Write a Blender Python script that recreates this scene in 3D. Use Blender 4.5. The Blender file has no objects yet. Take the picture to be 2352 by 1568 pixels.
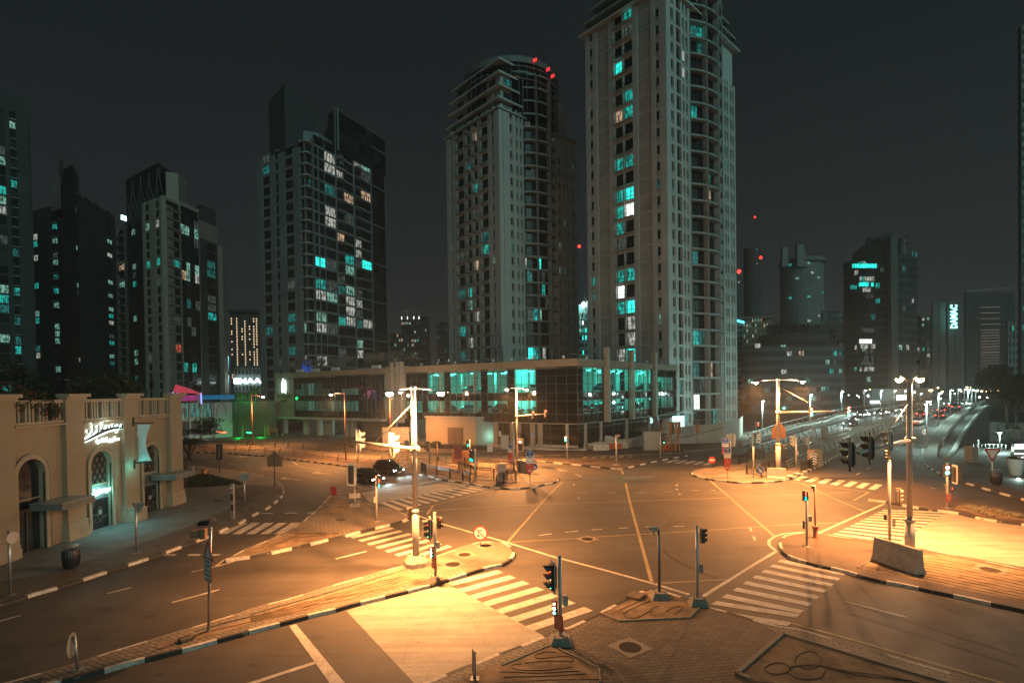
import bpy,bmesh,math,random
from mathutils import Vector,Matrix
from mathutils.geometry import tessellate_polygon
random.seed(7)
SC = bpy.context.scene
COL = SC.collection
# ---------------------------------------------------------------- camera
FPX,CX,YP = 1230.0,1176.0,913.6          # focal length, principal point (2352 px wide frame)
ROLL,PITCH,CAMH = 0.014,0.0135,10.0
_R0,_U0,_F0 = Vector((1,0,0)),Vector((0,math.sin(PITCH),math.cos(PITCH))),Vector((0,math.cos(PITCH),-math.sin(PITCH)))
CR = _R0 * math.cos(ROLL) - _U0 * math.sin(ROLL)
CU = _R0 * math.sin(ROLL) + _U0 * math.cos(ROLL)
CP = Vector((0,0,CAMH))
cam_d = bpy.data.cameras.new("camera");cam = bpy.data.objects.new("camera",cam_d);COL.objects.link(cam)
cam_d.sensor_width = 36;cam_d.lens = 36 * FPX / 2352;cam_d.shift_y = (YP - 784) / 2352
cam_d.clip_start = 0.3;cam_d.clip_end = 6000
cam.matrix_world = Matrix(((CR.x,CU.x,-_F0.x,CP.x),(CR.y,CU.y,-_F0.y,CP.y),(CR.z,CU.z,-_F0.z,CP.z),(0,0,0,1)))
SC.camera = cam
# ---------------------------------------------------------------- world, faint sky light
w = bpy.data.worlds.new("World");SC.world = w;w.use_nodes = True
nt = w.node_tree;nt.nodes.clear()
bg = nt.nodes.new('ShaderNodeBackground');out = nt.nodes.new('ShaderNodeOutputWorld')
tc = nt.nodes.new('ShaderNodeTexCoord');sx = nt.nodes.new('ShaderNodeSeparateXYZ');rp = nt.nodes.new('ShaderNodeValToRGB')
nt.links.new(tc.outputs['Generated'],sx.inputs[0]);nt.links.new(sx.outputs['Z'],rp.inputs[0])
rp.color_ramp.elements[0].position = 0.0;rp.color_ramp.elements[0].color = (0.030,0.030,0.031,1)
rp.color_ramp.elements[1].position = 0.5;rp.color_ramp.elements[1].color = (0.0100,0.0132,0.0142,1)
e = rp.color_ramp.elements.new(0.18);e.color = (0.0195,0.0225,0.0245,1)
nt.links.new(rp.outputs[0],bg.inputs[0]);bg.inputs[1].default_value = 1.0
nt.links.new(bg.outputs[0],out.inputs[0])
# one very weak, low, broad lamp: the teal light of the city coming from the right
sl = bpy.data.lights.new("sun",'SUN');sun = bpy.data.objects.new("sun",sl);COL.objects.link(sun)
sl.energy = 1.4;sl.angle = math.radians(50);sl.color = (0.40,0.83,0.76)
SUND = Vector((0.52,-0.85,0.07)).normalized()
sun.rotation_euler = SUND.to_track_quat('Z','Y').to_euler()
SC.view_settings.view_transform = 'Standard';SC.view_settings.look = 'None'
SC.view_settings.exposure = 0;SC.view_settings.gamma = 1
SC.render.engine = 'CYCLES'
try:
 SC.cycles.use_denoising = True;SC.cycles.use_light_tree = True
 SC.cycles.max_bounces = 5;SC.cycles.diffuse_bounces = 2;SC.cycles.glossy_bounces = 3;SC.cycles.transmission_bounces = 3
 SC.cycles.transparent_max_bounces = 12;SC.cycles.sample_clamp_indirect = 3.0
 SC.cycles.caustics_reflective = False;SC.cycles.caustics_refractive = False
except Exception: pass
# ---------------------------------------------------------------- photograph pixels -> places
def ray(p):
 return _F0 + CR * ((p[0] - CX) / FPX) + CU * ((YP - p[1]) / FPX)
def G(p,z=0.0):
 d = ray(p);t = (z - CAMH) / d.z
 return CP + d * t
def D(p,Y):
 d = ray(p);return CP + d * (Y / d.y)
def onpole(p,base):           # point seen at p that stands above/near the depth of base
 return D(p,base.y)
def zoomf(x0,y0,s):
 return lambda x,y: ((x0 + x / s) * 0.57422,(y0 + y / s) * 0.57422)
z1 = zoomf(0,1300,2.2402);z2 = zoomf(1000,1300,2.2402);z3 = zoomf(2000,1300,2.2402);z4 = zoomf(3000,1300,2.146)
z5 = zoomf(0,2000,2.1445);z6 = zoomf(1000,2000,2.1445);z7 = zoomf(2000,2000,2.1445);z8 = zoomf(3000,2000,2.145)
z9 = zoomf(1350,1700,2.6133);z10 = zoomf(650,1700,2.94);z11 = zoomf(2800,1500,3.1367);z12 = zoomf(3600,1500,2.6129)
def L(zf,*pts): return [zf(*p) for p in pts]
BA = Vector((0.70,0.71)).normalized()
def bh(x,y):                  # height of the bridge's road along its length
 s = x * BA.x + y * BA.y
 t = min(1,max(0,(s - 97) / 98));t = t * t * (3 - 2 * t)
 return 4.6 * t
def GB(p,dz=0.0):             # hit the rising bridge deck
 d = ray(p);t = 30.0;pt = CP
 for i in range(4000):
  q = CP + d * t
  if q.z <= bh(q.x,q.y) + dz: break
  t += 0.25 if t < 150 else 0.6
  if t > 700: break
 return q
# ---------------------------------------------------------------- materials
MATS = {}
def principled(name):
 m = bpy.data.materials.new(name);m.use_nodes = True
 return m,m.node_tree,m.node_tree.nodes['Principled BSDF']
def mat(name,col,rough=0.6,metal=0.0,var=0.15,scale=1.5,bump=0.0,bscale=20.0,emis=None,es=0.0,spec=0.5,stain=None):
 if name in MATS: return MATS[name]
 m,t,b = principled(name)
 b.inputs['Roughness'].default_value = rough;b.inputs['Metallic'].default_value = metal
 b.inputs['Specular IOR Level'].default_value = spec
 if var > 0 and emis is None:
  c = t.nodes.new('ShaderNodeTexCoord');n = t.nodes.new('ShaderNodeTexNoise');n.inputs['Scale'].default_value = scale
  n.inputs['Detail'].default_value = 6;n.inputs['Roughness'].default_value = 0.6
  t.links.new(c.outputs['Object'],n.inputs['Vector'])
  r = t.nodes.new('ShaderNodeValToRGB')
  r.color_ramp.elements[0].position = 0.3;r.color_ramp.elements[1].position = 0.7
  lo = [max(0,v * (1 - var)) for v in col];hi = [min(1,v * (1 + var)) for v in col]
  r.color_ramp.elements[0].color = (*lo,1);r.color_ramp.elements[1].color = (*hi,1)
  t.links.new(n.outputs['Fac'],r.inputs[0]);t.links.new(r.outputs[0],b.inputs['Base Color'])
  if bump > 0:
   n2 = t.nodes.new('ShaderNodeTexNoise');n2.inputs['Scale'].default_value = bscale;n2.inputs['Detail'].default_value = 4
   t.links.new(c.outputs['Object'],n2.inputs['Vector'])
   bp = t.nodes.new('ShaderNodeBump');bp.inputs['Strength'].default_value = bump;bp.inputs['Distance'].default_value = 0.02
   t.links.new(n2.outputs['Fac'],bp.inputs['Height']);t.links.new(bp.outputs[0],b.inputs['Normal'])
 else:
  b.inputs['Base Color'].default_value = (*col,1)
 if emis:
  b.inputs['Emission Color'].default_value = (*emis,1);b.inputs['Emission Strength'].default_value = es
  try: m.cycles.emission_sampling = 'NONE'
  except Exception: pass
 MATS[name] = m
 return m
def sampled(m):
 try: m.cycles.emission_sampling = 'FRONT'
 except Exception: pass
 return m
def brickmat(name,c1,c2,mortar,w=0.2,h=0.1,ms=0.012,ang=0.0,rough=0.75,bump=0.3,off=0.5,var=0.35):
 m,t,b = principled(name);b.inputs['Roughness'].default_value = rough
 c = t.nodes.new('ShaderNodeTexCoord');mp = t.nodes.new('ShaderNodeMapping');mp.inputs['Rotation'].default_value = (0,0,ang)
 br = t.nodes.new('ShaderNodeTexBrick');br.offset = off
 br.inputs['Scale'].default_value = 1.0;br.inputs['Brick Width'].default_value = w;br.inputs['Row Height'].default_value = h
 br.inputs['Mortar Size'].default_value = ms;br.inputs['Color1'].default_value = (*c1,1);br.inputs['Color2'].default_value = (*c2,1);br.inputs['Mortar'].default_value = (*mortar,1)
 t.links.new(c.outputs['Object'],mp.inputs[0]);t.links.new(mp.outputs[0],br.inputs['Vector'])
 n = t.nodes.new('ShaderNodeTexNoise');n.inputs['Scale'].default_value = 0.5;n.inputs['Detail'].default_value = 8;n.inputs['Roughness'].default_value = 0.65
 t.links.new(c.outputs['Object'],n.inputs['Vector'])
 r = t.nodes.new('ShaderNodeValToRGB');r.color_ramp.elements[0].position = .3;r.color_ramp.elements[1].position = .7
 r.color_ramp.elements[0].color = (1 - var,) * 3 + (1,);r.color_ramp.elements[1].color = (1,1,1,1)
 mx = t.nodes.new('ShaderNodeMix');mx.data_type = 'RGBA';mx.blend_type = 'MULTIPLY';mx.inputs[0].default_value = 1
 t.links.new(n.outputs['Fac'],r.inputs[0]);t.links.new(br.outputs['Color'],mx.inputs[6]);t.links.new(r.outputs[0],mx.inputs[7])
 t.links.new(mx.outputs[2],b.inputs['Base Color'])
 bp = t.nodes.new('ShaderNodeBump');bp.inputs['Strength'].default_value = bump;bp.inputs['Distance'].default_value = 0.01;bp.invert = True
 t.links.new(br.outputs['Fac'],bp.inputs['Height']);t.links.new(bp.outputs[0],b.inputs['Normal'])
 MATS[name] = m
 return m
def roadmat(name,lo,hi,patch,pscale=0.25,rough=0.7,cracks=0.0,streak=0.0,sang=0.0):
 m,t,b = principled(name);b.inputs['Roughness'].default_value = rough
 c = t.nodes.new('ShaderNodeTexCoord')
 def noise(sc,det,vec=None):
  n = t.nodes.new('ShaderNodeTexNoise');n.inputs['Scale'].default_value = sc;n.inputs['Detail'].default_value = det;n.inputs['Roughness'].default_value = 0.65
  t.links.new(vec or c.outputs['Object'],n.inputs['Vector']);return n
 n1 = noise(pscale,9);n2 = noise(11,8)
 r = t.nodes.new('ShaderNodeValToRGB');r.color_ramp.elements[0].position = .32;r.color_ramp.elements[1].position = .68
 r.color_ramp.elements[0].color = (*lo,1);r.color_ramp.elements[1].color = (*hi,1)
 t.links.new(n1.outputs['Fac'],r.inputs[0])
 r2 = t.nodes.new('ShaderNodeValToRGB');r2.color_ramp.elements[0].position = .25;r2.color_ramp.elements[1].position = .75
 r2.color_ramp.elements[0].color = (.72,.72,.72,1);r2.color_ramp.elements[1].color = (1.2,1.2,1.2,1)
 t.links.new(n2.outputs['Fac'],r2.inputs[0])
 mx = t.nodes.new('ShaderNodeMix');mx.data_type = 'RGBA';mx.blend_type = 'MULTIPLY';mx.inputs[0].default_value = 1
 t.links.new(r.outputs[0],mx.inputs[6]);t.links.new(r2.outputs[0],mx.inputs[7]);last = mx.outputs[2]
 # small oil spots and old patches
 n3 = noise(1.7,2);r3 = t.nodes.new('ShaderNodeValToRGB');r3.color_ramp.elements[0].position = .27;r3.color_ramp.elements[1].position = .34
 r3.color_ramp.elements[0].color = (patch,) * 3 + (1,);r3.color_ramp.elements[1].color = (1,1,1,1)
 t.links.new(n3.outputs['Fac'],r3.inputs[0])
 m3 = t.nodes.new('ShaderNodeMix');m3.data_type = 'RGBA';m3.blend_type = 'MULTIPLY';m3.inputs[0].default_value = 1
 t.links.new(last,m3.inputs[6]);t.links.new(r3.outputs[0],m3.inputs[7]);last = m3.outputs[2]
 if streak > 0:
  mp = t.nodes.new('ShaderNodeMapping');mp.inputs['Rotation'].default_value = (0,0,sang);mp.inputs['Scale'].default_value = (0.12,2.2,1)
  t.links.new(c.outputs['Object'],mp.inputs[0]);n4 = noise(1.0,5,mp.outputs[0])
  r4 = t.nodes.new('ShaderNodeValToRGB');r4.color_ramp.elements[0].position = .35;r4.color_ramp.elements[1].position = .6
  r4.color_ramp.elements[0].color = (1 - streak,) * 3 + (1,);r4.color_ramp.elements[1].color = (1,1,1,1)
  t.links.new(n4.outputs['Fac'],r4.inputs[0])
  m4 = t.nodes.new('ShaderNodeMix');m4.data_type = 'RGBA';m4.blend_type = 'MULTIPLY';m4.inputs[0].default_value = 1
  t.links.new(last,m4.inputs[6]);t.links.new(r4.outputs[0],m4.inputs[7]);last = m4.outputs[2]
 if cracks > 0:
  v = t.nodes.new('ShaderNodeTexVoronoi');v.feature = 'DISTANCE_TO_EDGE';v.inputs['Scale'].default_value = 0.55
  nw = noise(1.2,4);mm = t.nodes.new('ShaderNodeMix');mm.data_type = 'VECTOR';mm.inputs[0].default_value = .35
  t.links.new(c.outputs['Object'],mm.inputs[4]);t.links.new(nw.outputs['Color'],mm.inputs[5]);t.links.new(mm.outputs[1],v.inputs['Vector'])
  r5 = t.nodes.new('ShaderNodeValToRGB');r5.color_ramp.elements[0].position = 0;r5.color_ramp.elements[1].position = .012
  r5.color_ramp.elements[0].color = (1 - cracks,) * 3 + (1,);r5.color_ramp.elements[1].color = (1,1,1,1)
  t.links.new(v.outputs['Distance'],r5.inputs[0])
  m5 = t.nodes.new('ShaderNodeMix');m5.data_type = 'RGBA';m5.blend_type = 'MULTIPLY';m5.inputs[0].default_value = 1
  t.links.new(last,m5.inputs[6]);t.links.new(r5.outputs[0],m5.inputs[7]);last = m5.outputs[2]
 t.links.new(last,b.inputs['Base Color'])
 bp = t.nodes.new('ShaderNodeBump');bp.inputs['Strength'].default_value = .25;bp.inputs['Distance'].default_value = 0.01
 t.links.new(n2.outputs['Fac'],bp.inputs['Height']);t.links.new(bp.outputs[0],b.inputs['Normal'])
 MATS[name] = m
 return m
# ---------------------------------------------------------------- mesh builder
class MB:
 def __init__(s): s.v = [];s.f = [];s.m = [];s.mats = [];s.sm = []
 def mi(s,m):
  if m not in s.mats: s.mats.append(m)
  return s.mats.index(m)
 def face(s,pts,m,smooth=False):
  i = len(s.v);s.v += [tuple(p) for p in pts];s.f.append(tuple(range(i,i + len(pts))));s.m.append(s.mi(m));s.sm.append(smooth)
 def poly(s,pts,m):       # concave polygon, flat
  i = len(s.v);s.v += [tuple(p) for p in pts];k = s.mi(m)
  for t in tessellate_polygon([[Vector(p) for p in pts]]):
   a,b,c = [Vector(pts[q]) for q in t]
   if (b - a).cross(c - a).z < 0: t = (t[0],t[2],t[1])
   s.f.append(tuple(i + q for q in t));s.m.append(k);s.sm.append(False)
 def box(s,c,size,m,ux=None,uz=None):
  ux = Vector(ux).normalized() if ux is not None else Vector((1,0,0));uz = Vector(uz).normalized() if uz is not None else Vector((0,0,1))
  uy = uz.cross(ux).normalized();c = Vector(c);a,b,h = size[0] / 2,size[1] / 2,size[2] / 2
  P = [c + ux * (sx * a) + uy * (sy * b) + uz * (sz * h) for sz in (-1,1) for sx,sy in ((-1,-1),(1,-1),(1,1),(-1,1))]
  i = len(s.v);s.v += [tuple(p) for p in P];k = s.mi(m)
  for f in ((3,2,1,0),(4,5,6,7),(0,1,5,4),(1,2,6,5),(2,3,7,6),(3,0,4,7)):
   s.f.append(tuple(i + q for q in f));s.m.append(k);s.sm.append(False)
 def beam(s,a,b,w,h,m):      # box from a to b
  a,b = Vector(a),Vector(b);d = b - a
  if d.length < 1e-6: return
  x = d.normalized();up = Vector((0,0,1)) if abs(x.z) < .95 else Vector((0,1,0))
  y = up.cross(x).normalized();z = x.cross(y)
  s.box((a + b) / 2,(d.length,w,h),m,x,z)
 def tube(s,pts,r,m,n=8,caps=True,smooth=True):
  pts = [Vector(p) for p in pts];k = s.mi(m);i0 = len(s.v)
  rs = r if isinstance(r,(list,tuple)) else [r] * len(pts)
  prev = None
  for j,p in enumerate(pts):
   d = (pts[min(j + 1,len(pts) - 1)] - pts[max(j - 1,0)]).normalized()
   if prev is None: u = d.orthogonal().normalized()
   else:
    u = prev - d * prev.dot(d);u = u.normalized() if u.length > 1e-5 else d.orthogonal().normalized()
   prev = u;v = d.cross(u)
   for q in range(n):
    a = 2 * math.pi * q / n;s.v.append(tuple(p + (u * math.cos(a) + v * math.sin(a)) * rs[j]))
  for j in range(len(pts) - 1):
   for q in range(n):
    a = i0 + j * n + q;b = i0 + j * n + (q + 1) % n
    s.f.append((a,b,b + n,a + n));s.m.append(k);s.sm.append(smooth)
  if caps:
   s.f.append(tuple(i0 + q for q in range(n))[::-1]);s.m.append(k);s.sm.append(False)
   e = i0 + (len(pts) - 1) * n;s.f.append(tuple(e + q for q in range(n)));s.m.append(k);s.sm.append(False)
 def lathe(s,c,prof,m,n=16,ax=None,smooth=True):     # prof: (radius, height)
  c = Vector(c);az = Vector(ax).normalized() if ax is not None else Vector((0,0,1));u = az.orthogonal().normalized();v = az.cross(u)
  k = s.mi(m);i0 = len(s.v)
  for r,h in prof:
   for q in range(n):
    a = 2 * math.pi * q / n;s.v.append(tuple(c + az * h + (u * math.cos(a) + v * math.sin(a)) * r))
  for j in range(len(prof) - 1):
   for q in range(n):
    a = i0 + j * n + q;b = i0 + j * n + (q + 1) % n
    s.f.append((a,b,b + n,a + n));s.m.append(k);s.sm.append(smooth)
  s.f.append(tuple(i0 + q for q in range(n))[::-1]);s.m.append(k);s.sm.append(False)
  e = i0 + (len(prof) - 1) * n;s.f.append(tuple(e + q for q in range(n)));s.m.append(k);s.sm.append(False)
 def prism(s,pts,z0,z1,m,mside=None):    # pts xy outline
  lo = [(p[0],p[1],z0) for p in pts];hi = [(p[0],p[1],z1) for p in pts]
  s.poly(hi,m);n = len(pts)
  ar = sum(pts[i][0] * pts[(i + 1) % n][1] - pts[(i + 1) % n][0] * pts[i][1] for i in range(n))
  for i in range(n):
   j = (i + 1) % n
   q = [lo[i],lo[j],hi[j],hi[i]]
   s.face(q if ar > 0 else q[::-1],mside or m)
 def extrude(s,pts,d,m,mside=None):       # planar 3d outline pushed by d
  pts = [Vector(p) for p in pts];d = Vector(d);n = len(pts)
  i = len(s.v);s.v += [tuple(p) for p in pts] + [tuple(p + d) for p in pts];k = s.mi(m);k2 = s.mi(mside or m)
  for t in tessellate_polygon([pts]):
   s.f.append(tuple(i + q for q in t));s.m.append(k2);s.sm.append(False)
   s.f.append(tuple(i + n + q for q in t[::-1]));s.m.append(k);s.sm.append(False)
  for a in range(n):
   b = (a + 1) % n;s.f.append((i + a,i + b,i + n + b,i + n + a));s.m.append(k2);s.sm.append(False)
 def data(s,name):
  me = bpy.data.meshes.new(name);me.from_pydata(s.v,[],s.f)
  for m in s.mats: me.materials.append(m)
  me.polygons.foreach_set('material_index',s.m);me.polygons.foreach_set('use_smooth',s.sm);me.update()
  return me
 def build(s,name,parent=None,loc=None,rz=0.0):
  if not s.f: return None
  o = bpy.data.objects.new(name,s.data(name));COL.objects.link(o)
  if parent is not None: o.parent = parent
  if loc is not None: o.location = loc
  if rz: o.rotation_euler = (0,0,rz)
  return o
def tag(o,label=None,cat=None,group=None,kind=None):
 if label: o['label'] = label
 if cat: o['category'] = cat
 if group: o['group'] = group
 if kind: o['kind'] = kind
 return o
def empty(name,label,cat,loc=(0,0,0),rz=0.0,group=None):
 o = bpy.data.objects.new(name,None);COL.objects.link(o);o.location = loc;o.rotation_euler = (0,0,rz);o.empty_display_size = .3
 return tag(o,label,cat,group)
def kids(o): return [c for c in bpy.data.objects if c.parent == o]
def copy_tree(o,parent=None,km=None):
 km = km if km is not None else childmap()
 c = o.copy();COL.objects.link(c);c.parent = parent
 for ch in km.get(o.name,[]): copy_tree(ch,c,km)
 return c
def childmap():
 km = {}
 for x in bpy.data.objects:
  if x.parent: km.setdefault(x.parent.name,[]).append(x)
 return km
def place(proto,loc,rz,label,group=None,first=[None]):
 o = copy_tree(proto);o.location = loc;o.rotation_euler = (0,0,rz);o['label'] = label
 if group: o['group'] = group
 return o
def drop(proto):               # remove a prototype and its parts
 for c in kids(proto):
  for g in kids(c): bpy.data.objects.remove(g)
  bpy.data.objects.remove(c)
 bpy.data.objects.remove(proto)
def text_obj(body,size,m,name,parent=None,mw=None,ext=0.01,align='CENTER',bold=0.0,font=None,xs=1.0):
 cu = bpy.data.curves.new(name,'FONT');cu.body = body;cu.size = size;cu.extrude = ext;cu.align_x = align;cu.align_y = 'CENTER';cu.offset = bold;cu.resolution_u = 2
 tmp = bpy.data.objects.new(name + '_t',cu);COL.objects.link(tmp)
 dg = bpy.context.evaluated_depsgraph_get();me = bpy.data.meshes.new_from_object(tmp.evaluated_get(dg));me.name = name
 bpy.data.objects.remove(tmp)
 me.materials.clear();me.materials.append(m)
 if xs != 1.0:
  for v in me.vertices: v.co.x *= xs
 if mw is not None: me.transform(mw)
 o = bpy.data.objects.new(name,me);COL.objects.link(o)
 if parent is not None: o.parent = parent
 return o
def frame(o,ux,uz=(0,0,1)):         # matrix: local x -> ux, local y -> uz, facing -normal
 ux = Vector(ux).normalized();uz = Vector(uz).normalized();n = ux.cross(uz).normalized()
 o = Vector(o);return Matrix(((ux.x,uz.x,n.x,o.x),(ux.y,uz.y,n.y,o.y),(ux.z,uz.z,n.z,o.z),(0,0,0,1)))
def point_light(name,p,power,col,parent=None,size=0.15,kind='POINT',spot=None):
 ld = bpy.data.lights.new(name,kind);ld.energy = power;ld.color = col;ld.shadow_soft_size = size
 o = bpy.data.objects.new(name,ld);COL.objects.link(o);o.location = p
 if kind == 'SPOT': ld.spot_size = math.radians(spot or 150);ld.spot_blend = 1.0
 if parent is not None: o.parent = parent;
 return o
def lerp(a,b,t): return a + (b - a) * t
def resample(pts,n=None,step=None):
 pts = [Vector(p) for p in pts];ds = [0]
 for i in range(1,len(pts)): ds.append(ds[-1] + (pts[i] - pts[i - 1]).length)
 T = ds[-1];n = n or max(2,int(T / step) + 1);o = [];j = 0
 for i in range(n):
  t = T * i / (n - 1)
  while j < len(ds) - 2 and ds[j + 1] < t: j += 1
  o.append(pts[j].lerp(pts[j + 1],(t - ds[j]) / max(1e-9,ds[j + 1] - ds[j])))
 return o
# shared materials
SOD = (1.0,0.345,0.075);LEDC = (0.62,1.0,0.88);TEAL = (0.03,0.80,0.62)
M_ASPH = roadmat('asphalt',(.052,.048,.044),(.092,.086,.079),.5,streak=.22,sang=-.45,cracks=.10)
M_CONC = roadmat('concrete_slab',(.30,.285,.25),(.42,.40,.35),.55,pscale=.6,cracks=.22,streak=.35,sang=-.45)
M_CONC2 = roadmat('concrete_slab_right',(.30,.285,.25),(.40,.385,.34),.8,pscale=.6,cracks=.2,streak=.35,sang=.35)
M_PAVE = brickmat('paver_brown',(.17,.15,.12),(.12,.10,.085),(.035,.03,.028),.42,.2,.016,ang=-0.12)
M_PAVE2 = brickmat('paver_border',(.27,.24,.19),(.21,.185,.15),(.06,.05,.045),.42,.2,.02,ang=.45)
M_PAVE3 = brickmat('paver_red',(.15,.105,.08),(.11,.08,.062),(.035,.028,.025),.25,.125,.012,ang=.3)
M_TILE = brickmat('pavement_tile',(.23,.22,.20),(.19,.18,.165),(.08,.075,.07),.6,.6,.012,ang=.45,off=0)
M_SAND = mat('sandy_soil',(.20,.15,.10),.95,var=.5,scale=1.3,bump=.9,bscale=5)
M_WHITE = roadmat('road_paint',(.33,.31,.28),(.62,.60,.55),.40,pscale=2.2,cracks=.25)
M_YEL = roadmat('road_paint_yellow',(.26,.215,.12),(.40,.34,.20),.5,pscale=.9)
M_KW = mat('kerb_white',(.52,.50,.45),.75,var=.38,scale=5);M_KB = mat('kerb_black',(.035,.033,.031),.7,var=.4,scale=3)
M_KG = mat('kerb_plain',(.22,.20,.17),.8,var=.2,scale=3)
M_STEEL = mat('galvanised_steel',(.42,.42,.42),.38,.75,var=.18,scale=4)
M_DSTEEL = mat('dark_steel',(.12,.12,.125),.45,.6,var=.2,scale=4)
M_BLACK = mat('black_plastic',(.015,.016,.016),.45,var=.2)
M_CPALE = mat('pale_concrete',(.38,.36,.32),.85,var=.25,scale=2.5,bump=.3)
M_DKGL = mat('dark_glass',(.012,.016,.018),.08,var=0,spec=.9)
# ================================================================ ground, water, roads
M_GRND = mat('bare_ground',(.035,.033,.03),.95,var=.4,scale=.05)
def ST(s,t,z=0): return Vector((BA.x * s + BA.y * t,BA.y * s - BA.x * t,z))
g = MB();W = 900
for a,b,c,d in ((-W,112,-W,W),(190,W,-W,W),(112,190,-W,-47),(112,190,420,W)):
 g.face([ST(a,c,-.03),ST(a,d,-.03),ST(b,d,-.03),ST(b,c,-.03)][::-1],M_GRND)
tag(g.build('ground'),kind='structure')
q = MB()
q.face([ST(112,-47,-.03),ST(112,420,-.03),ST(112,420,-4),ST(112,-47,-4)],M_CPALE)
q.face([ST(190,-47,-4),ST(190,420,-4),ST(190,420,-.03),ST(190,-47,-.03)],M_CPALE)
q.face([ST(112,-47,-4),ST(190,-47,-4),ST(190,-47,-.03),ST(112,-47,-.03)],M_CPALE)
tag(q.build('quay_wall',),'concrete quay walls lining the dark canal beside the bridge','quay wall')
MW = mat('canal_water',(.01,.015,.017),.06,var=0,spec=.8)
_t = MW.node_tree;_n = _t.nodes.new('ShaderNodeTexNoise');_n.inputs['Scale'].default_value = .8;_n.inputs['Detail'].default_value = 4
_b = _t.nodes.new('ShaderNodeBump');_b.inputs['Strength'].default_value = .35;_b.inputs['Distance'].default_value = .1
_t.links.new(_n.outputs['Fac'],_b.inputs['Height']);_t.links.new(_b.outputs[0],_t.nodes['Principled BSDF'].inputs['Normal'])
wt = MB();wt.face([ST(111,-48,-2.6),ST(191,-48,-2.6),ST(191,421,-2.6),ST(111,421,-2.6)],MW)
tag(wt.build('water'),kind='structure')
# asphalt sheet under the whole junction
rd = MB();rd.poly([(-120,4,0),(90,4,0),(98,60,0),(ST(110,-3)).to_tuple(),ST(110,-46).to_tuple(),(10,128,0),(-60,128,0),(-150,150,0)],M_ASPH)
tag(rd.build('road'),kind='structure')
# ---- islands and pavements (outlines read from the photograph, standing on the road)
KH = .15
def slab(name,pts,m,h=KH,kerb=True,block=1.25,kw=.16,closed=True,kerbsegs=None,plain=False):
 P = [G(p,h) for p in pts];b = MB();b.poly([(p.x,p.y,h) for p in P],m)
 n = len(P)
 for i in range(n):
  j = (i + 1) % n;b.face([(P[i].x,P[i].y,-.01),(P[j].x,P[j].y,-.01),(P[j].x,P[j].y,h),(P[i].x,P[i].y,h)],M_KG)
 tag(b.build(name),kind='structure')
 return P
def kerbline(pts,h=KH,w=.17,block=1.25,mats=None,up=.012,zf=None,closed=False,side=1):
 """painted kerb stones along a line of photo pixels; side picks which way the stones lie"""
 mats = mats or (M_KW,M_KB)
 P = [G(p,h) if zf is None else zf(p) for p in pts]
 if closed: P.append(P[0].copy())
 P = resample(P,step=block / 4);b = MB();n = len(P)
 for i in range(n - 1):
  a,c = P[i],P[i + 1]
  d0 = (P[min(i + 1,n - 1)] - P[max(i - 1,0)]);d1 = (P[min(i + 2,n - 1)] - P[i])
  n0 = Vector((-d0.y,d0.x,0)).normalized() * w * side;n1 = Vector((-d1.y,d1.x,0)).normalized() * w * side
  m = mats[(i // 4) % 2]
  za,zc = a.z + up,c.z + up
  A,C = Vector((a.x,a.y,za)),Vector((c.x,c.y,zc));A0,C0 = Vector((a.x - n0.x * .12,a.y - n0.y * .12,a.z - h)),Vector((c.x - n1.x * .12,c.y - n1.y * .12,c.z - h))
  b.face([A,C,C + n1,A + n0],m);b.face([A0,C0,C,A],m)
  if i % 4 == 0:
   b.face([A0,A,A + n0,A0 + n0],m)
  if i % 4 == 3: b.face([C0,C,C + n1,C0 + n1],m)
 return tag(b.build('kerb'),kind='structure')
def sheet(name,pts,m,z,zf=None):
 P = [G(p,z) if zf is None else zf(p) for p in pts];b = MB();b.poly([tuple(p) for p in P],m)
 return tag(b.build(name),kind='structure')
# A left pavement in front of the beige building
kA = L(z5,(-330,985),(0,893),(65,872),(285,800),(490,742),(680,683),(845,630),(1005,577),(1150,532),(1285,488),(1405,448),(1520,404),(1625,367),(1740,325),(1830,290)) + \
     L(z10,(590,1283),(650,1262),(715,1222),(790,1190),(860,1163),(935,1133),(1000,1090),(1060,1058),(1120,1025),(1180,995),(1245,965),(1310,915),(1370,868),(1410,825),(1430,780),(1430,740),(1408,700),(1370,662),(1300,630),(1200,597),(1060,565),(940,545),(780,525),(600,503),(400,475),(210,452))
slab('pavement',kA + [(300,1057),(-500,1020),(-900,1330)],M_TILE)
kerbline(kA[:30],side=1);kerbline(kA[29:],side=1,mats=(M_KW,M_KG),w=.1,h=.15)
# brick strip along the kerb
strip = [(x,y) for x,y in L(z5,(0,700),(270,650),(560,575),(960,440),(1290,340),(1650,210),(1990,60))] + L(z10,(880,905),(1000,880),(1290,800),(1425,760))
inner = kA[1:27]
sheet('pavement_border',strip + [kA[i] for i in range(24,0,-1)],M_PAVE,.156)
sheet('pavement_corner',L(z10,(1000,700),(1330,715),(1400,745),(1425,775),(1405,822),(1290,800),(900,880),(780,770)),M_PAVE3,.161)
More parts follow.
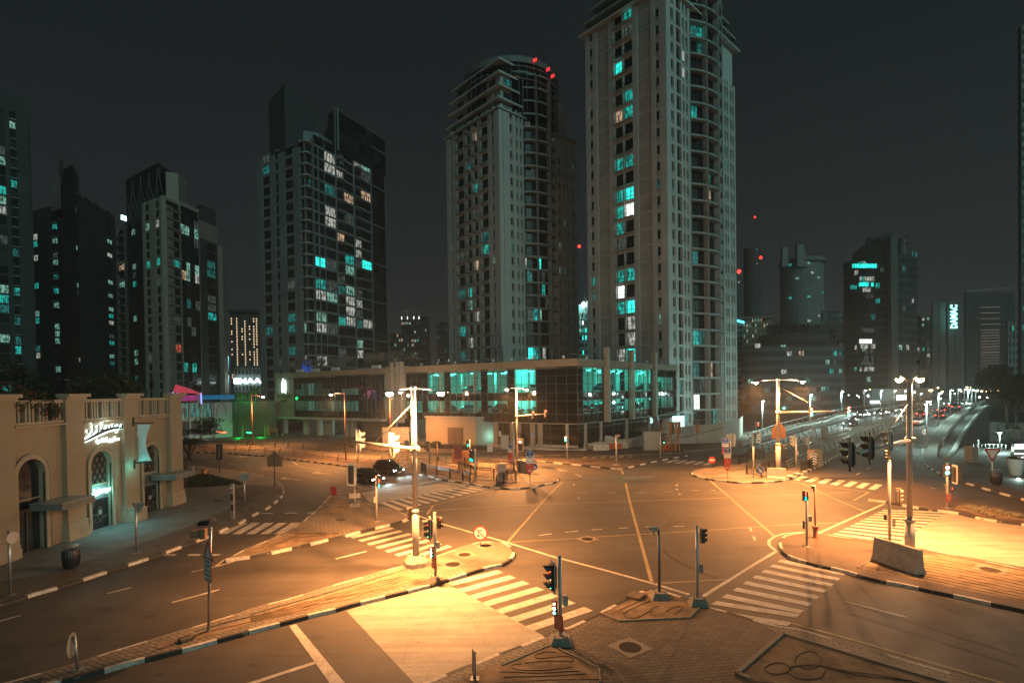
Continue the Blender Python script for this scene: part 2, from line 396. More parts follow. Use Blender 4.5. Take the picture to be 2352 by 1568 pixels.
# D foreground pavement
kD = L(z6,(1440,1600),(1480,1565),(1560,1535),(1770,1447),(1970,1376),(2145,1300)) + L(z7,(0,1310),(185,1238),(275,1200),(385,1158),(440,1130),(600,1080),(700,1035),(800,990),(850,962),(960,903),(1020,868),(1110,828),(1170,795),(1235,768),(1268,752),(1340,755),(1400,775),(1450,790),(1615,845),(1680,880),(1770,905),(1980,960),(2196,1028)) + \
     L(z8,(180,1060),(290,1085),(440,1105),(650,1168),(905,1243),(1185,1322),(1475,1408),(1800,1503),(2050,1572),(2351,1655),(2500,1700))
slab('pavement',kD + [(2500,2400),(600,2400),(700,1700)],M_PAVE)
kerbline(kD[:31],side=-1,block=1.15);kerbline(kD[30:],side=-1,mats=(M_KW,M_KG),w=.12,block=1.7)
sheet('pavement_border',L(z6,(1560,1545),(1770,1455),(2145,1308)) + L(z7,(0,1318),(440,1138),(510,1190),(0,1400)) + L(z6,(1850,1500),(1560,1640)),M_PAVE2,.156)
sheet('pavement_border',L(z8,(60,1040),(290,1093),(440,1113),(905,1250),(1475,1415),(2050,1580),(1700,1580),(1100,1395),(600,1245),(270,1165)),M_PAVE2,.157)
# C long median with the rounded nose
kClow = L(z5,(120,1660),(300,1608),(480,1560),(650,1520),(845,1465),(1130,1382),(1395,1320),(1650,1255),(1890,1190),(2115,1130)) + L(z6,(0,1118),(185,1072),(385,1020),(580,968),(730,935),(850,898),(975,868),(1145,828),(1305,788),(1455,750),(1570,722),(1660,692),(1750,663),(1850,632),(1925,607),(2010,583),(2090,562)) + L(z7,(20,548),(70,525),(105,495),(128,465),(125,430),(98,397),(50,368),(0,350))
kCup = L(z6,(2090,358),(2030,352),(1960,357),(1865,385),(1790,408),(1735,432),(1660,455),(1600,478),(1540,495),(1480,512),(1360,545),(1215,585),(1085,620),(955,660),(805,700),(655,745),(490,795),(325,845),(145,890),(0,930)) + L(z5,(2105,950),(1905,1010),(1695,1075),(1465,1140),(1225,1215),(970,1290),(690,1380),(400,1465),(130,1540),(-200,1630))
slab('traffic_island_paving',kClow + kCup,M_PAVE2)
kerbline(kClow,side=1,block=1.2);kerbline(kCup,side=1,block=1.6,mats=(M_KW,M_KG),w=.13)
sheet('traffic_island_brick',L(z6,(1500,640),(1600,680),(1660,690),(1850,628),(2010,578),(2080,558)) + L(z7,(60,520),(115,465),(95,402),(0,358)) + L(z6,(2030,360),(1865,392),(1660,462),(1480,518)),M_PAVE2,.157)
sandC = L(z6,(-480,1115),(0,985),(340,890),(700,790),(1000,700),(1300,600),(1370,620),(1490,650),(1470,700),(1200,770),(800,872),(400,970),(0,1060)) + L(z5,(1990,1110),(1700,1192),(1662,1175),(1690,1145),(1900,1060),(2100,1020))
sandC = L(z6,(0,990),(340,893),(700,793),(1000,705),(1300,603),(1370,620),(1490,650),(1470,697),(1200,765),(800,868),(400,965),(0,1058)) + L(z5,(1990,1108),(1700,1190),(1662,1172),(1690,1140),(1900,1078),(2100,1022))
sheet('sand_bed',sandC,M_SAND,.163)
sheet('sand_bed',L(z5,(1345,1262),(1350,1235),(1400,1215),(1560,1165),(1640,1160),(1640,1185),(1560,1215),(1400,1265),(1370,1272)),M_SAND,.163)
# B triangular island
kB1 = [(519,1284)] + L(z6,(0,482),(150,455),(285,422),(415,395),(540,365),(660,335),(820,302),(870,285),(960,262),(1015,248),(1100,228),(1160,215),(1260,190),(1340,165),(1380,143))
kB2 = L(z9,(728,935),(600,890),(500,865),(400,842),(330,815),(250,795),(100,757),(0,733)) + L(z10,(2070,825),(2010,818),(1960,832))
kB3 = L(z10,(1960,832),(1900,900),(1840,965),(1780,1020),(1700,1085),(1640,1140),(1560,1190),(1500,1225),(1400,1270),(1280,1330),(1150,1385),(1000,1440),(850,1520)) + [(522,1282)]
slab('traffic_island_paving',kB1 + kB2 + kB3[1:],M_PAVE2)
kerbline(kB1,side=1);kerbline(kB2,side=1,mats=(M_KW,M_KG),w=.12);kerbline(kB3,side=1,mats=(M_KW,M_KG),w=.14,block=1.1)
sheet('sand_bed',L(z10,(2020,850),(2230,905),(2290,960),(2150,1010),(1900,1060),(1830,1050),(1900,950),(1975,865)),M_SAND,.157)
sheet('sand_bed',[(545,1277)] + L(z6,(0,420),(180,330),(340,280),(560,272),(720,278),(730,295),(500,355),(250,410)),M_SAND,.157)
# E right refuge
kE1 = L(z8,(350,290),(290,303),(252,338),(245,380),(270,430),(330,475),(400,500),(460,520),(600,558),(720,580),(845,610),(935,640),(1135,688),(1345,725),(1570,775),(1800,820),(2055,878),(2245,915),(2351,940),(2600,1000))
kE2 = L(z8,(2600,640),(2351,592),(2150,547),(1900,500),(1600,437),(1410,402),(1250,375),(1100,358),(1000,345),(890,328),(780,315),(680,297),(590,283),(460,275),(350,290))
slab('traffic_island_paving',kE1 + kE2[:-1],M_PAVE3)
kerbline(kE1,side=1,block=1.3);kerbline(kE2,side=1,mats=(M_KG,M_KW),w=.13,block=1.3)
sheet('sand_bed',L(z8,(925,577),(1055,500),(1490,460),(1650,465),(2000,540),(2351,610),(2600,660),(2600,930),(2351,868),(1900,780),(1500,693),(1250,640),(1085,618)),M_SAND,.157)
# sand beds of the foreground pavement
sheet('sand_bed',L(z7,(860,965),(1110,868),(1235,785),(1290,765),(1400,792),(1600,862),(1720,905),(1680,955),(1620,998),(1200,1020),(1025,1028)),M_SAND,.163)
sheet('sand_bed',L(z6,(1990,1570),(1835,1540),(1850,1515),(2145,1390)) + L(z7,(0,1423),(440,1245),(540,1300),(700,1372),(845,1440),(860,1530),(400,1535)),M_SAND,.163)
sheet('sand_bed',L(z8,(278,1148),(700,1272),(1100,1395),(1500,1515),(1760,1590),(700,1600),(0,1548)) + L(z7,(2050,1480)),M_SAND,.163)
def edging(pts,z=.17,w=.07,m=None,h=.06):
 P = [G(p,z) for p in pts];b = MB()
 for a,c in zip(P[:-1],P[1:]): b.beam(a,c,w,h,m or M_KG)
 return tag(b.build('kerb'),kind='structure')
edging(L(z7,(20,1410),(440,1235),(540,1290),(700,1365),(850,1440),(862,1560)),m=M_KG)
edging(L(z7,(855,963),(1025,1033),(1200,1025),(1625,1003),(1725,905)))
edging(L(z8,(1900,1620),(1500,1505),(1100,1388),(700,1265),(283,1140)) + L(z7,(2035,1480),(2150,1530)),w=.16,h=.09)
edging(L(z8,(1490,455),(1060,498),(925,577)))
edging(L(z5,(2196,985),(1900,1055),(1680,1120)),w=.05);edging(L(z6,(0,978),(700,782),(1340,590)),w=.05)
edging(L(z6,(0,415),(330,277),(720,273),(770,290)),w=.05)
# H left tram platform with railings
kH = L(z9,(840,508),(900,522),(985,535),(1060,562),(1150,575),(1270,592),(1390,608),(1450,622),(1560,640),(1625,648),(1710,652),(1780,657),(1860,657),(1935,652),(2010,645),(2080,634),(2160,615),(2250,600),(2310,575),(2325,550))
kH2 = L(z9,(2280,525),(2100,492),(2060,480),(1900,460),(1880,400),(1700,350),(1300,325),(1000,310),(640,300),(320,290),(0,272)) + L(z10,(1660,275),(1210,245),(780,212),(480,195),(200,190),(-300,190),(-300,330),(200,300),(500,312),(800,322),(1050,342),(1290,362),(1500,390),(1800,425),(2050,455),(2200,478))
slab('tram_reserve',kH + kH2,M_PAVE3)
kerbline(kH,side=1,block=1.1);kerbline(L(z10,(350,312),(500,318),(800,328),(1050,348),(1290,368),(1500,396),(1800,432),(2050,462),(2200,484),(2352,498)),side=1,block=.9)
M_BED = mat('tram_bed',(.24,.19,.13),.9,var=.25,scale=.8,bump=.3)
sheet('tram_bed',L(z9,(1400,540),(1000,440),(800,400),(500,365),(220,345),(0,330)) + L(z10,(1700,330),(1200,295),(800,270),(480,245),(200,240),(-300,240),(-300,205),(200,200),(480,205),(780,222),(1210,255),(1660,285)) + L(z9,(0,282),(320,300),(640,310),(1000,320),(1300,337),(1640,400),(1650,470)),M_BED,.157)
sheet('tram_bed_grid',L(z9,(1880,500),(2060,505),(2200,525),(2290,548),(2280,570),(2200,590),(1880,590)),M_PAVE2,.157)
# G island in front of the podium
kG = L(z3,(200,1196),(230,1203),(365,1215),(500,1230),(620,1242),(720,1250),(830,1262),(940,1274),(1040,1284),(1105,1283),(1200,1260),(1290,1240),(1370,1222),(1450,1206),(1530,1190),(1620,1175),(1682,1165))
slab('traffic_island_paving',kG + L(z3,(1600,1160),(1450,1166),(1190,1192),(900,1197),(600,1197),(300,1190)),M_PAVE3)
kerbline(kG,side=1,block=1.5)
sheet('soil_bed',L(z3,(690,1235),(800,1215),(1000,1210),(1270,1220),(1240,1238),(1050,1262),(900,1255)),mat('dark_soil',(.07,.055,.04),.95,var=.5,scale=2),.157)
# I pavement at the podium
kI = L(z10,(-300,175),(210,172),(600,182),(930,180),(1500,160),(1830,152)) + L(z9,(400,262),(850,278),(1100,292),(1200,297),(1300,299),(1450,292),(1600,292),(1760,294),(1930,309),(2060,319),(2200,322)) + L(z3,(200,1162),(400,1167),(560,1170),(870,1167),(1140,1158),(1340,1153),(1640,1133),(1990,1097),(2200,1072))
slab('pavement',kI + [(1730,1000),(1500,960),(1000,955),(300,970),(-300,960)],M_PAVE3)
kerbline(kI[:-2],side=-1,block=1.8)
# F right tram island
kF = L(z3,(1712,1322),(1722,1338),(1760,1352)) + L(z11,(60,1290),(110,1302),(210,1312),(290,1318),(380,1332),(500,1342),(575,1342),(710,1340),(830,1337),(920,1332),(1000,1322),(1100,1308),(1150,1284),(1220,1262),(1290,1238),(1340,1205))
slab('tram_island_paving',kF + [(1925,1040),(1890,1008),(1830,1000),(1780,1022),(1700,1046)] + L(z11,(150,1160)) + L(z3,(1900,1245),(1820,1275),(1745,1298)),M_PAVE2)
kerbline(kF,side=1,block=1.3)
sheet('tram_bed',L(z11,(0,1225),(300,1190),(560,1150),(700,1110),(1000,1060),(1250,1020),(1400,960),(1560,830),(1380,800),(1100,900),(800,1000),(600,1080),(200,1150),(30,1180)),M_BED,.158)
# east corner: kerb of the far right pavement, and the island before it
kJ = L(z12,(240,740),(228,800),(228,850),(232,900),(268,940),(340,985),(420,1025),(500,1065),(600,1100),(740,1135),(880,1178),(1055,1228),(1150,1252),(1296,1292),(1500,1350))
slab('pavement',kJ + [(2500,1150),(2500,1050),(2280,1046),(2180,1046),(2140,1018)],M_PAVE3)
kerbline(kJ,side=1,block=1.3)
kK = [(1994,1146)] + L(z12,(-150,1318),(0,1345),(140,1372),(310,1402),(490,1417),(610,1437),(740,1467),(850,1492),(1050,1522),(1296,1552),(1600,1600))
slab('traffic_island_paving',kK + L(z12,(1600,1510),(1296,1435),(1000,1372),(600,1277),(480,1225),(360,1185),(230,1140),(150,1115),(60,1105),(-60,1110),(-170,1180),(-270,1235)),M_PAVE3)
kerbline(kK,side=1,block=1.3)
sheet('planting_soil',L(z12,(610,1360),(800,1370),(1296,1490),(1296,1520),(900,1480),(570,1395)),M_SAND,.157)
# ---- pale concrete pads before the crossings
sheet('concrete_pad',L(z6,(825,945),(1300,800),(1670,702),(2196,985)) + L(z7,(385,1165),(0,1312)) + L(z6,(1770,1455),(1480,1568),(1440,1600)),M_CONC,.006)
sheet('concrete_pad',L(z8,(1255,372),(1690,98),(2351,205),(2600,245),(2600,625),(2351,572),(1900,490),(1410,400)),M_CONC2,.006)
sheet('concrete_pad',L(z9,(250,705),(560,655),(1060,570),(1370,618),(1390,626),(440,815),(330,800)),M_CONC2,.006)
# ---- markings
def quad(pts,m=M_WHITE,z=.011,name='road_marking'):
 b = MB();b.poly([tuple(G(p,z)) for p in pts],m);return b
mk = MB()
def addq(pts,m=M_WHITE,z=.011,zf=None):
 P = [G(p,z) if zf is None else zf(p) for p in pts];mk.poly([tuple(p) for p in P],m)
def zebra(a0,a1,b0,b1,n,duty=.5,m=M_WHITE,z=.012):
 A0,A1,B0,B1 = [G(p,z) for p in (a0,a1,b0,b1)]
 for i in range(n):
  t0 = i / (n - 1 + duty);t1 = (i + duty) / (n - 1 + duty)
  mk.face([A0.lerp(A1,t0),A0.lerp(A1,t1),B0.lerp(B1,t1),B0.lerp(B1,t0)][::-1],m)
def line(pts,w=.14,m=M_YEL,z=.0105):
 P = [G(p,z) for p in pts]
 for a,c in zip(P[:-1],P[1:]):
  d = (c - a);n = Vector((-d.y,d.x,0)).normalized() * w / 2;mk.face([a - n,c - n,c + n,a + n],m)
def dashes(pts,w=.14,on=1.0,off=1.0,m=M_WHITE,z=.011):
 P = resample([G(p,z) for p in pts],step=.25);T = 0
 for a,c in zip(P[:-1],P[1:]):
  if (T % (on + off)) < on:
   d = (c - a);n = Vector((-d.y,d.x,0)).normalized() * w / 2;mk.face([a - n,c - n,c + n,a + n],m)
  T += (c - a).length
for i in range(5):
 addq(L(z10,(650 + 165 * i,1278),(755 + 164 * i,1277),(1005 + 154 * i,1145),(900 + 154 * i,1145)))
for a,b,c,d in (((855,311),(1208,230),(1238,243),(885,326)),((925,340),(1283,255),(1310,268),(955,355)),((1000,370),(1358,280),(1388,293),(1030,385)),((1075,400),(1440,309),(1472,320),(1108,415)),((1155,432),(1512,336),(1545,350),(1188,446)),((1240,463),(1610,364),(1645,377),(1275,480)),((1330,495),(1695,384),(1732,398),(1368,514))):
 addq(L(z6,a,b,c,d))
zebra(z6(1690,708),z7(285,1118),z6(2120,597),z7(800,945),7,.5)
zebra(z8(265,506),z7(1900,832),z8(830,622),z8(430,972),7,.47)
zebra(z7(1860,862),z7(1690,950),z8(430,976),z8(320,1078),2,.47)
zebra(z9(440,812),z9(1372,622),z9(640,892),z9(1610,655),12,.55)
for i in range(7):
 addq(L(z4,(360 + 109 * i,1325 + 13.3 * i),(420 + 109 * i,1333 + 13.3 * i),(502 + 106 * i,1300 + 11.5 * i),(445 + 106 * i,1293 + 11.5 * i)))
zebra(z8(710,292),z8(1145,80),z8(1255,366),z8(1690,100),11,.5)
zebra(z3(1475,1228),z3(1850,1255),z3(1580,1203),z3(1920,1228),5,.5)
zebra(z3(730,1192),z3(1180,1185),z3(760,1172),z3(1190,1168),6,.5,m=M_YEL)
line(L(z9,(0,722),(910,550)),.2)
line([(958,1183)] + L(z6,(1640,200),(2196,358)) + L(z7,(450,480),(870,590),(1290,705),(1710,832)),.2,M_WHITE)
line(L(z7,(65,358),(395,-20)) + [z9(2352,590)],.17)
line(L(z7,(1303,705),(1110,0)) + [z3(1125,1412)],.2);line(L(z3,(1105,1338),(1090,1300)),.2)
line([(960,1174),(1161,1161),(1540,1147),(1608,1145),(1952,1130)],.12)
line([z7(800,315),z7(1700,262),z8(270,212),z8(760,190)],.12);line(L(z7,(1310,712),(1950,678)),.12);line(L(z7,(80,358),(670,325)),.1)
line(L(z7,(1725,832),(2196,540)) + L(z8,(225,436),(165,385),(162,345),(215,308),(290,285),(460,273)),.2,M_WHITE)
line([z8(213,310),z7(1995,0),z11(420,1568),z11(105,1302)],.17)
line(L(z8,(590,280),(880,150),(1150,30)),.2,M_WHITE)
line([z8(980,95),z8(760,0),z11(1280,1360)],.12);line(L(z4,(340,1342),(1022,1432),(890,1502)),.14)
line([z6(1345,97),z9(1700,660),z9(2330,592)],.14);line(L(z6,(1340,96),(1450,130)),.2);line(L(z9,(935,932),(1000,838)),.2)
for q4 in (((915,795),(1130,742),(1132,748),(918,801)),((1475,871),(1878,761),(1888,767),(1480,878)),((-120,1062),(170,982),(180,988),(-110,1070))): addq(L(z5,*q4))
addq(L(z6,(733,498),(995,433),(1008,437),(740,505)));addq(L(z8,(806,867),(820,864),(1355,998),(1340,1006)))
dashes(L(z5,(1410,468),(1990,467)),.3,.75,.65);dashes(L(z10,(1160,1035),(1760,1028)),.28,1.0,.8)
addq(L(z6,(335,1075),(395,1060),(835,1590),(700,1590)),M_WHITE,.012)
line(L(z6,(-60,1590),(570,1385)),.22,M_WHITE);line(L(z8,(350,1050),(900,1200),(1500,1375),(2200,1575)),.16)
line(L(z5,(1640,615),(1840,570),(1930,505)),.12,M_WHITE);line(L(z5,(1840,572),(2005,522)),.16,M_WHITE)
dashes(L(z9,(2352,478),(2300,470)),.2);line(L(z3,(525,1287),(596,1307)),.2,M_WHITE);line(L(z3,(670,1332),(735,1358)),.2,M_WHITE)
dashes(L(z7,(330,300),(580,270),(815,250),(1130,233),(1360,224),(1640,222)),.14,.8,1.2);dashes(L(z3,(690,1500),(1310,1498),(1560,1490),(1930,1472)),.13,.8,2)
dashes([z3(1095,1370),z3(1360,1362)],.12,1.6,.3);dashes(L(z8,(0,235),(60,380)),.13,.8,1.5)
for x,y in ((1583,1432),(1585,1470),(1608,1512),(660,1427),(705,1548)): addq(L(z3,(x - 9,y - 5),(x + 9,y - 5),(x + 11,y + 5),(x - 7,y + 5)))
for a in (((860,600),(1100,560)),): pass
line(L(z11,(130,1440),(200,1440)),.12,M_WHITE);line(L(z11,(385,1415),(445,1415)),.12,M_WHITE);line(L(z11,(590,1397),(650,1397)),.12,M_WHITE);line(L(z11,(805,1372),(868,1370)),.16,M_WHITE)
dashes(L(z4,(1030,1222),(870,1305)),.16,2,3);dashes(L(z12,(160,1120),(500,1225)),.14,1.1,1.3)
# left approach: lane dashes, arrows and zigzag lines
dashes(L(z10,(560,432),(1000,478),(1230,520)),.14,1.6,3);dashes(L(z10,(690,390),(1120,425)),.14,1,2.5)
dashes(L(z10,(2050,508),(2352,535)),.14,3,2);line(L(z10,(1400,445),(1690,447)),.12);line(L(z10,(1525,425),(1585,462)),.14,M_WHITE)
line(L(z10,(1480,472),(1620,485),(1690,500),(1815,512),(1885,530),(2010,538),(2090,560),(2200,567)),.16)
line(L(z10,(1175,512),(1330,530),(1380,547),(1500,555),(1560,577),(1690,595),(1750,612),(1880,630),(1940,652),(2120,680),(2250,700),(2352,740)),.16)
for ox,oy in ((1380,625),(1760,560)): addq(L(z10,(ox,oy - 5),(ox + 70,oy - 22),(ox + 90,oy - 5),(ox + 190,oy + 5),(ox + 260,oy + 28),(ox + 150,oy + 12),(ox + 60,oy + 12),(ox + 5,oy + 8)),M_YEL)
addq(L(z10,(765,368),(900,366),(920,360),(1020,372),(930,378),(910,374)),M_YEL)
tag(mk.build('road_marking'),kind='structure')
mk = MB();M_SKID = mat('tyre_mark',(.022,.020,.018),.7,var=.3);M_PATCH = roadmat('asphalt_patch',(.040,.036,.033),(.058,.052,.048),.55)
for pts,w_ in ((L(z7,(1395,255),(1450,215),(1520,182),(1620,158),(1740,150)),.10),(L(z7,(1395,425),(1460,480),(1560,540),(1700,605),(1870,670)),.12),(L(z7,(1500,130),(1420,235)),.06),(L(z6,(60,1010),(400,900),(860,740)),.05),(L(z5,(900,1330),(1500,1150),(2100,960)),.07),(L(z8,(900,900),(1500,1080),(2300,1330)),.06),(L(z8,(820,960),(1400,1140),(2300,1420)),.05),(L(z9,(1000,1000),(1500,950),(2100,940)),.05)): line(pts,w_,M_SKID,.0075)
for P_4 in (L(z8,(2080,395),(2330,405),(2330,430),(2090,420)),L(z7,(2080,390),(2196,400),(2196,440),(2090,430)),L(z5,(820,930),(960,905),(985,945),(850,965)),L(z5,(1240,985),(1340,975),(1350,1000),(1260,1010)),L(z5,(400,1215),(560,1190),(580,1240),(420,1260)),L(z6,(515,1165),(620,1150),(650,1185),(540,1205))): addq(P_4,M_PATCH,.005)
tag(mk.build('road_wear'),kind='structure')
# tram rails across the junction
M_RAIL = mat('rail_steel',(.25,.22,.20),.3,.8,var=.1)
rl = MB();RLS = []
def rail(pts,z=.012,w=.09,zf=None):
 P = resample([G(p,z) if zf is None else zf(p) for p in pts],step=2.0)
 for a,c in zip(P[:-1],P[1:]):
  d = (c - a);n = Vector((-d.y,d.x,0)).normalized() * w / 2;rl.face([a - n,c - n,c + n,a + n],M_RAIL)
for dy in (0,14,42,56): rail(L(z3,(560,1335 + dy * .9),(900,1350 + dy * .8),(1200,1355 + dy * .7),(1480,1350 + dy * .55),(1700,1325 + dy * .6)))
tag(rl.build('tram_rail'),'two pairs of steel tram rails set flush across the middle of the junction','tram track');rl = MB()
for dy in (0,13,38,50): rail(L(z9,(1860,530 + dy),(2100,535 + dy * .95),(2300,545 + dy * .9)),.172)
tag(rl.build('tram_rail'),'steel tram rails at the tip of the left platform','tram track');rl = MB()
for dy in (0,13,38,50): rail(L(z9,(0,285 + dy),(400,315 + dy),(800,355 + dy),(1300,440 + dy)),.172)
tag(rl.build('tram_rail'),'steel tram rails in the left platform bed','tram track');rl = MB()
for dy in (0,14,42,58): rail(L(z11,(20,1205 + dy),(250,1170 + dy),(600,1105 + dy * 1.1),(900,1030 + dy * 1.1),(1300,930 + dy)),.175)
tag(rl.build('tram_rail'),'steel tram rails through the right tram island','tram track')
# ================================================================ lamp posts, signal gantries, signals, signs
M_FOOT = mat('footing_concrete',(.24,.225,.20),.9,var=.3,scale=3,bump=.4)
M_GAL = mat('pale_painted_steel',(.50,.49,.46),.42,.35,var=.12,scale=3)
M_RUST = mat('brown_painted_steel',(.26,.12,.08),.55,.2,var=.2)
M_HEAD = mat('lamp_housing',(.22,.21,.20),.5,.3)
def em(name,col,s): return mat(name,(.05,.05,.05),.4,var=0,emis=col,es=s)
M_SODL = em('sodium_lens',(1.0,.78,.45),60);M_LEDL = em('led_lens',(.75,1.0,.93),40)
def V2(a): a = math.radians(a);return Vector((math.cos(a),math.sin(a),0))
PW = 15500.0;SPILL = .10
def lamp_post(name,label,base,ztop,lamps,r=.11,col=None,lower=None,power=PW,color=SOD,lens=None,cat='street lamp',group='orange street lamps',droop=.35,armr=.045,foot=True,aim=(0,0,-1),cone=160):
 """lamps: world points of the lamp heads"""
 m = col or M_GAL;base = Vector(base)
 root = empty(name,label,cat,base,group=group)
 b = MB();h = ztop - base.z
 if lower: b.tube([(0,0,0),(0,0,lower[1])],lower[0],m,14);b.lathe((0,0,lower[1] - .03),[(lower[0] * 1.12,0),(lower[0] * 1.12,.12),(r,.22)],m,14);b.tube([(0,0,lower[1] + .1),(0,0,h)],[r,r * .9],m,14)
 else: b.tube([(0,0,0),(0,0,h)],[r,r * .72],m,12)
 b.lathe((0,0,h - .12),[(r * 1.25,0),(r * 1.25,.16),(r * .5,.24)],m,12)
 if foot and not lower: b.box((0,0,.02),(.4,.4,.04),m)
 b.build('pole',root)
 for p in lamps:
  q = Vector(p) - base;d = Vector((q.x,q.y,0));L_ = d.length;u = d.normalized() if L_ > 1e-3 else Vector((1,0,0))
  a = MB();a.tube([(0,0,h - .1),(0,0,h - .02) + u * .0 if False else tuple(u * .15 + Vector((0,0,h - .03))),tuple(u * (L_ - .45) + Vector((0,0,q.z + droop * .5 + .1)))],armr,m,8);a.build('arm',root)
  c = u * L_;hb = MB();side = Vector((-u.y,u.x,0))
  prof = [(-.5,.06,.05),(-.35,.12,.10),(0,.17,.14),(.25,.16,.12),(.42,.08,.05)]
  i0 = len(hb.v);k = hb.mi(M_HEAD);n = 8
  for x,wd,hh in prof:
   for j in range(n):
    an = math.pi * j / (n - 1);hb.v.append(tuple(c + u * x + side * (wd * math.cos(an)) + Vector((0,0,q.z + .1 + hh * math.sin(an)))))
  for s in range(len(prof) - 1):
   for j in range(n - 1): hb.f.append((i0 + s * n + j,i0 + s * n + j + 1,i0 + (s + 1) * n + j + 1,i0 + (s + 1) * n + j));hb.m.append(k);hb.sm.append(True)
  head = hb.build('lamp_head',root)
  lb = MB();lb.lathe(c + Vector((0,0,q.z + .1)),[(.19,.02),(.20,-.06),(.15,-.15),(.05,-.19)],lens or M_SODL,12);lb.build('lens',head)
  if power > 0:
   sp_ = point_light('lamp_light',c + Vector((0,0,q.z - .26)),power,color,root,.22,'SPOT',cone if color == SOD else 148)
   if color == SOD: sp_.rotation_euler = (-Vector(aim)).to_track_quat('Z','Y').to_euler()
   point_light('lamp_fill',c + Vector((0,0,q.z - .28)),power * (SPILL if color == SOD else .22),(1,.62,.36) if color == SOD else color,root,.22)  # weak point lamp added at each head to brighten the facades
 return root
def lp(x_base,y_base,y_top,Lx,**k):
 base = G((x_base,y_base),k.pop('z0',.15));Y = base.y
 top = D((k.pop('xt',x_base),y_top),Y).z
 lam = []
 for e in Lx:
  p = D((e[0],e[1]),Y + (e[2] if len(e) > 2 else 0));lam.append(p)
 return lamp_post('street_lamp',k.pop('label'),base,top,lam,**k)
LP = {}
LP[955] = lp(956,1297,890,[(894.8,906),(1012.6,905.5)],xt=950.5,label='twin arm street lamp and signal gantry on a concrete footing in the central refuge',r=.15,lower=(.20,3.0),group='orange street lamps',power=PW * 1.7,cone=146,aim=(.02,.16,-1))
LP[2090] = lp(2090,1279,872,[(2065.2,874,3.0),(2113,874,1.0)],label='tall twin arm street lamp and signal gantry behind the long concrete barrier',r=.15,lower=(.25,2.1),power=PW * 1.5,cone=138,aim=(.10,.36,-1))
LP[1788] = lp(1788,1097,871,[(1736.5,880),(1843.5,878)],label='twin arm street lamp and signal gantry on the tram island',r=.17,lower=(.26,3.6),power=PW * 1.7,cone=158,aim=(-.25,-.35,-1))
LP[1188] = lp(1188.6,1064,890,[(1165,896,-1.0),(1210,896,1.0)],label='twin arm street lamp with a short signal arm near the podium corner',r=.15,power=PW * 1.4,aim=(0,-.3,-1))
LP[790] = lp(794.5,1058,902.5,[(760,907)],xt=790,label='single arm street lamp with orange lit pole between the two guard rails',col=M_RUST,power=PW * 1.3)
LP[580] = lp(580,1023,907,[(604,912)],label='single arm street lamp right of the green palms',power=PW * .9,col=M_RUST)
LP[465] = lp(465.5,999,901,[(443.5,912)],label='single arm street lamp beside the pink canopy',power=PW * .8)
LP[896] = lp(896.5,1027,902,[(920,903)],label='single arm street lamp with brown pole before the dark glass facade',col=M_RUST,power=PW * 1.5)
# gantry arms (parts of their lamp posts)
def gantry_arm(key,a,b,r=.11,stay=None):
 root = LP[key];o = root.location;m = MB()
 a = Vector(a) - o;b = Vector(b) - o;m.tube([a - (b - a).normalized() * .25,b],[r,r * .72],M_GAL,12)
 m.lathe(a - Vector((0,0,.16)),[(.24,0),(.27,.06),(.27,.26),(.24,.32)],M_GAL,14);m.build('signal_arm',root)
 if stay:
  s = MB();s.tube([Vector(stay[0]) - o,Vector(stay[1]) - o],.025,M_GAL,6);s.build('stay_rod',root)
def depth_at(p,z): return G(p,z)
b955 = LP[955].location;a = D((953.6,1031),b955.y);e = G((808,1013),a.z)
gantry_arm(955,a,e,stay=(D((945.5,929),b955.y),a.lerp(e,.62)));ARM955 = (a,e)
b2090 = LP[2090].location;a = D((2090.5,1010),b2090.y);e = G((1971,1040),a.z)
gantry_arm(2090,a,e,stay=(D((2089,922),b2090.y),a.lerp(e,.68)));ARM2090 = (a,e)
b1788 = LP[1788].location;a = D((1788,946.5),b1788.y);e = D((1952,944.5),b1788.y)
gantry_arm(1788,a,e,stay=(D((1792,889.6),b1788.y),D((1891,944),b1788.y)));ARM1788 = (a,e)
b1188 = LP[1188].location;a = D((1188,955),b1188.y);e = D((1257,950),b1188.y)
gantry_arm(1188,a,e,r=.08);ARM1188 = (a,e)
# footing with skirt and anchor posts under the refuge gantry
def footing(base,label,w=1.0,h=.35,top=.55,ang=20,bolts=True,m=None):
 root = empty('pole_footing',label,'footing',base,math.radians(ang),group='concrete pole footings')
 b = MB();m = m or M_CPALE;W,T = w / 2,w * top / 2 if top < 1 else w / 2
 lo = [(-W,-W),(W,-W),(W,W),(-W,W)];ch = .18 * w
 def octa(r,z): c = r * .45;return [(-r,-r + c,z),(-r + c,-r,z),(r - c,-r,z),(r,-r + c,z),(r,r - c,z),(r - c,r,z),(-r + c,r,z),(-r,r - c,z)]
 A,B = octa(W,0),octa(W * .96,h * .45),;Cc = octa(W * .66,h)
 for P,Q in ((A,B),(B,Cc)):
  for i in range(8): j = (i + 1) % 8;b.face([P[i],P[j],Q[j],Q[i]],m)
 b.face(Cc,m);b.build('block',root)
 if bolts:
  for sx,sy in ((-1,-1),(1,-1),(1,1),(-1,1)):
   k = MB();k.lathe((sx * W * .42,sy * W * .42,h),[(.035,0),(.035,.1),(.015,.14)],M_STEEL,8);k.build('bolt',root)
 return root
footing(b955 + Vector((0,0,0)),'large pale concrete footing under the central gantry lamp post',1.35,.55,ang=25)
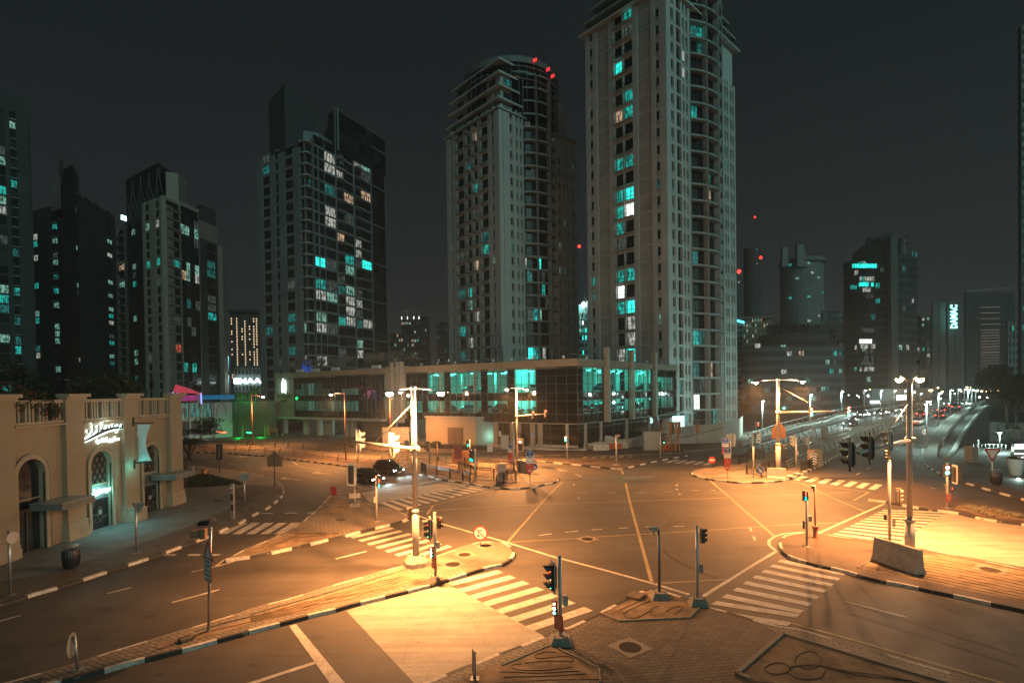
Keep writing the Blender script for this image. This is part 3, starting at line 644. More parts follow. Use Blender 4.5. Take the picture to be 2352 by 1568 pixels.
# ---- traffic signals
M_RED = em('red_lens',(1.0,.045,.02),14);M_AMB = em('amber_lens',(1.0,.55,.15),9);M_GRN = em('green_lens',(.0,1.0,.55),14)
M_REDH = em('red_lens_bright',(1.0,.16,.10),30);M_GRNH = em('green_lens_bright',(.05,1.0,.62),30);M_AMBH = em('amber_lens_bright',(1,.9,.7),24)
M_LOFF = mat('dark_lens',(.05,.03,.03),.25,var=0)
M_PLW = mat('white_plate',(.62,.61,.57),.5,var=.1);M_HSG = mat('signal_housing',(.045,.042,.04),.5,var=.2);M_HSGP = mat('signal_housing_pale',(.40,.38,.33),.5,var=.15)
def signal(p,face,label,lit='rag',plate=True,s=1.0,backcol=None,bright=False,group='traffic signals',pal=False):
 """three lens vehicle signal centred at p, facing heading face (degrees)"""
 f = V2(face);r = Vector((0,0,1)).cross(f)      # r: viewer's right when looking at it is -r
 root = empty('traffic_signal',label,'traffic signal',p,0,group)
 H = 1.05 * s;hs = M_HSGP if pal else M_HSG
 b = MB();b.box((0,0,0),(.20 * s,.33 * s,H),hs,f);b.box(-f * .12 * s,(.05 * s,.24 * s,H * .8),hs,f);b.build('housing',root)
 if plate:
  k = MB();n = 5;W,Hh,rr = .30 * s,.66 * s,.1 * s;w2,h2 = .235 * s,.60 * s
  def rnd(W,Hh,rr,off):
   o = []
   for cx,cz,a0 in ((W - rr,Hh - rr,0),(-W + rr,Hh - rr,90),(-W + rr,-Hh + rr,180),(W - rr,-Hh + rr,270)):
    for q in range(n): an = math.radians(a0 + 90 * q / (n - 1));o.append(f * off + r * (cx + rr * math.cos(an)) + Vector((0,0,cz + rr * math.sin(an))))
   return o
  k.extrude(rnd(W,Hh,rr,-.03 * s),f * .03 * s,M_PLW);k.build('backing_board',root)
  k = MB();k.extrude(rnd(w2,h2,rr * .8,.003 * s),f * .012,M_HSG);k.build('backing_panel',root)
  if backcol:
   k = MB();k.extrude(rnd(W * .96,Hh * .97,rr,-.045 * s),f * .012,backcol);k.build('back_plate',root)
 mats = {'r': M_REDH if bright else M_RED,'a': M_AMBH if bright else M_AMB,'g': M_GRNH if bright else M_GRN}
 for i,c in enumerate('rag'):
  z = (1 - i) * .34 * s;o = f * .10 * s + Vector((0,0,z));on = c in lit
  k = MB();k.lathe(o,[(.125 * s,0),(.12 * s,.02 * s),(.06 * s,.035 * s),(.005,.04 * s)],mats[c] if on else M_LOFF,14,f);ln = k.build('lens',root)
  k = MB();ns = 9;inn = [];
  for rad,kk in ((.15 * s,0),(.142 * s,1)):
   for j in range(ns):
    an = math.radians(-25 + 230 * j / (ns - 1));q = r * (rad * math.cos(an)) + Vector((0,0,rad * math.sin(an)))
    dep = .12 * s + .2 * s * (0.5 + .5 * math.sin(an));inn.append((o + q,o + q + f * dep))
  for j in range(ns - 1):
   a0,a1 = inn[j],inn[j + 1];k.face([a0[0],a1[0],a1[1],a0[1]],hs);c0,c1 = inn[ns + j],inn[ns + j + 1];k.face([c0[0],c0[1],c1[1],c1[0]],hs)
   k.face([a0[1],a1[1],c1[1],c0[1]],hs)
  k.build('visor',root)
 return root
def ped(p,face,label,lit='g',s=1.0,group='pedestrian signals',n=2,hot=False):
 f = V2(face);r = Vector((0,0,1)).cross(f);root = empty('pedestrian_signal',label,'pedestrian signal',p,0,group)
 b = MB();H = .30 * n * s;b.box((0,0,0),(.17 * s,.28 * s,H),M_HSG,f);b.build('housing',root)
 cs = [('r',M_REDH if hot else M_RED),('g',M_GRNH if hot else M_GRN)] if n == 2 else [('r',M_REDH),('a',M_AMBH),('g',M_GRNH)]
 for i,(c,mm) in enumerate(cs):
  z = ((n - 1) / 2 - i) * .29 * s;k = MB()
  if c in lit or hot:
   # a small walking or standing figure in lit segments
   o = f * .09 * s + Vector((0,0,z))
   if n == 2 and not hot:
    k.lathe(o + Vector((0,0,.075 * s)),[(.022 * s,0),(.022 * s,.006)],mm,10,f)
    k.box(o + f * .004,(.008,.05 * s,.085 * s),mm,f)
    for sg in (-1,1): k.beam(o + f * .004 + Vector((0,0,-.03 * s)),o + f * .004 + r * (sg * .045 * s * (1 if c == 'g' else .35)) + Vector((0,0,-.105 * s)),.006,.022 * s,mm)
   else: k.lathe(o,[(.105 * s,0),(.09 * s,.02)],mm,12,f)
  else: k.lathe(f * .085 * s + Vector((0,0,z)),[(.1 * s,0),(.09 * s,.008)],M_LOFF,12,f)
  k.build('lens',root)
  k = MB();k.box(f * .16 * s + Vector((0,0,z + .135 * s)),(.16 * s,.29 * s,.02),M_HSG,f);k.build('visor',root)
 return root
def pole(base,top,label,r=.06,m=None,foot=None,num=None,cap=True,group='signal and sign poles',name='pole',cat='pole',tilt=None):
 base = Vector(base);h = top - base.z;root = empty(name,label,cat,base,0,group);m = m or M_GAL
 b = MB();tp = Vector((0,0,h)) if tilt is None else Vector(tilt);b.tube([(0,0,0),tp],r,m,12)
 if cap: b.lathe(tp - Vector((0,0,.03)),[(r * 1.15,0),(r * 1.15,.05),(r * .6,.07)],m,12)
 b.build('shaft',root)
 if foot:
  k = MB();w,hh = foot;w2 = w * .62
  A = [(-w / 2,-w / 2,0),(w / 2,-w / 2,0),(w / 2,w / 2,0),(-w / 2,w / 2,0)];B = [(p[0] * .72,p[1] * .72,hh) for p in A]
  for i in range(4): j = (i + 1) % 4;k.face([A[i],A[j],B[j],B[i]],M_FOOT)
  k.face(B,M_FOOT);k.build('footing',root)
  for sx in (-1,1):
   for sy in (-1,1): q = MB();q.lathe((sx * w * .28,sy * w * .28,hh),[(.018,0),(.018,.07),(.008,.09)],M_DSTEEL,6);q.build('bolt',root)
 else:
  k = MB();k.box((0,0,.012),(.3,.3,.024),m);k.build('base_plate',root)
 return root
def pbox(p,face,label,m=None,s=(.14,.18,.34),name='push_button_box'):
 f = V2(face);root = empty(name,label,'control box',p,0,'push button boxes')
 b = MB();b.box((0,0,0),s,m or M_HSGP,f);b.build('case',root)
 k = MB();k.box(f * (s[0] / 2 + .012),(.03,s[1] * .9,s[2] * .92),M_HSG,f);k.build('lid',root)
 return root
M_SRED = mat('sign_red',(.42,.03,.03),.45,var=.1);M_SBLU = mat('sign_blue',(.01,.09,.28),.4,var=.1);M_SWHT = mat('sign_white',(.72,.72,.70),.45,var=.06);M_SBK = mat('sign_black',(.02,.02,.02),.5,var=0)
M_SBACK = mat('sign_back_grey',(.33,.34,.34),.45,.4,var=.12);M_SBRN = mat('sign_back_brown',(.36,.17,.09),.6,.1,var=.15);M_SMAR = mat('sign_maroon',(.30,.045,.045),.5,var=.1)
def disc(b,c,f,r,m,t=.015,off=0,n=28): b.lathe(Vector(c) + f * off,[(r,0),(r,t)],m,n,f)
def sign_root(name,label,cat,p,group=None): return empty(name,label,cat,p,0,group)
def round_sign(p,face,kind,label,r=.3,group=None):
 f = V2(face);rt = f.cross(Vector((0,0,1))) * -1;rt = Vector((0,0,1)).cross(f);root = sign_root('road_sign',label,'road sign',p,group)
 b = MB();up = Vector((0,0,1))
 disc(b,(0,0,0),f,r,{'no_entry': M_SRED,'blue': M_SBLU,'tram': M_SBLU,'speed': M_SRED,'uturn': M_SRED,'back': M_SBACK}[kind]);b.build('plate',root)
 k = MB()
 if kind in ('speed','uturn'): disc(k,(0,0,0),f,r * .8,M_SWHT,.004,.015);k.build('face',root);k = MB()
 if kind in ('blue','tram'):
  disc(k,(0,0,0),f,r,M_SWHT,.003,.015);disc(k,(0,0,0),f,r * .93,M_SBLU,.003,.018);k.build('face',root);k = MB()
 o = f * .022
 # rt is the viewer's left->right direction when looking at the face
 if kind == 'no_entry': k.box(o,(.006,r * 1.3,r * .32),M_SWHT,f)
 if kind == 'speed':
  text_obj('60',r * 1.05,M_SBK,'numerals',root,frame(f * .021,rt),.002,bold=.006)
 if kind == 'blue':
  a,c = rt * (-r * .42) + up * (r * .5),rt * (r * .42) + up * (-r * .5)
  k.beam(a + o,c + o,.006,r * .2,M_SWHT) ;d = (c - a).normalized()
  k.extrude([c + o + d * r * .12,c + o - rt * r * .62,c + o + up * r * .62],f * .005,M_SWHT)
 if kind == 'tram':
  for q in ((-.3,-.5,-.3,.45),(.3,-.5,.3,.45),(-.3,.5,.3,.5),(-.4,-.5,.4,-.5),(-.2,.25,.2,.25)):
   k.beam(rt * (q[0] * r) + up * (q[1] * r) + o,rt * (q[2] * r) + up * (q[3] * r) + o,.005,r * .13,M_SWHT)
 if kind == 'uturn':
  pts = [rt * (r * (.28 * math.cos(t))) + up * (r * (.15 + .28 * math.sin(t))) + o for t in [math.pi * j / 8 for j in range(9)]]
  pts = [rt * (r * .28) + up * (-r * .5) + o] + pts + [rt * (-r * .28) + up * (-r * .3) + o]
  for x,y in zip(pts[:-1],pts[1:]): k.beam(x,y,.006,r * .15,M_SBK)
  k.extrude([rt * (-r * .55) - up * r * .22 + o,rt * (-r * .01) - up * r * .22 + o,rt * (-r * .28) - up * r * .58 + o],f * .004,M_SBK)
  k.beam(rt * (-r * .58) + up * (r * .58) + f * .03,rt * (r * .58) - up * (r * .58) + f * .03,.006,r * .12,M_SRED)
 if kind in ('speed',): pass
 elif k.f: k.build('symbol',root)
 return root
def tri_sign(p,face,label,s=.5,inverted=True,back=False,group=None):
 f = V2(face);rt = Vector((0,0,1)).cross(f);up = Vector((0,0,1)) * (-1 if inverted else 1);root = sign_root('warning_sign' if not inverted else 'give_way_sign',label,'road sign',p,group)
 def T(q,off): return [rt * (-q) - up * (q * .577) + f * off,rt * q - up * (q * .577) + f * off,up * (q * 1.155) + f * off]
 b = MB();b.extrude(T(s,0),f * .015,M_SBACK if back else M_SRED);b.build('plate',root)
 if not back: k = MB();k.extrude(T(s * .66,.017),f * .004,M_SWHT);k.build('face',root)
 return root
def rect_sign(p,face,w,h,m,label,name='sign_board',lines=None,tm=None,border=None,cat='sign',group=None,size=None,ft=.002):
 f = V2(face);rt = Vector((0,0,1)).cross(f);root = sign_root(name,label,cat,p,group)
 b = MB();b.box((0,0,0),(.02,w,h),border or m,f);b.build('plate',root)
 if border: k = MB();k.box(f * .012,(.006,w * .93,h * .96),m,f);k.build('face',root)
 if lines:
  n = len(lines)
  for i,(t,sz) in enumerate(lines):
   text_obj(t,sz,tm or M_SWHT,'lettering',root,frame(f * .018 + Vector((0,0,h * (.5 - (i + .5) / n))),rt),ft)
 return root
# Arabic words in presentation forms, written in visual order
AR_SIS = '\uFEAF\uFEAE\uFE98\uFEB4\uFEF4\uFEB3'
AR_TRAM = '\uFEC2\uFED8\uFED3 \uFEE1\uFE8D\uFEAE\uFE98\uFEDF\uFE8D'
AR_NO = '\uFEC9\uFEEE\uFEE8\uFEE4\uFEE3';AR_STAND = '\uFED1\uFEEE\uFED7\uFEEE\uFEDF\uFE8D';AR_RAIL = '\uFE94\uFEDC\uFEB4\uFEDF\uFE8D \uFEF0\uFEE0\uFECB'
def P_(zf,x0,y0,ytop,label,z0=.15,r=.06,**k):
 base = G(zf(x0,y0),z0);t = D(zf(k.pop('xt',x0),ytop),base.y)
 o = pole(base,t.z,label,r=r,tilt=(t - base if k.pop('lean',False) else None),**k);return o.location.copy()
def at(zf,x,y,base,dy=0.0): return D(zf(x,y),base.y + dy)
# gantry signals
A,E = ARM955;nrm = 45
for px,lb in (((823,1012),'pale backed traffic signal at the tip of the central gantry arm'),((900,1022),'pale backed traffic signal midway along the central gantry arm')):
 t = (px[0] - 953) / (808 - 953);d = A.lerp(E,.97 if t > .8 else .40);d = D(px,d.y);signal(d + Vector((.0,.0,0)),38,lb,lit='r',s=1.15,pal=True,backcol=M_PLW)
 k = MB();k.tube([d - V2(38) * .22 - V2(128) * .2 + Vector((0,0,-.75)),d - V2(38) * .22 - V2(128) * .2 + Vector((0,0,.8))],.035,M_GAL,8);tag(k.build('hanger_bar'),lb.replace('pale backed traffic signal','thin hanger bar beside the signal'),'hanger bar')
A,E = ARM2090
for px,t,lb in (((1955,1043),1.02,'dark traffic signal at the arm tip of the tall right gantry'),((2000,1028),.80,'dark traffic signal in the middle of the right gantry arm'),((2044,1013),.42,'pale backed traffic signal nearest the pole of the right gantry')):
 d = D(px,A.lerp(E,t).y);signal(d,140,lb,lit='a',s=1.1 if t > .5 else 1.0,pal=t < .5,plate=True,backcol=None if t > .5 else M_PLW)
 k = MB();o = d + V2(50) * -.42;k.tube([o + Vector((0,0,-.75)),o + Vector((0,0,.8))],.045,M_DSTEEL if t > .5 else M_GAL,8);tag(k.build('hanger_bar'),'vertical hanger bar: ' + lb.replace('traffic signal','signal'),'hanger bar')
for x,y in ((1862,946),(1947,944)):
 signal(D((x,y),b1788.y - .35),270,'lit traffic signal ' + ('at the end' if x > 1900 else 'halfway along') + ' of the tram island gantry arm',lit='rag',s=.95 if x < 1900 else 1.1,bright=True,plate=False)
for x,y in ((1224,953),(1253,949.5)):
 signal(D((x,y),b1188.y - .3),288,'red traffic signal ' + ('at the end' if x > 1240 else 'halfway along') + ' of the short arm near the podium corner',lit='r',s=1.0,plate=False)
# foreground signal and its fittings
b = P_(z7,520,1215,480,'nearest signal pole with four heads of bolts on its footing',r=.075,foot=(.85,.28),name='signal_pole',cat='signal pole')
signal(at(z7,452,655,b,-.05),190,'nearest traffic signal with white bordered board over the big crossing',lit='rag',s=.95)
ped(at(z7,475,922,b,-.1),215,'small three lens repeater signal on the nearest pole',n=3,hot=True,s=.6)
NT = [('Do Not Enter Junction',.05),('Until Exit is Clear',.05),('Even If Lights',.05),('Are Green',.05)]
def redsign(p,face,label): return rect_sign(p,face,.52,.62,M_SMAR,label,name='notice_board',lines=[(AR_NO + ' ' + AR_STAND,.07),(AR_RAIL,.07),('Do Not Enter Junction',.045),('Unless Exit is Clear',.045),('Even if Light',.045),('is Green',.045)],cat='notice',border=M_SRED)
redsign(at(z7,503,1045,b,-.12),215,'maroon notice with white script on the nearest signal pole')
pbox(at(z7,556,856,b),20,'cream and black push button box on the nearest signal pole',s=(.14,.2,.38))
# refuge signal
b = P_(z6,1592,655,108,'chrome signal pole standing beside the large refuge footing',r=.075,name='signal_pole',cat='signal pole',foot=(.7,.08))
signal(at(z6,1541,243,b,-.05),195,'white bordered traffic signal beside the refuge gantry pole',lit='rag',s=.95)
signal(at(z6,1622,190,b,.1),330,'dark traffic signal on the far side of the refuge signal pole',lit='r',s=.6,plate=False)
ped(at(z6,1562,445,b,-.1),215,'small three lens repeater signal on the refuge signal pole',n=3,hot=True,s=.62)
redsign(at(z6,1577,538,b,-.12),215,'orange red notice with white script on the refuge signal pole')
pbox(at(z6,1613,385,b),20,'cream push button box on the refuge signal pole',s=(.13,.18,.34))
signal(at(z6,1388,120,b955,.35),160,'black signal head mounted behind the refuge gantry pole',lit='',s=.75,plate=False)
# camera pole and signal pole at the near corner
b = P_(z7,1368,835,258,'slim camera pole on a square footing in the near sand bed',r=.065,m=M_DSTEEL,foot=(.85,.30),name='camera_pole',cat='camera pole')
def camera(p,face,label,s=1.0,pal=True):
 f = V2(face);root = empty('detector_camera',label,'detector camera',p,0,'detector cameras');k = MB();k.box((0,0,0),(.34 * s,.22 * s,.2 * s),M_HSGP,f,(f * .25 + Vector((0,0,1))));k.build('case',root)
 k = MB();k.lathe(f * .17 * s,[(.06 * s,0),(.06 * s,.04)],M_SBK,12,f);k.build('lens',root);k = MB();k.tube([(0,0,-.1 * s),(0,0,-.28 * s)] ,.03 * s,M_DSTEEL,6);k.build('bracket',root);return root
camera(at(z7,1318,242,b),190,'cream detector camera on top of the slim near corner pole')
b = P_(z7,1694,890,222,'grooved steel signal pole on a footing by the near crossing',r=.075,foot=(.8,.34),name='signal_pole',cat='signal pole')
signal(at(z7,1735,305,b,.12),20,'black signal head turned away on the near corner pole',lit='',s=.62,plate=False)
pbox(at(z7,1722,580,b),340,'black faced push button box on the near corner pole',s=(.13,.2,.42))
# refuge right
b = P_(z8,488,395,-57,'silver signal pole on the brick nose of the right refuge',r=.075,foot=(.5,.05),name='signal_pole',cat='signal pole')
ped(at(z4,474,1462,b,-.15),262,'red over green pedestrian signal above the right refuge nose',lit='rg',s=1.05)
pbox(at(z8,514,156,b),330,'black push button box right of the silver refuge pole');pbox(at(z8,465,210,b),200,'brown push button box left of the silver refuge pole',s=(.08,.14,.5))
base = G(z8(560,322),.15);t = D(z4(549,1395),base.y)
o = pole(base,t.z,'detector camera pole with flared brown base on the right refuge',r=.055,m=M_RUST,name='camera_pole',cat='camera pole')
k = MB();k.lathe((0,0,0),[(.16,0),(.13,.1),(.12,.45),(.2,.72),(.24,.78)],M_RUST,4);k.build('flared_base',o)
camera(at(z4,545,1388,base),230,'cream detector camera on the flared base pole')
b = P_(z8,1198,390,-340,'chrome signal pole behind the long concrete barrier',r=.08,name='signal_pole',cat='signal pole')
signal(at(z4,1272,1465,b,.1),5,'pale backed traffic signal beside the barrier pole',lit='r',s=.72,plate=True,backcol=M_SBRN,pal=True)
pbox(at(z8,1168,145,b),200,'cream push button box left of the barrier pole');pbox(at(z8,1233,192,b),350,'steel push button box right of the barrier pole',m=M_STEEL,s=(.1,.12,.5))
signal(at(z4,1190,1110,b),170,'dim signal head high on the pole behind the barrier',lit='',s=.55,plate=False)
# east corner
b = P_(z12,496,1388,922,'white signal pole on the corner of the east crossing',r=.08,name='signal_pole',cat='signal pole')
ped(at(z12,487,990,b,-.15),262,'red over green pedestrian signal on the east corner pole',lit='rg',s=1.35,hot=True)
signal(at(z12,575,1035,b,.05),350,'traffic signal with white board on the east corner pole',lit='ra',s=1.15)
ped(at(z12,537,1195,b,.05),300,'single red repeater light below the east corner signal',lit='r',s=.7,hot=False)
redsign(at(z12,512,1280,b,-.1),285,'maroon notice with script on the east corner signal pole');pbox(at(z12,470,1165,b),200,'cream push button box on the east corner pole')
# far side poles
b = P_(z3,603,1222,995,'bright white signal pole at the tip of the podium island',r=.09,name='signal_pole',cat='signal pole');ped(at(z3,587,1016,b),265,'red signal light on the podium island tip pole',lit='r',s=1.1,hot=True,n=2)
pbox(at(z3,592,1108,b),200,'yellow button box on the podium island tip pole')
b = P_(z3,1044,1253,985,'white camera pole at the front kerb of the podium island',r=.1,foot=(.8,.1),name='camera_pole',cat='camera pole');camera(at(z3,1060,990,b),300,'camera box on the podium island pole',1.3)
b = P_(z3,1438,1185,965,'white signal pole in front of the grey utility cabinet',r=.09,name='signal_pole',cat='signal pole');signal(at(z3,1460,1012,b),320,'dark signal head with green glow by the podium cabinet',lit='g',s=1.4,plate=False)
b = P_(z9,1440,588,247,'pale signal pole at the left railing',r=.09,name='signal_pole',cat='signal pole',foot=(.7,.08));signal(at(z9,1408,315,b,-.1),250,'green traffic signal facing the left approach',lit='g',s=1.35,plate=False)
b = P_(z9,1384,432,150,'white signal pole behind the left railing',r=.08,name='signal_pole',cat='signal pole',z0=.15);ped(at(z9,1364,192,b),262,'green pedestrian light behind the left railing',lit='g',s=1.4,hot=False)
signal(D(z9(1910,208),b1188.y - .3),262,'red traffic signal with white border on the podium corner lamp post',lit='r',s=1.35,bright=True)
b = P_(z9,963,400,172,'dark signal pole on the tram reserve',r=.08,m=M_DSTEEL,name='signal_pole',cat='signal pole');signal(at(z9,945,220,b),200,'black signal head on the tram reserve pole',lit='',s=1.3,plate=False)
b = P_(z9,1042,420,187,'orange lit bollard pole on the tram reserve',r=.1,m=M_SBRN);pbox(at(z9,1052,345,b),330,'dark box on the orange lit pole',s=(.2,.25,.5),m=M_HSG)
b = P_(z9,1842,470,-30,'thick pale pole beside the podium corner lamp post',r=.13,m=M_GAL)
b = P_(z9,183,850,422,'signal pole with a large board seen from behind on the triangular island',r=.085,name='signal_pole',cat='signal pole',foot=(.8,.3));signal(at(z9,148,515,b,.1),75,'large traffic signal board seen from behind',lit='',s=1.5,backcol=M_PLW)
pbox(at(z9,193,650,b),300,'black button box below the large signal board',m=M_HSG)
rect_sign(at(z9,180,735,b,-.1),285,.95,.42,M_CPALE,'blank pale board low on the triangular island pole',cat='board')
b = P_(z9,411,1003,532,'cream signal pole on the brick of the triangular island',r=.08,name='signal_pole',cat='signal pole',foot=(.5,.05));ped(at(z9,436,602,b,-.1),275,'red over green pedestrian signal on the triangular island',lit='rg',s=1.25)
pbox(at(z9,388,778,b),200,'black push button box on the cream triangular island pole',s=(.14,.18,.46))
# signs
b = P_(z6,1978,400,300,'short stub pole of the no u turn sign',z0=.15,r=.04,name='sign_pole',cat='sign pole');round_sign(at(z6,1976,282,b,-.04),262,'uturn','round red no u turn sign at the refuge nose',r=.47)
b = P_(z5,1790,1120,240,'tall sign pole in the long median sand bed',r=.06,m=M_STEEL,xt=1805,lean=True,name='sign_pole',cat='sign pole',z0=.15)
o = rect_sign(at(z5,1783,598,b,-.08),234,.62,.98,M_SWHT,'white do not stop notice in a red frame on the tall median pole',lines=[(AR_NO,.15),(AR_STAND,.15),(AR_RAIL,.13),('Do Not Stop',.12),('on Tracks',.12)],tm=M_SBK,border=M_SRED,name='notice_board',cat='notice')
tri_sign(at(z5,1787,455,b,-.08),234,'white warning triangle with red rim above the do not stop notice',.46,inverted=False)
root = empty('warning_light','solar warning beacon with hoods atop the tall median pole','warning light',at(z5,1745,285,b,0));f = V2(190)
k = MB();k.box((0,0,0),(.2,.3,.42),M_SBRN,f);k.build('housing',root)
for s_ in (-1,1):
 k = MB();k.tube([f * .1 + V2(280) * (.12 * s_) ,f * .42 + V2(280) * (.12 * s_) + Vector((0,0,.02))],[.13,.16],M_SBRN,12,caps=False);k.build('visor',root)
k = MB();k.box(Vector((0,0,.42)),(.42,.3,.03),M_DKGL,V2(200),Vector((.45,-.2,.8)));k.build('solar_panel',root);k = MB();k.tube([(0,0,.2),(0,0,.42)],.02,M_DSTEEL,6);k.build('bracket',root)
b = P_(z5,670,1450,1165,'leaning sign pole on the long median',r=.05,m=M_STEEL,xt=635,lean=True,name='sign_pole',cat='sign pole',z0=.15);round_sign(at(z5,618,1240,b,-.05),200,'back','round grey sign back seen edge on at the median end',r=.43)
b = P_(z5,1173,452,30,'grey pole of the give way sign outside the shop',r=.06,m=M_STEEL,xt=1183,name='sign_pole',cat='sign pole');tri_sign(at(z5,1186,55,b,.08),90,'grey back of the give way triangle outside the shop',.42,back=True)
b = P_(z5,90,812,262,'grey pole with an edge on sign at the pavement end',r=.06,m=M_STEEL,xt=100,name='sign_pole',cat='sign pole');round_sign(at(z5,108,320,b),352,'back','round sign seen edge on by the shop corner',r=.3)
b = P_(z10,969,992,590,'blue grey pole of the second give way sign',r=.06,m=M_STEEL,xt=962,name='sign_pole',cat='sign pole');tri_sign(at(z10,965,612,b,.08),85,'grey back of the give way triangle near the bollard sign',.5,back=True)
k = MB();bb = G(z10(826,1105),.15);hh = D(z10(820,687),bb.y).z - bb.z
root = empty('parking_totem','tall black and white parking totem on the pavement','totem',bb)
k.box((0,0,hh / 2),(.3,.16,hh),M_STEEL,V2(350));k.build('body',root)
for z_,m_,h_ in ((.62,M_SBK,.55),(.33,M_SBK,.5),(.86,M_SBK,.12)): k = MB();k.box((0,-.09,hh * z_),(.22,.02,h_),m_,V2(350));k.build('panel',root)
for z_,m_ in ((.88,M_SWHT),(.50,M_SBRN),(.80,M_SRED)): k = MB();k.box((0,-.1,hh * z_),(.2,.02,.1),m_,V2(350));k.build('label_plate',root)
def house_sign(zf,x,yb,y0,y1,w,label,face=270,m=None):
 b = P_(zf,x,yb,y0 - 2,'thin dark pole of the ' + label.split(' ',1)[1][:40],r=.045,m=M_DSTEEL,name='sign_pole',cat='sign pole')
 c = D(zf(x,(y0 + y1) / 2),b.y + .1);top = D(zf(x,y0),b.y);bot = D(zf(x,y1),b.y);H = top.z - bot.z;f = V2(face);rt = Vector((0,0,1)).cross(f)
 root = empty('road_sign',label,'road sign',c,group='arrow shaped signs seen from behind');k = MB();W = w / 2
 k.extrude([rt * -W + Vector((0,0,-H / 2)),rt * W + Vector((0,0,-H / 2)),rt * W + Vector((0,0,H * .12)),rt * (W * .8) + Vector((0,0,H * .12)),Vector((0,0,H / 2)),rt * (-W * .8) + Vector((0,0,H * .12)),rt * -W + Vector((0,0,H * .12))],f * .03,m or M_SBRN);k.build('plate',root)
 return b
house_sign(z10,1320,715,302,485,1.7,'red brown warning board seen from behind at the left kerb',265)
house_sign(z3,1768,1090,868,965,.95,'dark brown arrow board seen from behind by the ramp wall',270)
c = D(z11(990,680),b1788.y + .35);root = empty('road_sign','orange arrow board seen from behind on the tram island gantry','road sign',c,group='arrow shaped signs seen from behind');k = MB()
k.extrude([(-.75,0,-1),(.75,0,-1),(.75,0,.15),(.6,0,.15),(0,0,1),(-.6,0,.15),(-.75,0,.15)],(0,.03,0),mat('sign_back_dim',(.20,.10,.055),.6));k.build('plate',root)
b = P_(z10,670,548,250,'thin pole of the dark signal board by the left road',r=.06,m=M_DSTEEL);k = MB();root = empty('signal_board','dark rounded signal board seen from behind at the left kerb','signal board',at(z10,671,312,b));k.box((0,0,0),(.75,.2,2.0),M_HSG);k.build('housing',root);k = MB();k.box((0,-.12,0),(.22,.03,1.6),M_SBACK);k.build('spine',root)
b = P_(z10,2012,835,742,'stub pole of the red marker on the island tip',r=.04,m=M_DSTEEL);rect_sign(at(z10,2012,770,b,-.05),275,.55,.85,M_SRED,'red marker board at the tip of the triangular island',cat='marker')
def tram_group(zf,x,yb,yt,yw,yr,yn,w,lab,face=262,noentry=True):
 b = P_(zf,x,yb,yt - 8,'slim pole of the tram signs ' + lab,r=.045,m=M_STEEL,name='sign_pole',cat='sign pole')
 round_sign(at(zf,x,yt,b,-.06),face,'tram','blue round tram sign ' + lab,r=w * .52)
 o = rect_sign(at(zf,x,yw,b,-.06),face,w,w * .9,M_SWHT,'white tram only plate ' + lab,lines=[(AR_TRAM,w * .24),('Tram Only',w * .22)],tm=M_SBK,cat='sign plate')
 o = rect_sign(at(zf,x,yr,b,-.06),face,w,w * 1.15,M_SRED,'red notice plate below the tram sign ' + lab,lines=[('\u29B8',w * .3),('No Entry',w * .14),('Except Trams',w * .14)],cat='sign plate')
 if noentry: round_sign(at(zf,x,yn,b,-.06),face,'no_entry','red no entry disc ' + lab,r=w * .38)
 return b
tram_group(z9,2012,600,297,362,420,475,.85,'at the left platform tip',285)
tram_group(z9,1815,440,218,280,325,373,.85,'by the podium lamp post',262)
tram_group(z11,343,1290,945,1020,1088,1160,.72,'nearest on the right tram island',250)
tram_group(z11,318,1100,820,890,945,0,.88,'behind on the right tram island',262,noentry=False)
b = P_(z11,150,1165,1100,'short pole of the lone no entry disc',r=.035,m=M_STEEL);round_sign(at(z11,149,1064,b,-.05),268,'no_entry','lone round no entry sign at the left end of the tram island',r=.42)
b = P_(z9,2052,500,440,'short white pole of the left keep right sign',r=.035,m=M_GAL);round_sign(at(z9,2055,432,b,-.05),268,'blue','blue keep right arrow at the left platform tip',r=.43)
b = P_(z11,752,1296,1200,'short pole of the right keep right sign',r=.035,m=M_STEEL);round_sign(at(z11,748,1188,b,-.05),255,'blue','blue keep right arrow before the tram island railing',r=.42)
b = P_(z12,257,760,600,'dark pole of the round speed limit sign on the bridge',r=.05,m=M_DSTEEL);round_sign(at(z12,256,592,b,-.05),262,'speed','round 60 speed limit sign at the start of the bridge',r=.5)
b = P_(z9,773,275,60,'pole of the round 60 sign by the garage entrance',r=.05,m=M_DSTEEL);round_sign(at(z9,770,50,b,-.05),262,'speed','round 60 sign by the garage entrance',r=.45)
b = P_(z9,735,420,190,'thin pole of the pedestrian warning triangle',r=.045,m=M_RUST);tri_sign(at(z9,735,222,b,-.05),265,'pale red warning triangle behind the central lamp post',.55,inverted=False);round_sign(at(z9,723,180,b,-.05),265,'back','dark round sign above the warning triangle',r=.3)
b = P_(z9,1596,470,268,'thin pole of the tram symbol board',r=.045,m=M_DSTEEL);rect_sign(at(z9,1593,234,b,-.05),265,.72,1.1,M_SWHT,'white tram symbol board above the left railing',border=M_SBK,lines=[('\u2014',.5),('TRAM',.2)],tm=M_SBK)
b = P_(z9,1700,275,108,'thin pole of the small board at the lit doorway',r=.045,m=M_STEEL);rect_sign(at(z9,1699,88,b,-.05),270,.38,.8,M_SBACK,'small grey board in front of the lit doorway')
b = P_(z9,1262,530,250,'red back pole of the tram board behind the railing',r=.05,m=M_RUST);rect_sign(at(z9,1260,285,b,-.05),268,.9,1.5,M_SMAR,'dark red board seen from behind over the left railing')
b = P_(z9,2035,270,90,'thin pole of the small signs by the glass corner',r=.05,m=M_STEEL);round_sign(at(z9,2045,105,b,-.05),250,'blue','small blue sign by the glass corner',r=.38)
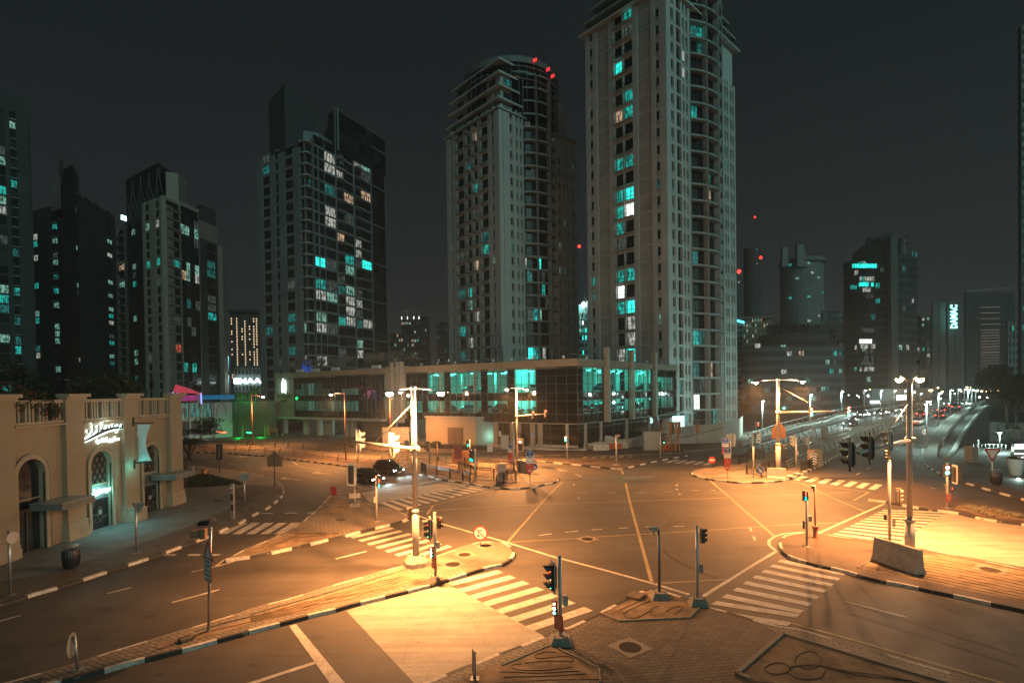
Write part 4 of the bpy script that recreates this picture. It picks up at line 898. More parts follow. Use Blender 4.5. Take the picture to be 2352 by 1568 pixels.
b = P_(z11,733,1050,835,'thin pole of the cream stop board',r=.045,m=M_DSTEEL);rect_sign(at(z11,733,792,b,-.05),262,.62,1.3,M_SWHT,'cream tram stop board on the tram island',border=M_SBK,lines=[('TRAM',.16),('\u25A0',.3)],tm=M_SBK)
b = P_(z3,1608,1082,1040,'stub pole of the small disc by the ramp wall',r=.05,m=M_DSTEEL);round_sign(at(z3,1608,1030,b,-.05),270,'back','small dark disc sign by the ramp wall',r=.38)
b = P_(z12,966,1140,830,'pole of the red rimmed give way sign on the east pavement',r=.05,m=M_STEEL);tri_sign(at(z12,967,812,b,-.05),262,'red rimmed give way triangle on the east pavement',.78)
# tram island poles
for zf,x,yb,yt,r_,lb,mm in ((z11,385,1088,738,.11,'white pole with two signal backs on the tram island',M_GAL),(z11,660,1060,720,.11,'white pole carrying a camera on the tram island',M_GAL),(z11,672,1283,900,.075,'slim pole behind the arrow sign on the tram island',M_GAL),(z11,1208,1160,780,.12,'thick white pole on the tram reserve',M_GAL),(z11,1366,1050,795,.06,'thin tan pole by the chevron cabinet',M_GAL),(z11,1284,885,638,.05,'dark thin pole beside the bridge carriageway',M_DSTEEL),(z11,725,770,640,.06,'dark pole with a red pedestrian light by the bridge',M_RUST)):
 b = P_(zf,x,yb,yt,lb,r=r_,m=mm)
 if x == 385: signal(at(z11,362,792,b,.2),150,'signal head seen sideways left of the white tram pole',lit='',s=1.1,plate=False,pal=True);signal(at(z11,412,815,b,.1),30,'signal with cream back right of the white tram pole',lit='',s=1.3,backcol=M_PLW,pal=True)
 if x == 660: camera(at(z11,648,895,b,-.2),230,'cream camera on the white tram island pole',1.3);signal(at(z11,690,765,b),330,'small dark signal right of the camera pole',lit='g',s=.8,plate=False)
 if x == 1208: signal(at(z11,1178,825,b,.2),130,'brown signal head left of the thick white pole',lit='',s=1.2,plate=False,pal=True);pbox(at(z11,1224,972,b),340,'cream box on the thick white pole',s=(.14,.2,.5))
 if x == 1366: signal(at(z11,1350,830,b),150,'brown signal head on the thin tan pole',lit='',s=1.0,plate=False,pal=True)
 if x == 725: ped(at(z11,724,640,b),268,'red pedestrian light beside the bridge railing',lit='r',s=2.6)
signal(D(z11(1025,925),b1788.y),340,'dark signal head low on the tram island gantry',lit='r',s=1.0,plate=False)
b = P_(z6,1928,1530,1310,'stub post of the red and white hazard marker',r=.05,m=M_DSTEEL,z0=.15)
root = empty('hazard_marker','red and white striped hazard marker board at the bottom kerb','hazard marker',at(z6,1918,1385,b,-.05));f = V2(200);k = MB();k.box((0,0,0),(.02,.3,.85),M_SWHT,f);k.build('board',root)
for i_ in range(3):
 k = MB();z_ = .28 - .28 * i_;rt = Vector((0,0,1)).cross(f);k.extrude([rt * -.15 + Vector((0,0,z_ - .05)),rt * .15 + Vector((0,0,z_ - .2)),rt * .15 + Vector((0,0,z_ - .05)),rt * -.15 + Vector((0,0,z_ + .1))],f * .013,M_SRED);k.build('stripe',root)
# white lamps along the bridge and far bank
def led(p,base,label,power,r=.08,lens=None,s=1.0):
 lamp_post('led_street_lamp',label,base,p.z + .15,[p],r=r,col=M_STEEL,power=power,color=LEDC,lens=M_LEDL,cat='street lamp',group='white lamps along the bridge',droop=0)
LEDS = [(z12,278,772,278,280,1),(z12,402,540,400,192,1),(z12,525,432,525,160,1),(z12,606,382,607,153,0),(z12,671,350,672,152,0),(z12,710,336,710,153,1),(z12,752,330,752,158,0),(z12,792,326,792,162,0)]
for i_,(zf,bx,by,lx,ly,on) in enumerate(LEDS):
 base = GB(zf(bx,by));h = D(zf(lx,ly),base.y).z;led(Vector((base.x,base.y - .5,h)),base,'white lamp number %d from the speed limit sign along the bridge walk' % (i_ + 1),4500 if on else 0,r=.11)
for i_,(x,yb,y,on) in enumerate(((108,950,655,1),(518,860,600,1),(785,770,572,1),(980,735,563,0),(1123,700,565,1),(1237,690,563,0),(1325,680,567,0),(1400,672,577,0),(1460,668,590,0))):
 base = GB(z4(x,yb)) if i_ else G(z4(x,yb),0);h = D(z4(x,y),base.y).z
 led(Vector((base.x,base.y - .5,h)),base,'white lamp number %d along the outer bridge rail' % (i_ + 1),8500 if on else 0,r=.12)
# ================================================================ towers
M_T5 = roadmat('render_stone',(.56,.56,.54),(.70,.70,.68),.85,pscale=.15)
M_T5B = mat('panel_stone',(.46,.44,.42),.9,var=.15,scale=.3)
M_T4 = roadmat('render_grey',(.52,.52,.51),(.64,.64,.62),.85,pscale=.15)
M_T3 = mat('tile_grey',(.21,.225,.235),.6,var=.18,scale=.2)
M_T2 = mat('render_warm',(.40,.32,.27),.85,var=.12,scale=.2)
M_T1 = mat('render_dark',(.08,.077,.077),.85,var=.2,scale=.15)
M_SLAB = mat('balcony_concrete',(.38,.38,.37),.8,var=.15,scale=.6)
M_RLG = mat('balcony_rail',(.05,.05,.055),.5,.4,var=.1)
M_WFR = mat('window_frame',(.05,.055,.06),.5,.3,var=.1);M_WDK = mat('window_glass_dark',(.012,.015,.018),.12,var=.3,scale=.4)
def litmat(name,col,s,sc=1.2,lo=.18):
 m,t,b = principled(name);b.inputs['Base Color'].default_value = (.05,.05,.05,1);b.inputs['Roughness'].default_value = .3
 c = t.nodes.new('ShaderNodeTexCoord');n = t.nodes.new('ShaderNodeTexNoise');n.inputs['Scale'].default_value = sc;n.inputs['Detail'].default_value = 2
 mp = t.nodes.new('ShaderNodeMapping');mp.inputs['Scale'].default_value = (1.6,1.6,.55);t.links.new(c.outputs['Object'],mp.inputs[0]);t.links.new(mp.outputs[0],n.inputs['Vector']);r = t.nodes.new('ShaderNodeValToRGB');r.color_ramp.elements[0].position = .42;r.color_ramp.elements[1].position = .56
 r.color_ramp.elements[0].color = tuple(v * lo for v in col) + (1,);r.color_ramp.elements[1].color = (*col,1)
 t.links.new(n.outputs['Fac'],r.inputs[0]);t.links.new(r.outputs[0],b.inputs['Emission Color']);b.inputs['Emission Strength'].default_value = s
 try: m.cycles.emission_sampling = 'NONE'
 except Exception: pass
 MATS[name] = m;return m
LT = {'t': litmat('lit_teal',(.02,.62,.52),.85),'g': litmat('lit_green_white',(.36,.80,.62),.62),'w': litmat('lit_white',(.85,.86,.76),.62),'o': litmat('lit_warm',(1.0,.66,.42),.75),
      'd': litmat('lit_dim',(.22,.26,.23),.28),'k': litmat('lit_dim_teal',(.02,.22,.20),.75),'r': litmat('lit_red',(.9,.15,.08),.8),'B': litmat('lit_very_bright',(.9,1,.92),2.6,lo=.6),'T': litmat('lit_teal_bright',(.03,.95,.80),1.8,lo=.5)}
DARKV = [mat('window_glass_a',(.010,.013,.016),.10,var=0),mat('window_glass_b',(.016,.02,.023),.2,var=0),mat('window_glass_c',(.03,.035,.036),.35,var=0)]
def proj(p):
 q = Vector(p) - CP;zc = q.dot(_F0);return (CX + FPX * q.dot(CR) / zc,YP - FPX * q.dot(CU) / zc)
class Bld:
 """one building: a body mesh plus parts; the 100 largest of each kind are objects, the rest one mesh"""
 def __init__(s,name,label,base,group=None,cat='building'):
  s.base = Vector(base);s.root = empty(name,label,cat,s.base,0,group);s.body = {};s.parts = {};s.lit = [];s.wins = []
 def B(s,name='wall'): return s.body.setdefault(name,MB())
 def part(s,kind,mb,score): s.parts.setdefault(kind,[]).append((score,mb))
 def window(s,c,u,n,w,h,lit=None,nv=1,nh=1,kind='window'): s.wins.append([Vector(c),Vector(u),Vector(n),w,h,lit,nv,nh,kind])
 def light(s,zf,*items):
  for it in items:
   p = zf(it[0],it[1]) if zf else (it[0],it[1])
   best,bd = None,1e9
   for wn in s.wins:
    if wn[5] == 'x': continue
    q = proj(wn[0]);d = (q[0] - p[0]) ** 2 + (q[1] - p[1]) ** 2
    if d < bd: best,bd = wn,d
   if best is not None and bd < 300: best[5] = it[2]
 def randlit(s,frac,pal='twdgk'):
  for wn in s.wins:
   if wn[5] is None and random.random() < frac: wn[5] = random.choice(pal)
 def done(s,limit=100):
  o = -s.base
  for k,m in s.body.items(): m.build(k,s.root,o)
  for c,u,n,w,h,lit,nv,nh,kind in s.wins:
   m = MB();gm = LT.get(lit) or random.choice(DARKV);hw,hh = u * (w / 2),Vector((0,0,h / 2))
   m.face([c - hw - hh,c + hw - hh,c + hw + hh,c - hw + hh],gm)
   t = .07;o2 = n * .04
   for i in range(nv + 1):
    x = -w / 2 + t / 2 + (w - t) * i / max(1,nv);m.box(c + u * x + o2,(t,.08,h),M_WFR,u)
   for i in range(1,nh): m.box(c + Vector((0,0,-h / 2 + h * i / nh)) + o2,(w,.06,t),M_WFR,u)
   d = (c - CP).length;s.part(kind,m,w * h / d / d * (1.15 if lit else 1))
  for k,L_ in s.parts.items():
   L_.sort(key=lambda a: -a[0])
   for sc,m in L_[:limit]: m.build(k,s.root,o)
   if len(L_) > limit:
    a = MB()
    for sc,m in L_[limit:]:
     i0 = len(a.v);a.v += m.v;a.f += [tuple(i0 + q for q in f) for f in m.f];a.sm += m.sm;a.m += [a.mi(m.mats[q]) for q in m.m]
    tag(a.build(k,s.root,o),kind='stuff')
  return s.root
def hitx(A,B,x):             # fraction along AB (plan) seen at picture column x
 d = ray((x,800));u = B - A;den = d.x * u.y - d.y * u.x
 r = A - CP;return (r.x * d.y - r.y * d.x) / -den if False else ((A.x - CP.x) * d.y - (A.y - CP.y) * d.x) / (d.x * u.y - d.y * u.x)
def XY(x,Y): p = D((x,800),Y);return Vector((p.x,p.y,0))
def facade(b,A,B,z0,z1,F,cols,m,depth=.55,wh=.55,wz=.5,panel=None,zw0=None):
 """cols: (x_end, type) picture columns from A to B"""
 u = (B - A).normalized();n = Vector((u.y,-u.x,0));Ltot = (B - A).length;W = b.B('wall')
 prev = 0.0;nf = int((z1 - z0) / F + .5)
 W.box((A + B) / 2 - n * (depth + .3) + Vector((0,0,(z0 + z1) / 2)),(Ltot,.6,z1 - z0),m,u)
 for xe,ty in cols:
  s1 = max(prev,min(Ltot,hitx(A,B,xe) * Ltot)) if xe is not None else Ltot;w = s1 - prev;c = A + u * ((prev + s1) / 2);prev0 = prev;prev = s1
  if w < .05: continue
  if ty == 'w': W.box(c - n * (depth / 2) + Vector((0,0,(z0 + z1) / 2)),(w,depth,z1 - z0),m,u);continue
  for k in range(nf):
   zb = z0 + k * F;zt = zb + F
   if ty in 'nN':
    hh = F * wh;zc = zb + F * wz;lo = zc - hh / 2;hi = zc + hh / 2
    W.box(c - n * (depth / 2 + .08) + Vector((0,0,(zb + lo) / 2)),(w,depth - .08,lo - zb),panel or m,u)
    W.box(c - n * (depth / 2 + .08) + Vector((0,0,(hi + zt) / 2)),(w,depth - .08,zt - hi),m,u)
    if panel is not None:
     for q in range(3): W.box(c - n * .06 + Vector((0,0,zb + (lo - zb) * (.22 + .28 * q))),(w * .94,.08,.07),m,u)
    b.window(c - n * (depth - .1) + Vector((0,0,zc)),u,n,w,hh,None,1 if w < 1.4 else 2,2)
   elif ty == 's':
    W.box(c - n * (depth / 2 + .15) + Vector((0,0,(zb + zt) / 2)),(w,depth - .25,F),panel or M_T5B,u)
    W.box(c - n * .18 + Vector((0,0,zb + .12)),(w,.22,.3),m,u)
   elif ty in 'bc':
    hh = F - .75;W.box(c - n * (depth / 2 + .2) + Vector((0,0,zt - .2)),(w,depth,.4),m,u)
    b.window(c - n * (depth - .05) + Vector((0,0,zb + .28 + hh / 2)),u,n,w * .96,hh,None,2 if w < 3 else 3,3)
    q = MB();out_ = .55 if ty == 'b' else 1.0;q.box(c + n * (out_ / 2 - .25) + Vector((0,0,zb + .12)),(w * (1.05 if ty == 'b' else 1.0),out_ + .4,.26),M_SLAB,u)
    q.box(c + n * (out_ - .06) + Vector((0,0,zb + 1.15)),(w,.05,.05),M_RLG,u)
    nb = max(4,int(w / .35))
    for j in range(nb + 1): q.box(c + u * (-w / 2 + w * j / nb) + n * (out_ - .06) + Vector((0,0,zb + .68)),(.035,.035,.9),M_RLG,u)
    b.part('balcony',q,w * 1.5 / (c - CP).length_squared)
   elif ty == 'v':
    W.box(c - n * (depth / 2) + Vector((0,0,zt - .25)),(w,depth,.5),m,u)
    b.window(c - n * (depth + .0) * .98 + Vector((0,0,zb + (F - .5) / 2)),u,n,w,F - .5,None,1,1,'opening')
    q = MB();q.box(c - n * .1 + Vector((0,0,zb + 1.0)),(w,.04,.05),M_RLG,u);b.part('rail',q,.01)
   elif ty == 'g':
    hh = F * .80;W.box(c - n * (depth / 2 + .15) + Vector((0,0,zb + F * .1)),(w,depth - .1,F * .2),m,u)
    b.window(c - n * (depth - .25) + Vector((0,0,zb + F * .2 + hh / 2)),u,n,w,hh,None,max(2,int(w / .95)),2)
   elif ty == 'K':
    nk = max(1,int(w / 3.2))
    for j in range(nk): b.window(c + u * (-w / 2 + w * (j + .5) / nk) - n * (depth - .25) + Vector((0,0,zb + F / 2)),u,n,w / nk,F,'x',2,3,'glass_panel')
   elif ty == 'k':
    for sg in (-.25,.25): b.window(c + u * (w * sg) - n * (depth - .25) + Vector((0,0,zb + F / 2)),u,n,w / 2,F,None,max(2,int(w / 2.4)),3)
def bay(b,A,B,x0,x1,z0,z1,F,bulge,m,nseg=10,fins=(0,.27,.55,.82,1),rec=1.6,lowrail=True):
 """convex glazed bay with a slab, rail and windows on every floor"""
 u = (B - A).normalized();n = Vector((u.y,-u.x,0));Lt = (B - A).length;s0,s1 = hitx(A,B,x0) * Lt,hitx(A,B,x1) * Lt
 def pt(t,off=0.0): return A + u * lerp(s0,s1,t) + n * (bulge * (1 - (2 * t - 1) ** 2) + off)
 nf = int((z1 - z0) / F + .5);W = b.B('wall')
 P = [pt(i / nseg) for i in range(nseg + 1)];Q = [pt(i / nseg,-rec) for i in range(nseg + 1)]
 for i in range(nseg):
  d = (P[i + 1] - P[i]);uu = d.normalized();nn = Vector((uu.y,-uu.x,0));c = (Q[i] + Q[i + 1]) / 2;w = (Q[i + 1] - Q[i]).length
  for k in range(nf):
   zb = z0 + k * F;b.window(c + Vector((0,0,zb + F * .5)),uu,nn,w * .98,F - .4,None,2,3)
   if i % 3 == 2: W.box(c + nn * rec * .5 + uu * w / 2 + Vector((0,0,zb + F / 2)),(.12,rec,F - .4),m,uu)
 for k in range(nf + 1):
  zb = z0 + k * F;q = MB();O = [(p.x,p.y) for p in P] + [(p.x,p.y) for p in reversed([pt(i / nseg,-rec - .3) for i in range(nseg + 1)])]
  q.prism(O,zb - .22,zb + .22,M_SLAB)
  if k < nf: q.tube([p + Vector((0,0,zb + 1.1)) for p in [pt(i / nseg,-.08) for i in range(nseg + 1)]],.03,M_RLG,4)
  b.part('balcony',q,5 / (P[5] - CP).length_squared)
 for t in fins: f = MB();p = pt(t,.12);f.tube([p + Vector((0,0,z0)),p + Vector((0,0,z1 + 2))],.09,M_SLAB,6);b.part('mullion_pole',f,1)
def cap_roof(b,A,C,B,z,m,over=1.2,th=.5,name='roof'):
 """parallelogram roof from front corner C with side ends A (left) and B (right)"""
 D_ = A + B - C;cen = (A + B) / 2;P = [C,B,D_,A];O = [cen + (p - cen) * (1 + over / (p - cen).length) for p in P]
 b.B(name).prism([(p.x,p.y) for p in O],z,z + th,m);return cen
# ---- T5, the tall tower on the right
K5 = 1.036
A5,C5,B5 = XY(1352,128 * K5),XY(1537,112 * K5),XY(1693,134 * K5)
t5 = Bld('residential_tower','tallest pale tower with a curved glass bay, rising past the top of the picture',C5,'twin towers on the podium')
Z0,Z1,F = 1.25,96.2,3.70
core = [(p + (((A5 + B5) / 2) - p).normalized() * 1.4) for p in (C5,B5,A5 + B5 - C5,A5)]
t5.B('core').prism([(p.x,p.y) for p in core],0,Z1 + .2,M_T5)
facade(t5,A5,C5,Z0,Z1,F,[(1360,'w'),(1368,'n'),(1378,'w'),(1404,'s'),(1417,'w'),(1435.5,'b'),(1438,'w'),(1459,'b'),(1470.5,'w'),(1501,'s'),(1511,'w'),(1520,'n'),(None,'w')],M_T5,panel=M_T5B,depth=.7)
facade(t5,C5,B5,Z0,Z1,F,[(1547,'w'),(1554,'n'),(1560,'w'),(1570,'v'),(1573.5,'w'),(1578,'n'),(1581,'w'),(1586,'n'),(1590,'w')],M_T5,panel=M_T5B,depth=.7)
u5 = (B5 - C5);S5 = C5 + u5 * hitx(C5,B5,1661)
bay(t5,C5,B5,1590,1661,Z0,Z1 + 18,F,2.6,M_T5)
facade(t5,S5,B5,Z0,Z1 - 9,F,[(1668,'w'),(1671.7,'n'),(1673.3,'w'),(1677,'n'),(1681,'w'),(1684.8,'n'),(1686.5,'w'),(1690,'n'),(None,'w')],M_T5,panel=M_T5B,depth=.7)
cap_roof(t5,A5,C5,B5,Z1,M_T5,1.6,.4);cen5 = (A5 + B5) / 2
for k_ in range(5):
 s_ = 1.02 - .09 * k_;P = [cen5 + (p - cen5) * s_ for p in (C5,B5,A5 + B5 - C5,A5)];R = [cen5 + (p - cen5) * (s_ - .14) for p in (C5,B5,A5 + B5 - C5,A5)]
 zz = Z1 + 3 + 3.7 * k_;t5.B('terrace').prism([(p.x,p.y) for p in P],zz,zz + .5,M_SLAB);t5.B('crown').prism([(p.x,p.y) for p in R],zz - 3.2,zz,M_T5)
F7 = lambda x,y: (1309.2 + .2197 * x,.2197 * y);F8 = lambda x,y: (1309.2 + .25633 * x,344.5 + .25633 * y)
t5.light(F8,(462,155,'t'),(545,110,'t'),(540,400,'T'),(465,440,'t'),(540,530,'B'),(467,570,'t'),(470,710,'t'),(805,310,'k'),(475,1140,'t'),(555,1125,'t'),(465,1270,'B'),(222,1190,'t'),(470,1430,'t'),(552,1405,'T'),(812,1520,'g'),(545,1530,'w'),(1343,860,'t'),(1350,985,'t'),(1400,865,'t'),(1390,110,'t'),(1412,125,'t'),(1340,100,'t'),(1115,1000,'t'),(1140,1000,'k'),(1030,510,'o'),(930,315,'k'),(465,830,'d'),(1195,480,'g'),(1240,400,'o'),(930,460,'d'),(1265,265,'k'))
t5.light(F7,(615,240,'t'),(620,395,'d'),(528,765,'T'),(625,1050,'t'),(625,1220,'t'),(530,1240,'o'),(1135,635,'B'),(1135,795,'B'),(1280,1110,'t'),(1280,1260,'t'),(1340,340,'t'),(248,1070,'d'),(365,0,'t'),(1260,300,'k'))
t5.light(z3,(1175,140,'w'),(1100,270,'w'),(1180,270,'T'),(1740,140,'t'),(1810,130,'k'),(1760,710,'B'),(1665,850,'T'),(1700,850,'T'),(1570,110,'t'),(1975,60,'t'),(1980,440,'t'),(1900,430,'o'),(1740,415,'k'),(1820,600,'d'),(1930,600,'w'),(1670,270,'d'),(1690,560,'k'),(1690,700,'k'),(2055,560,'k'))
t5.randlit(.04,'dktk');t5.done()
# ---- T4
A4,C4,B4 = XY(1031.3,162),XY(1152.8,144),XY(1329.5,165)
t4 = Bld('residential_tower','grey tower with stepped terraces, a round glazed crown and red roof lights',C4,'twin towers on the podium')
Z0,Z1,F = .6,85.4,3.6;core = [(p + (((A4 + B4) / 2) - p).normalized() * 1.4) for p in (C4,B4,A4 + B4 - C4,A4)]
t4.B('core').prism([(p.x,p.y) for p in core],0,Z1 + .2,M_T4)
facade(t4,A4,C4,Z0,Z1,F,[(1040,'w'),(1045,'n'),(1054.6,'w'),(1070.6,'b'),(1076.7,'w'),(1087,'c'),(1092,'w'),(1102.5,'c'),(1109.8,'w'),(1126.3,'b'),(1134.2,'w'),(1140,'n'),(None,'w')],M_T4,panel=M_T5B,depth=.8)
facade(t4,C4,B4,Z0,Z1,F,[(1157.2,'w'),(1163,'n'),(1177.8,'w'),(1184,'n'),(1191.7,'w'),(1196,'n'),(1200.6,'w'),(1204.8,'n'),(1208,'w')],M_T4,panel=M_T5B,depth=.8)
S4 = C4 + (B4 - C4) * hitx(C4,B4,1281.6)
bay(t4,C4,B4,1208,1281.6,Z0,Z1 + 11,F,3.0,M_T4,fins=(0,.22,.55,1))
facade(t4,S4,B4,Z0,Z1 - 5,F,[(1287.7,'w'),(1292.6,'n'),(1298.8,'w'),(1302,'n'),(1305.7,'w'),(1308.6,'n'),(1319,'w'),(1322.6,'n'),(None,'w')],M_T4,panel=M_T5B,depth=.8)
cap_roof(t4,A4,C4,B4,Z1,M_T4,.8,.4);cen4 = (A4 + B4) / 2
for k_ in range(4):
 s_ = .99;zz = Z1 + 3.0 + 3.75 * k_;P = [cen4 + (p - cen4) * (1.0 - .03 * k_) for p in (C4,C4.lerp(B4,.55),cen4 + (C4 - cen4) * -.2,A4)]
 t4.B('terrace').prism([(p.x,p.y) for p in (P[0],P[1],P[2],P[3])],zz,zz + .55,M_T4)
 if k_ < 3:
  R = [cen4 + (p - cen4) * .84 for p in (C4,B4,A4 + B4 - C4,A4)];t4.B('crown').prism([(p.x,p.y) for p in R],zz - 3.3 if k_ else Z1,zz + .4,M_T4)
  a_,c_ = cen4 + (A4 - cen4) * .86,cen4 + (C4 - cen4) * .86;d_ = cen4 + (B4 - cen4) * .86;uu = (c_ - a_).normalized();nn = Vector((uu.y,-uu.x,0))
  for tt in (.15,.38,.62,.85): t4.window(a_.lerp(c_,tt) + nn * .12 + Vector((0,0,zz + 2.1)),uu,nn,2.6,2.4,None,3,3)
  uu = (d_ - c_).normalized();nn = Vector((uu.y,-uu.x,0))
  for tt in (.1,.25,.4): t4.window(c_.lerp(d_,tt) + nn * .12 + Vector((0,0,zz + 2.1)),uu,nn,3,2.4,None,3,3)
kx = cen4;dr = MB();Rr = 14.2
dr.lathe(kx + Vector((0,0,Z1)),[(Rr - .3,0),(Rr - .3,11),(Rr,11),(Rr,15.5)],M_WDK,40,smooth=True)
dr.lathe(kx + Vector((0,0,Z1 + 15.5)),[(Rr + .2,0),(Rr + .2,1.6),(Rr - 2.0,3.2),(6,4.4),(3.2,4.6),(3.0,5.6),(.3,8.2)],M_T3,40,smooth=False)
for i in range(40):
 a = 2 * math.pi * i / 40;p = kx + Vector((math.cos(a),math.sin(a),0)) * (Rr + .05);dr.tube([p + Vector((0,0,Z1 + 2)),p + Vector((0,0,Z1 + 15.5))],.06,M_SLAB,4)
for z_ in (11,12.8,14.4): dr.lathe(kx + Vector((0,0,Z1 + z_)),[(Rr + .1,0),(Rr + .12,.15)],M_SLAB,40)
dr.build('round_crown',t4.root,-t4.base)
for px,py,h_ in ((1233.5,118,0),(1264,150,0),(1274.5,178,0)):
 m_ = MB();p = D((px,py),150);m_.tube([p - Vector((0,0,30)),p],.09,M_DSTEEL,6);m_.build('mast',t4.root,-t4.base)
M_RGL = em('red_roof_light',(1.0,.04,.05),1.2)
for px,py in ((1229,138.5),(1259,160),(1269.5,175.5)):
 m_ = MB();p = D((px,py),150);m_.extrude([p + Vector((-.55,0,-.5)),p + Vector((.5,0,-.1)),p + Vector((.5,0,.75)),p + Vector((-.55,0,.3))],(0,.3,0),M_RGL);m_.build('roof_light',t4.root,-t4.base)
G5 = lambda x,y: (976.1 + .21975 * x,103.4 + .21975 * y);G6 = lambda x,y: (976.1 + .24538 * x,447.9 + .24538 * y)
t4.light(G5,(512,930,'o'),(497,430,'w'),(560,1530,'t'),(1475,1160,'o'),(1563,1215,'t'),(1350,1080,'B'),(1325,985,'o'),(1070,570,'d'),(1120,590,'d'),(1195,670,'k'),(1320,740,'d'))
t4.light(G6,(495,670,'o'),(497,1140,'w'),(585,530,'t'),(655,620,'g'),(440,935,'t'),(442,1020,'g'),(360,1310,'t'),(440,1365,'w'),(890,660,'w'),(922,668,'w'),(890,1010,'t'),(1075,600,'t'),(1075,705,'T'),(1125,735,'d'),(1128,845,'t'),(1165,750,'w'),(1278,240,'g'),(1280,450,'g'),(1320,465,'d'),(1283,665,'g'),(1283,770,'t'),(1130,1065,'d'),(1000,1150,'d'),(1075,1160,'g'),(1165,1190,'w'),(1005,1490,'T'),(1040,1490,'t'),(1130,1500,'w'),(742,1105,'t'),(823,505,'k'),(485,190,'d'),(960,820,'k'),(890,440,'k'),(360,905,'k'))
t4.randlit(.045,'dktk');t4.done()
# ---- T3
A3,C3,D3,B3 = XY(598,178),XY(694,168),XY(728,170),XY(893,202)
t3 = Bld('residential_tower','dark grey tower with stacked rounded corner balconies and many lit windows',C3)
Z0,Z1,F = .9,87,3.5
t3.B('core').prism([(p.x,p.y) for p in (A3 + Vector((1,1.2,0)),C3 + Vector((1,2.2,0)),D3 + Vector((0,2,0)),B3 + Vector((-1.5,.5,0)),B3 + Vector((-22,12,0)),A3 + Vector((8,22,0)))],0,Z1 + 1,M_T3)
facade(t3,A3,C3,Z0,Z1,F,[(610,'w'),(627,'n'),(639,'w'),(646.7,'n'),(661.4,'w'),(679.7,'n'),(None,'w')],M_T3,depth=.5,wh=.72)
bay(t3,C3,D3,694.5,726.5,Z0,Z1,F,2.4,M_T3,nseg=6,fins=(),rec=2.2)
facade(t3,D3,B3,Z0,Z1 + 3.5,F,[(729,'w'),(752,'g'),(753.5,'w'),(777.5,'g'),(780.5,'w'),(798,'c'),(818,'g'),(821.5,'w'),(836.8,'c'),(857.7,'g'),(860.5,'w')],M_T3,depth=.5)
E3 = D3 + (B3 - D3) * hitx(D3,B3,861);facade(t3,E3,B3,Z0,Z1 + 10.5,F,[(890.5,'K'),(None,'w')],M_T3,depth=.5)
for k_ in range(8): q = MB();u_ = (B3 - E3).normalized();q.box((E3 + B3) / 2 + Vector((.1,-.1,Z0 + F * 4 * k_)),((B3 - E3).length,.3,.5),M_T3,u_);t3.part('band',q,1)
M_T3D = mat('roof_dark',(.09,.095,.10),.8);tp = MB();a_,b_,c_,d_ = XY(628,181),XY(665,171),XY(783,196),XY(750,206)
tp.prism([(p.x,p.y) for p in (a_,b_,XY(735,186),XY(698,196))],Z1 - 6,108,M_T3D);tp.build('roof_tower',t3.root,-t3.base)
gb,gc = XY(763,182),XY(782,178.5);ge = XY(893,201.5)
facade(t3,gc,ge,Z1 + 10.5 - 7,104.5,3.4,[(None,'K')],M_T3,depth=.4);facade(t3,gb,gc,Z1 + 3.5,104.5,3.4,[(None,'K')],M_T3,depth=.3)
t3.B('core').prism([(p.x,p.y) for p in (gb + Vector((.5,1.5,0)),gc + Vector((0,2,0)),ge + Vector((-1.2,1,0)),ge + Vector((-16,12,0)),gb + Vector((-6,14,0)))],Z1,104.3,M_T3)
tr_ = MB()
for k_,(x0_,x1_,z_) in enumerate(((694,742,90.5),(706,762,94))): tr_.prism([(p.x,p.y) for p in (XY(x0_ - 20,176),XY(x0_,171 + k_),XY(x0_ + 34,173 + k_),XY(893 - 60,194),XY(800,206))],z_ - 3.5,z_,M_T3)
tr_.build('terrace',t3.root,-t3.base)
cr = MB();cb_ = D((855,330),206)
for sg in (0,1):
 P = []
 for j in range(9): a = math.pi * .5 * j / 8;P.append(cb_ + Vector((-3 + 7 * math.sin(a) - sg,0,-6 + 12 * math.cos(a))))
 cr.tube(P,.16,M_SBRN,5)
for j in range(7): a = math.pi * .5 * j / 7;p = cb_ + Vector((-3 + 7 * math.sin(a),0,-6 + 12 * math.cos(a)));cr.tube([p,cb_ + Vector((-3,0,-6 + 12 * math.cos(a)))],.08,M_SBRN,4)
cr.tube([cb_ + Vector((-3,0,-8)),cb_ + Vector((-3,0,10))],.12,M_DSTEEL,5);cr.build('roof_sail',t3.root,-t3.base)
H3 = lambda x,y: (574.2 + .21975 * x,172.3 + .21975 * y);H4 = lambda x,y: (574.2 + .21975 * x,488.1 + .21975 * y)
t3.light(H3,(780,860,'w'),(860,1000,'w'),(955,1050,'w'),(1245,900,'o'),(1140,935,'w'),(1230,1000,'g'),(1045,1310,'o'),(870,1435,'w'),(870,1540,'w'),(1240,1310,'o'),(880,1220,'k'),(1230,1090,'d'))
t3.light(H4,(870,120,'w'),(585,260,'w'),(760,540,'T'),(870,570,'d'),(1065,630,'g'),(1245,585,'T'),(1155,345,'w'),(1160,450,'w'),(755,770,'t'),(850,800,'d'),(755,875,'w'),(860,890,'g'),(1062,845,'g'),(1150,870,'d'),(1085,970,'w'),(1150,970,'w'),(755,1105,'g'),(1062,1060,'w'),(1150,1080,'d'),(610,1090,'g'),(450,1090,'k'),(450,1200,'k'),(590,1195,'g'),(1060,1165,'w'),(755,1220,'w'),(850,1240,'d'),(1240,1205,'w'),(1160,1390,'g'),(1150,1500,'w'),(590,1545,'w'),(760,1550,'w'),(970,240,'o'),(960,820,'k'),(1150,545,'d'))
t3.randlit(.05,'dktk')
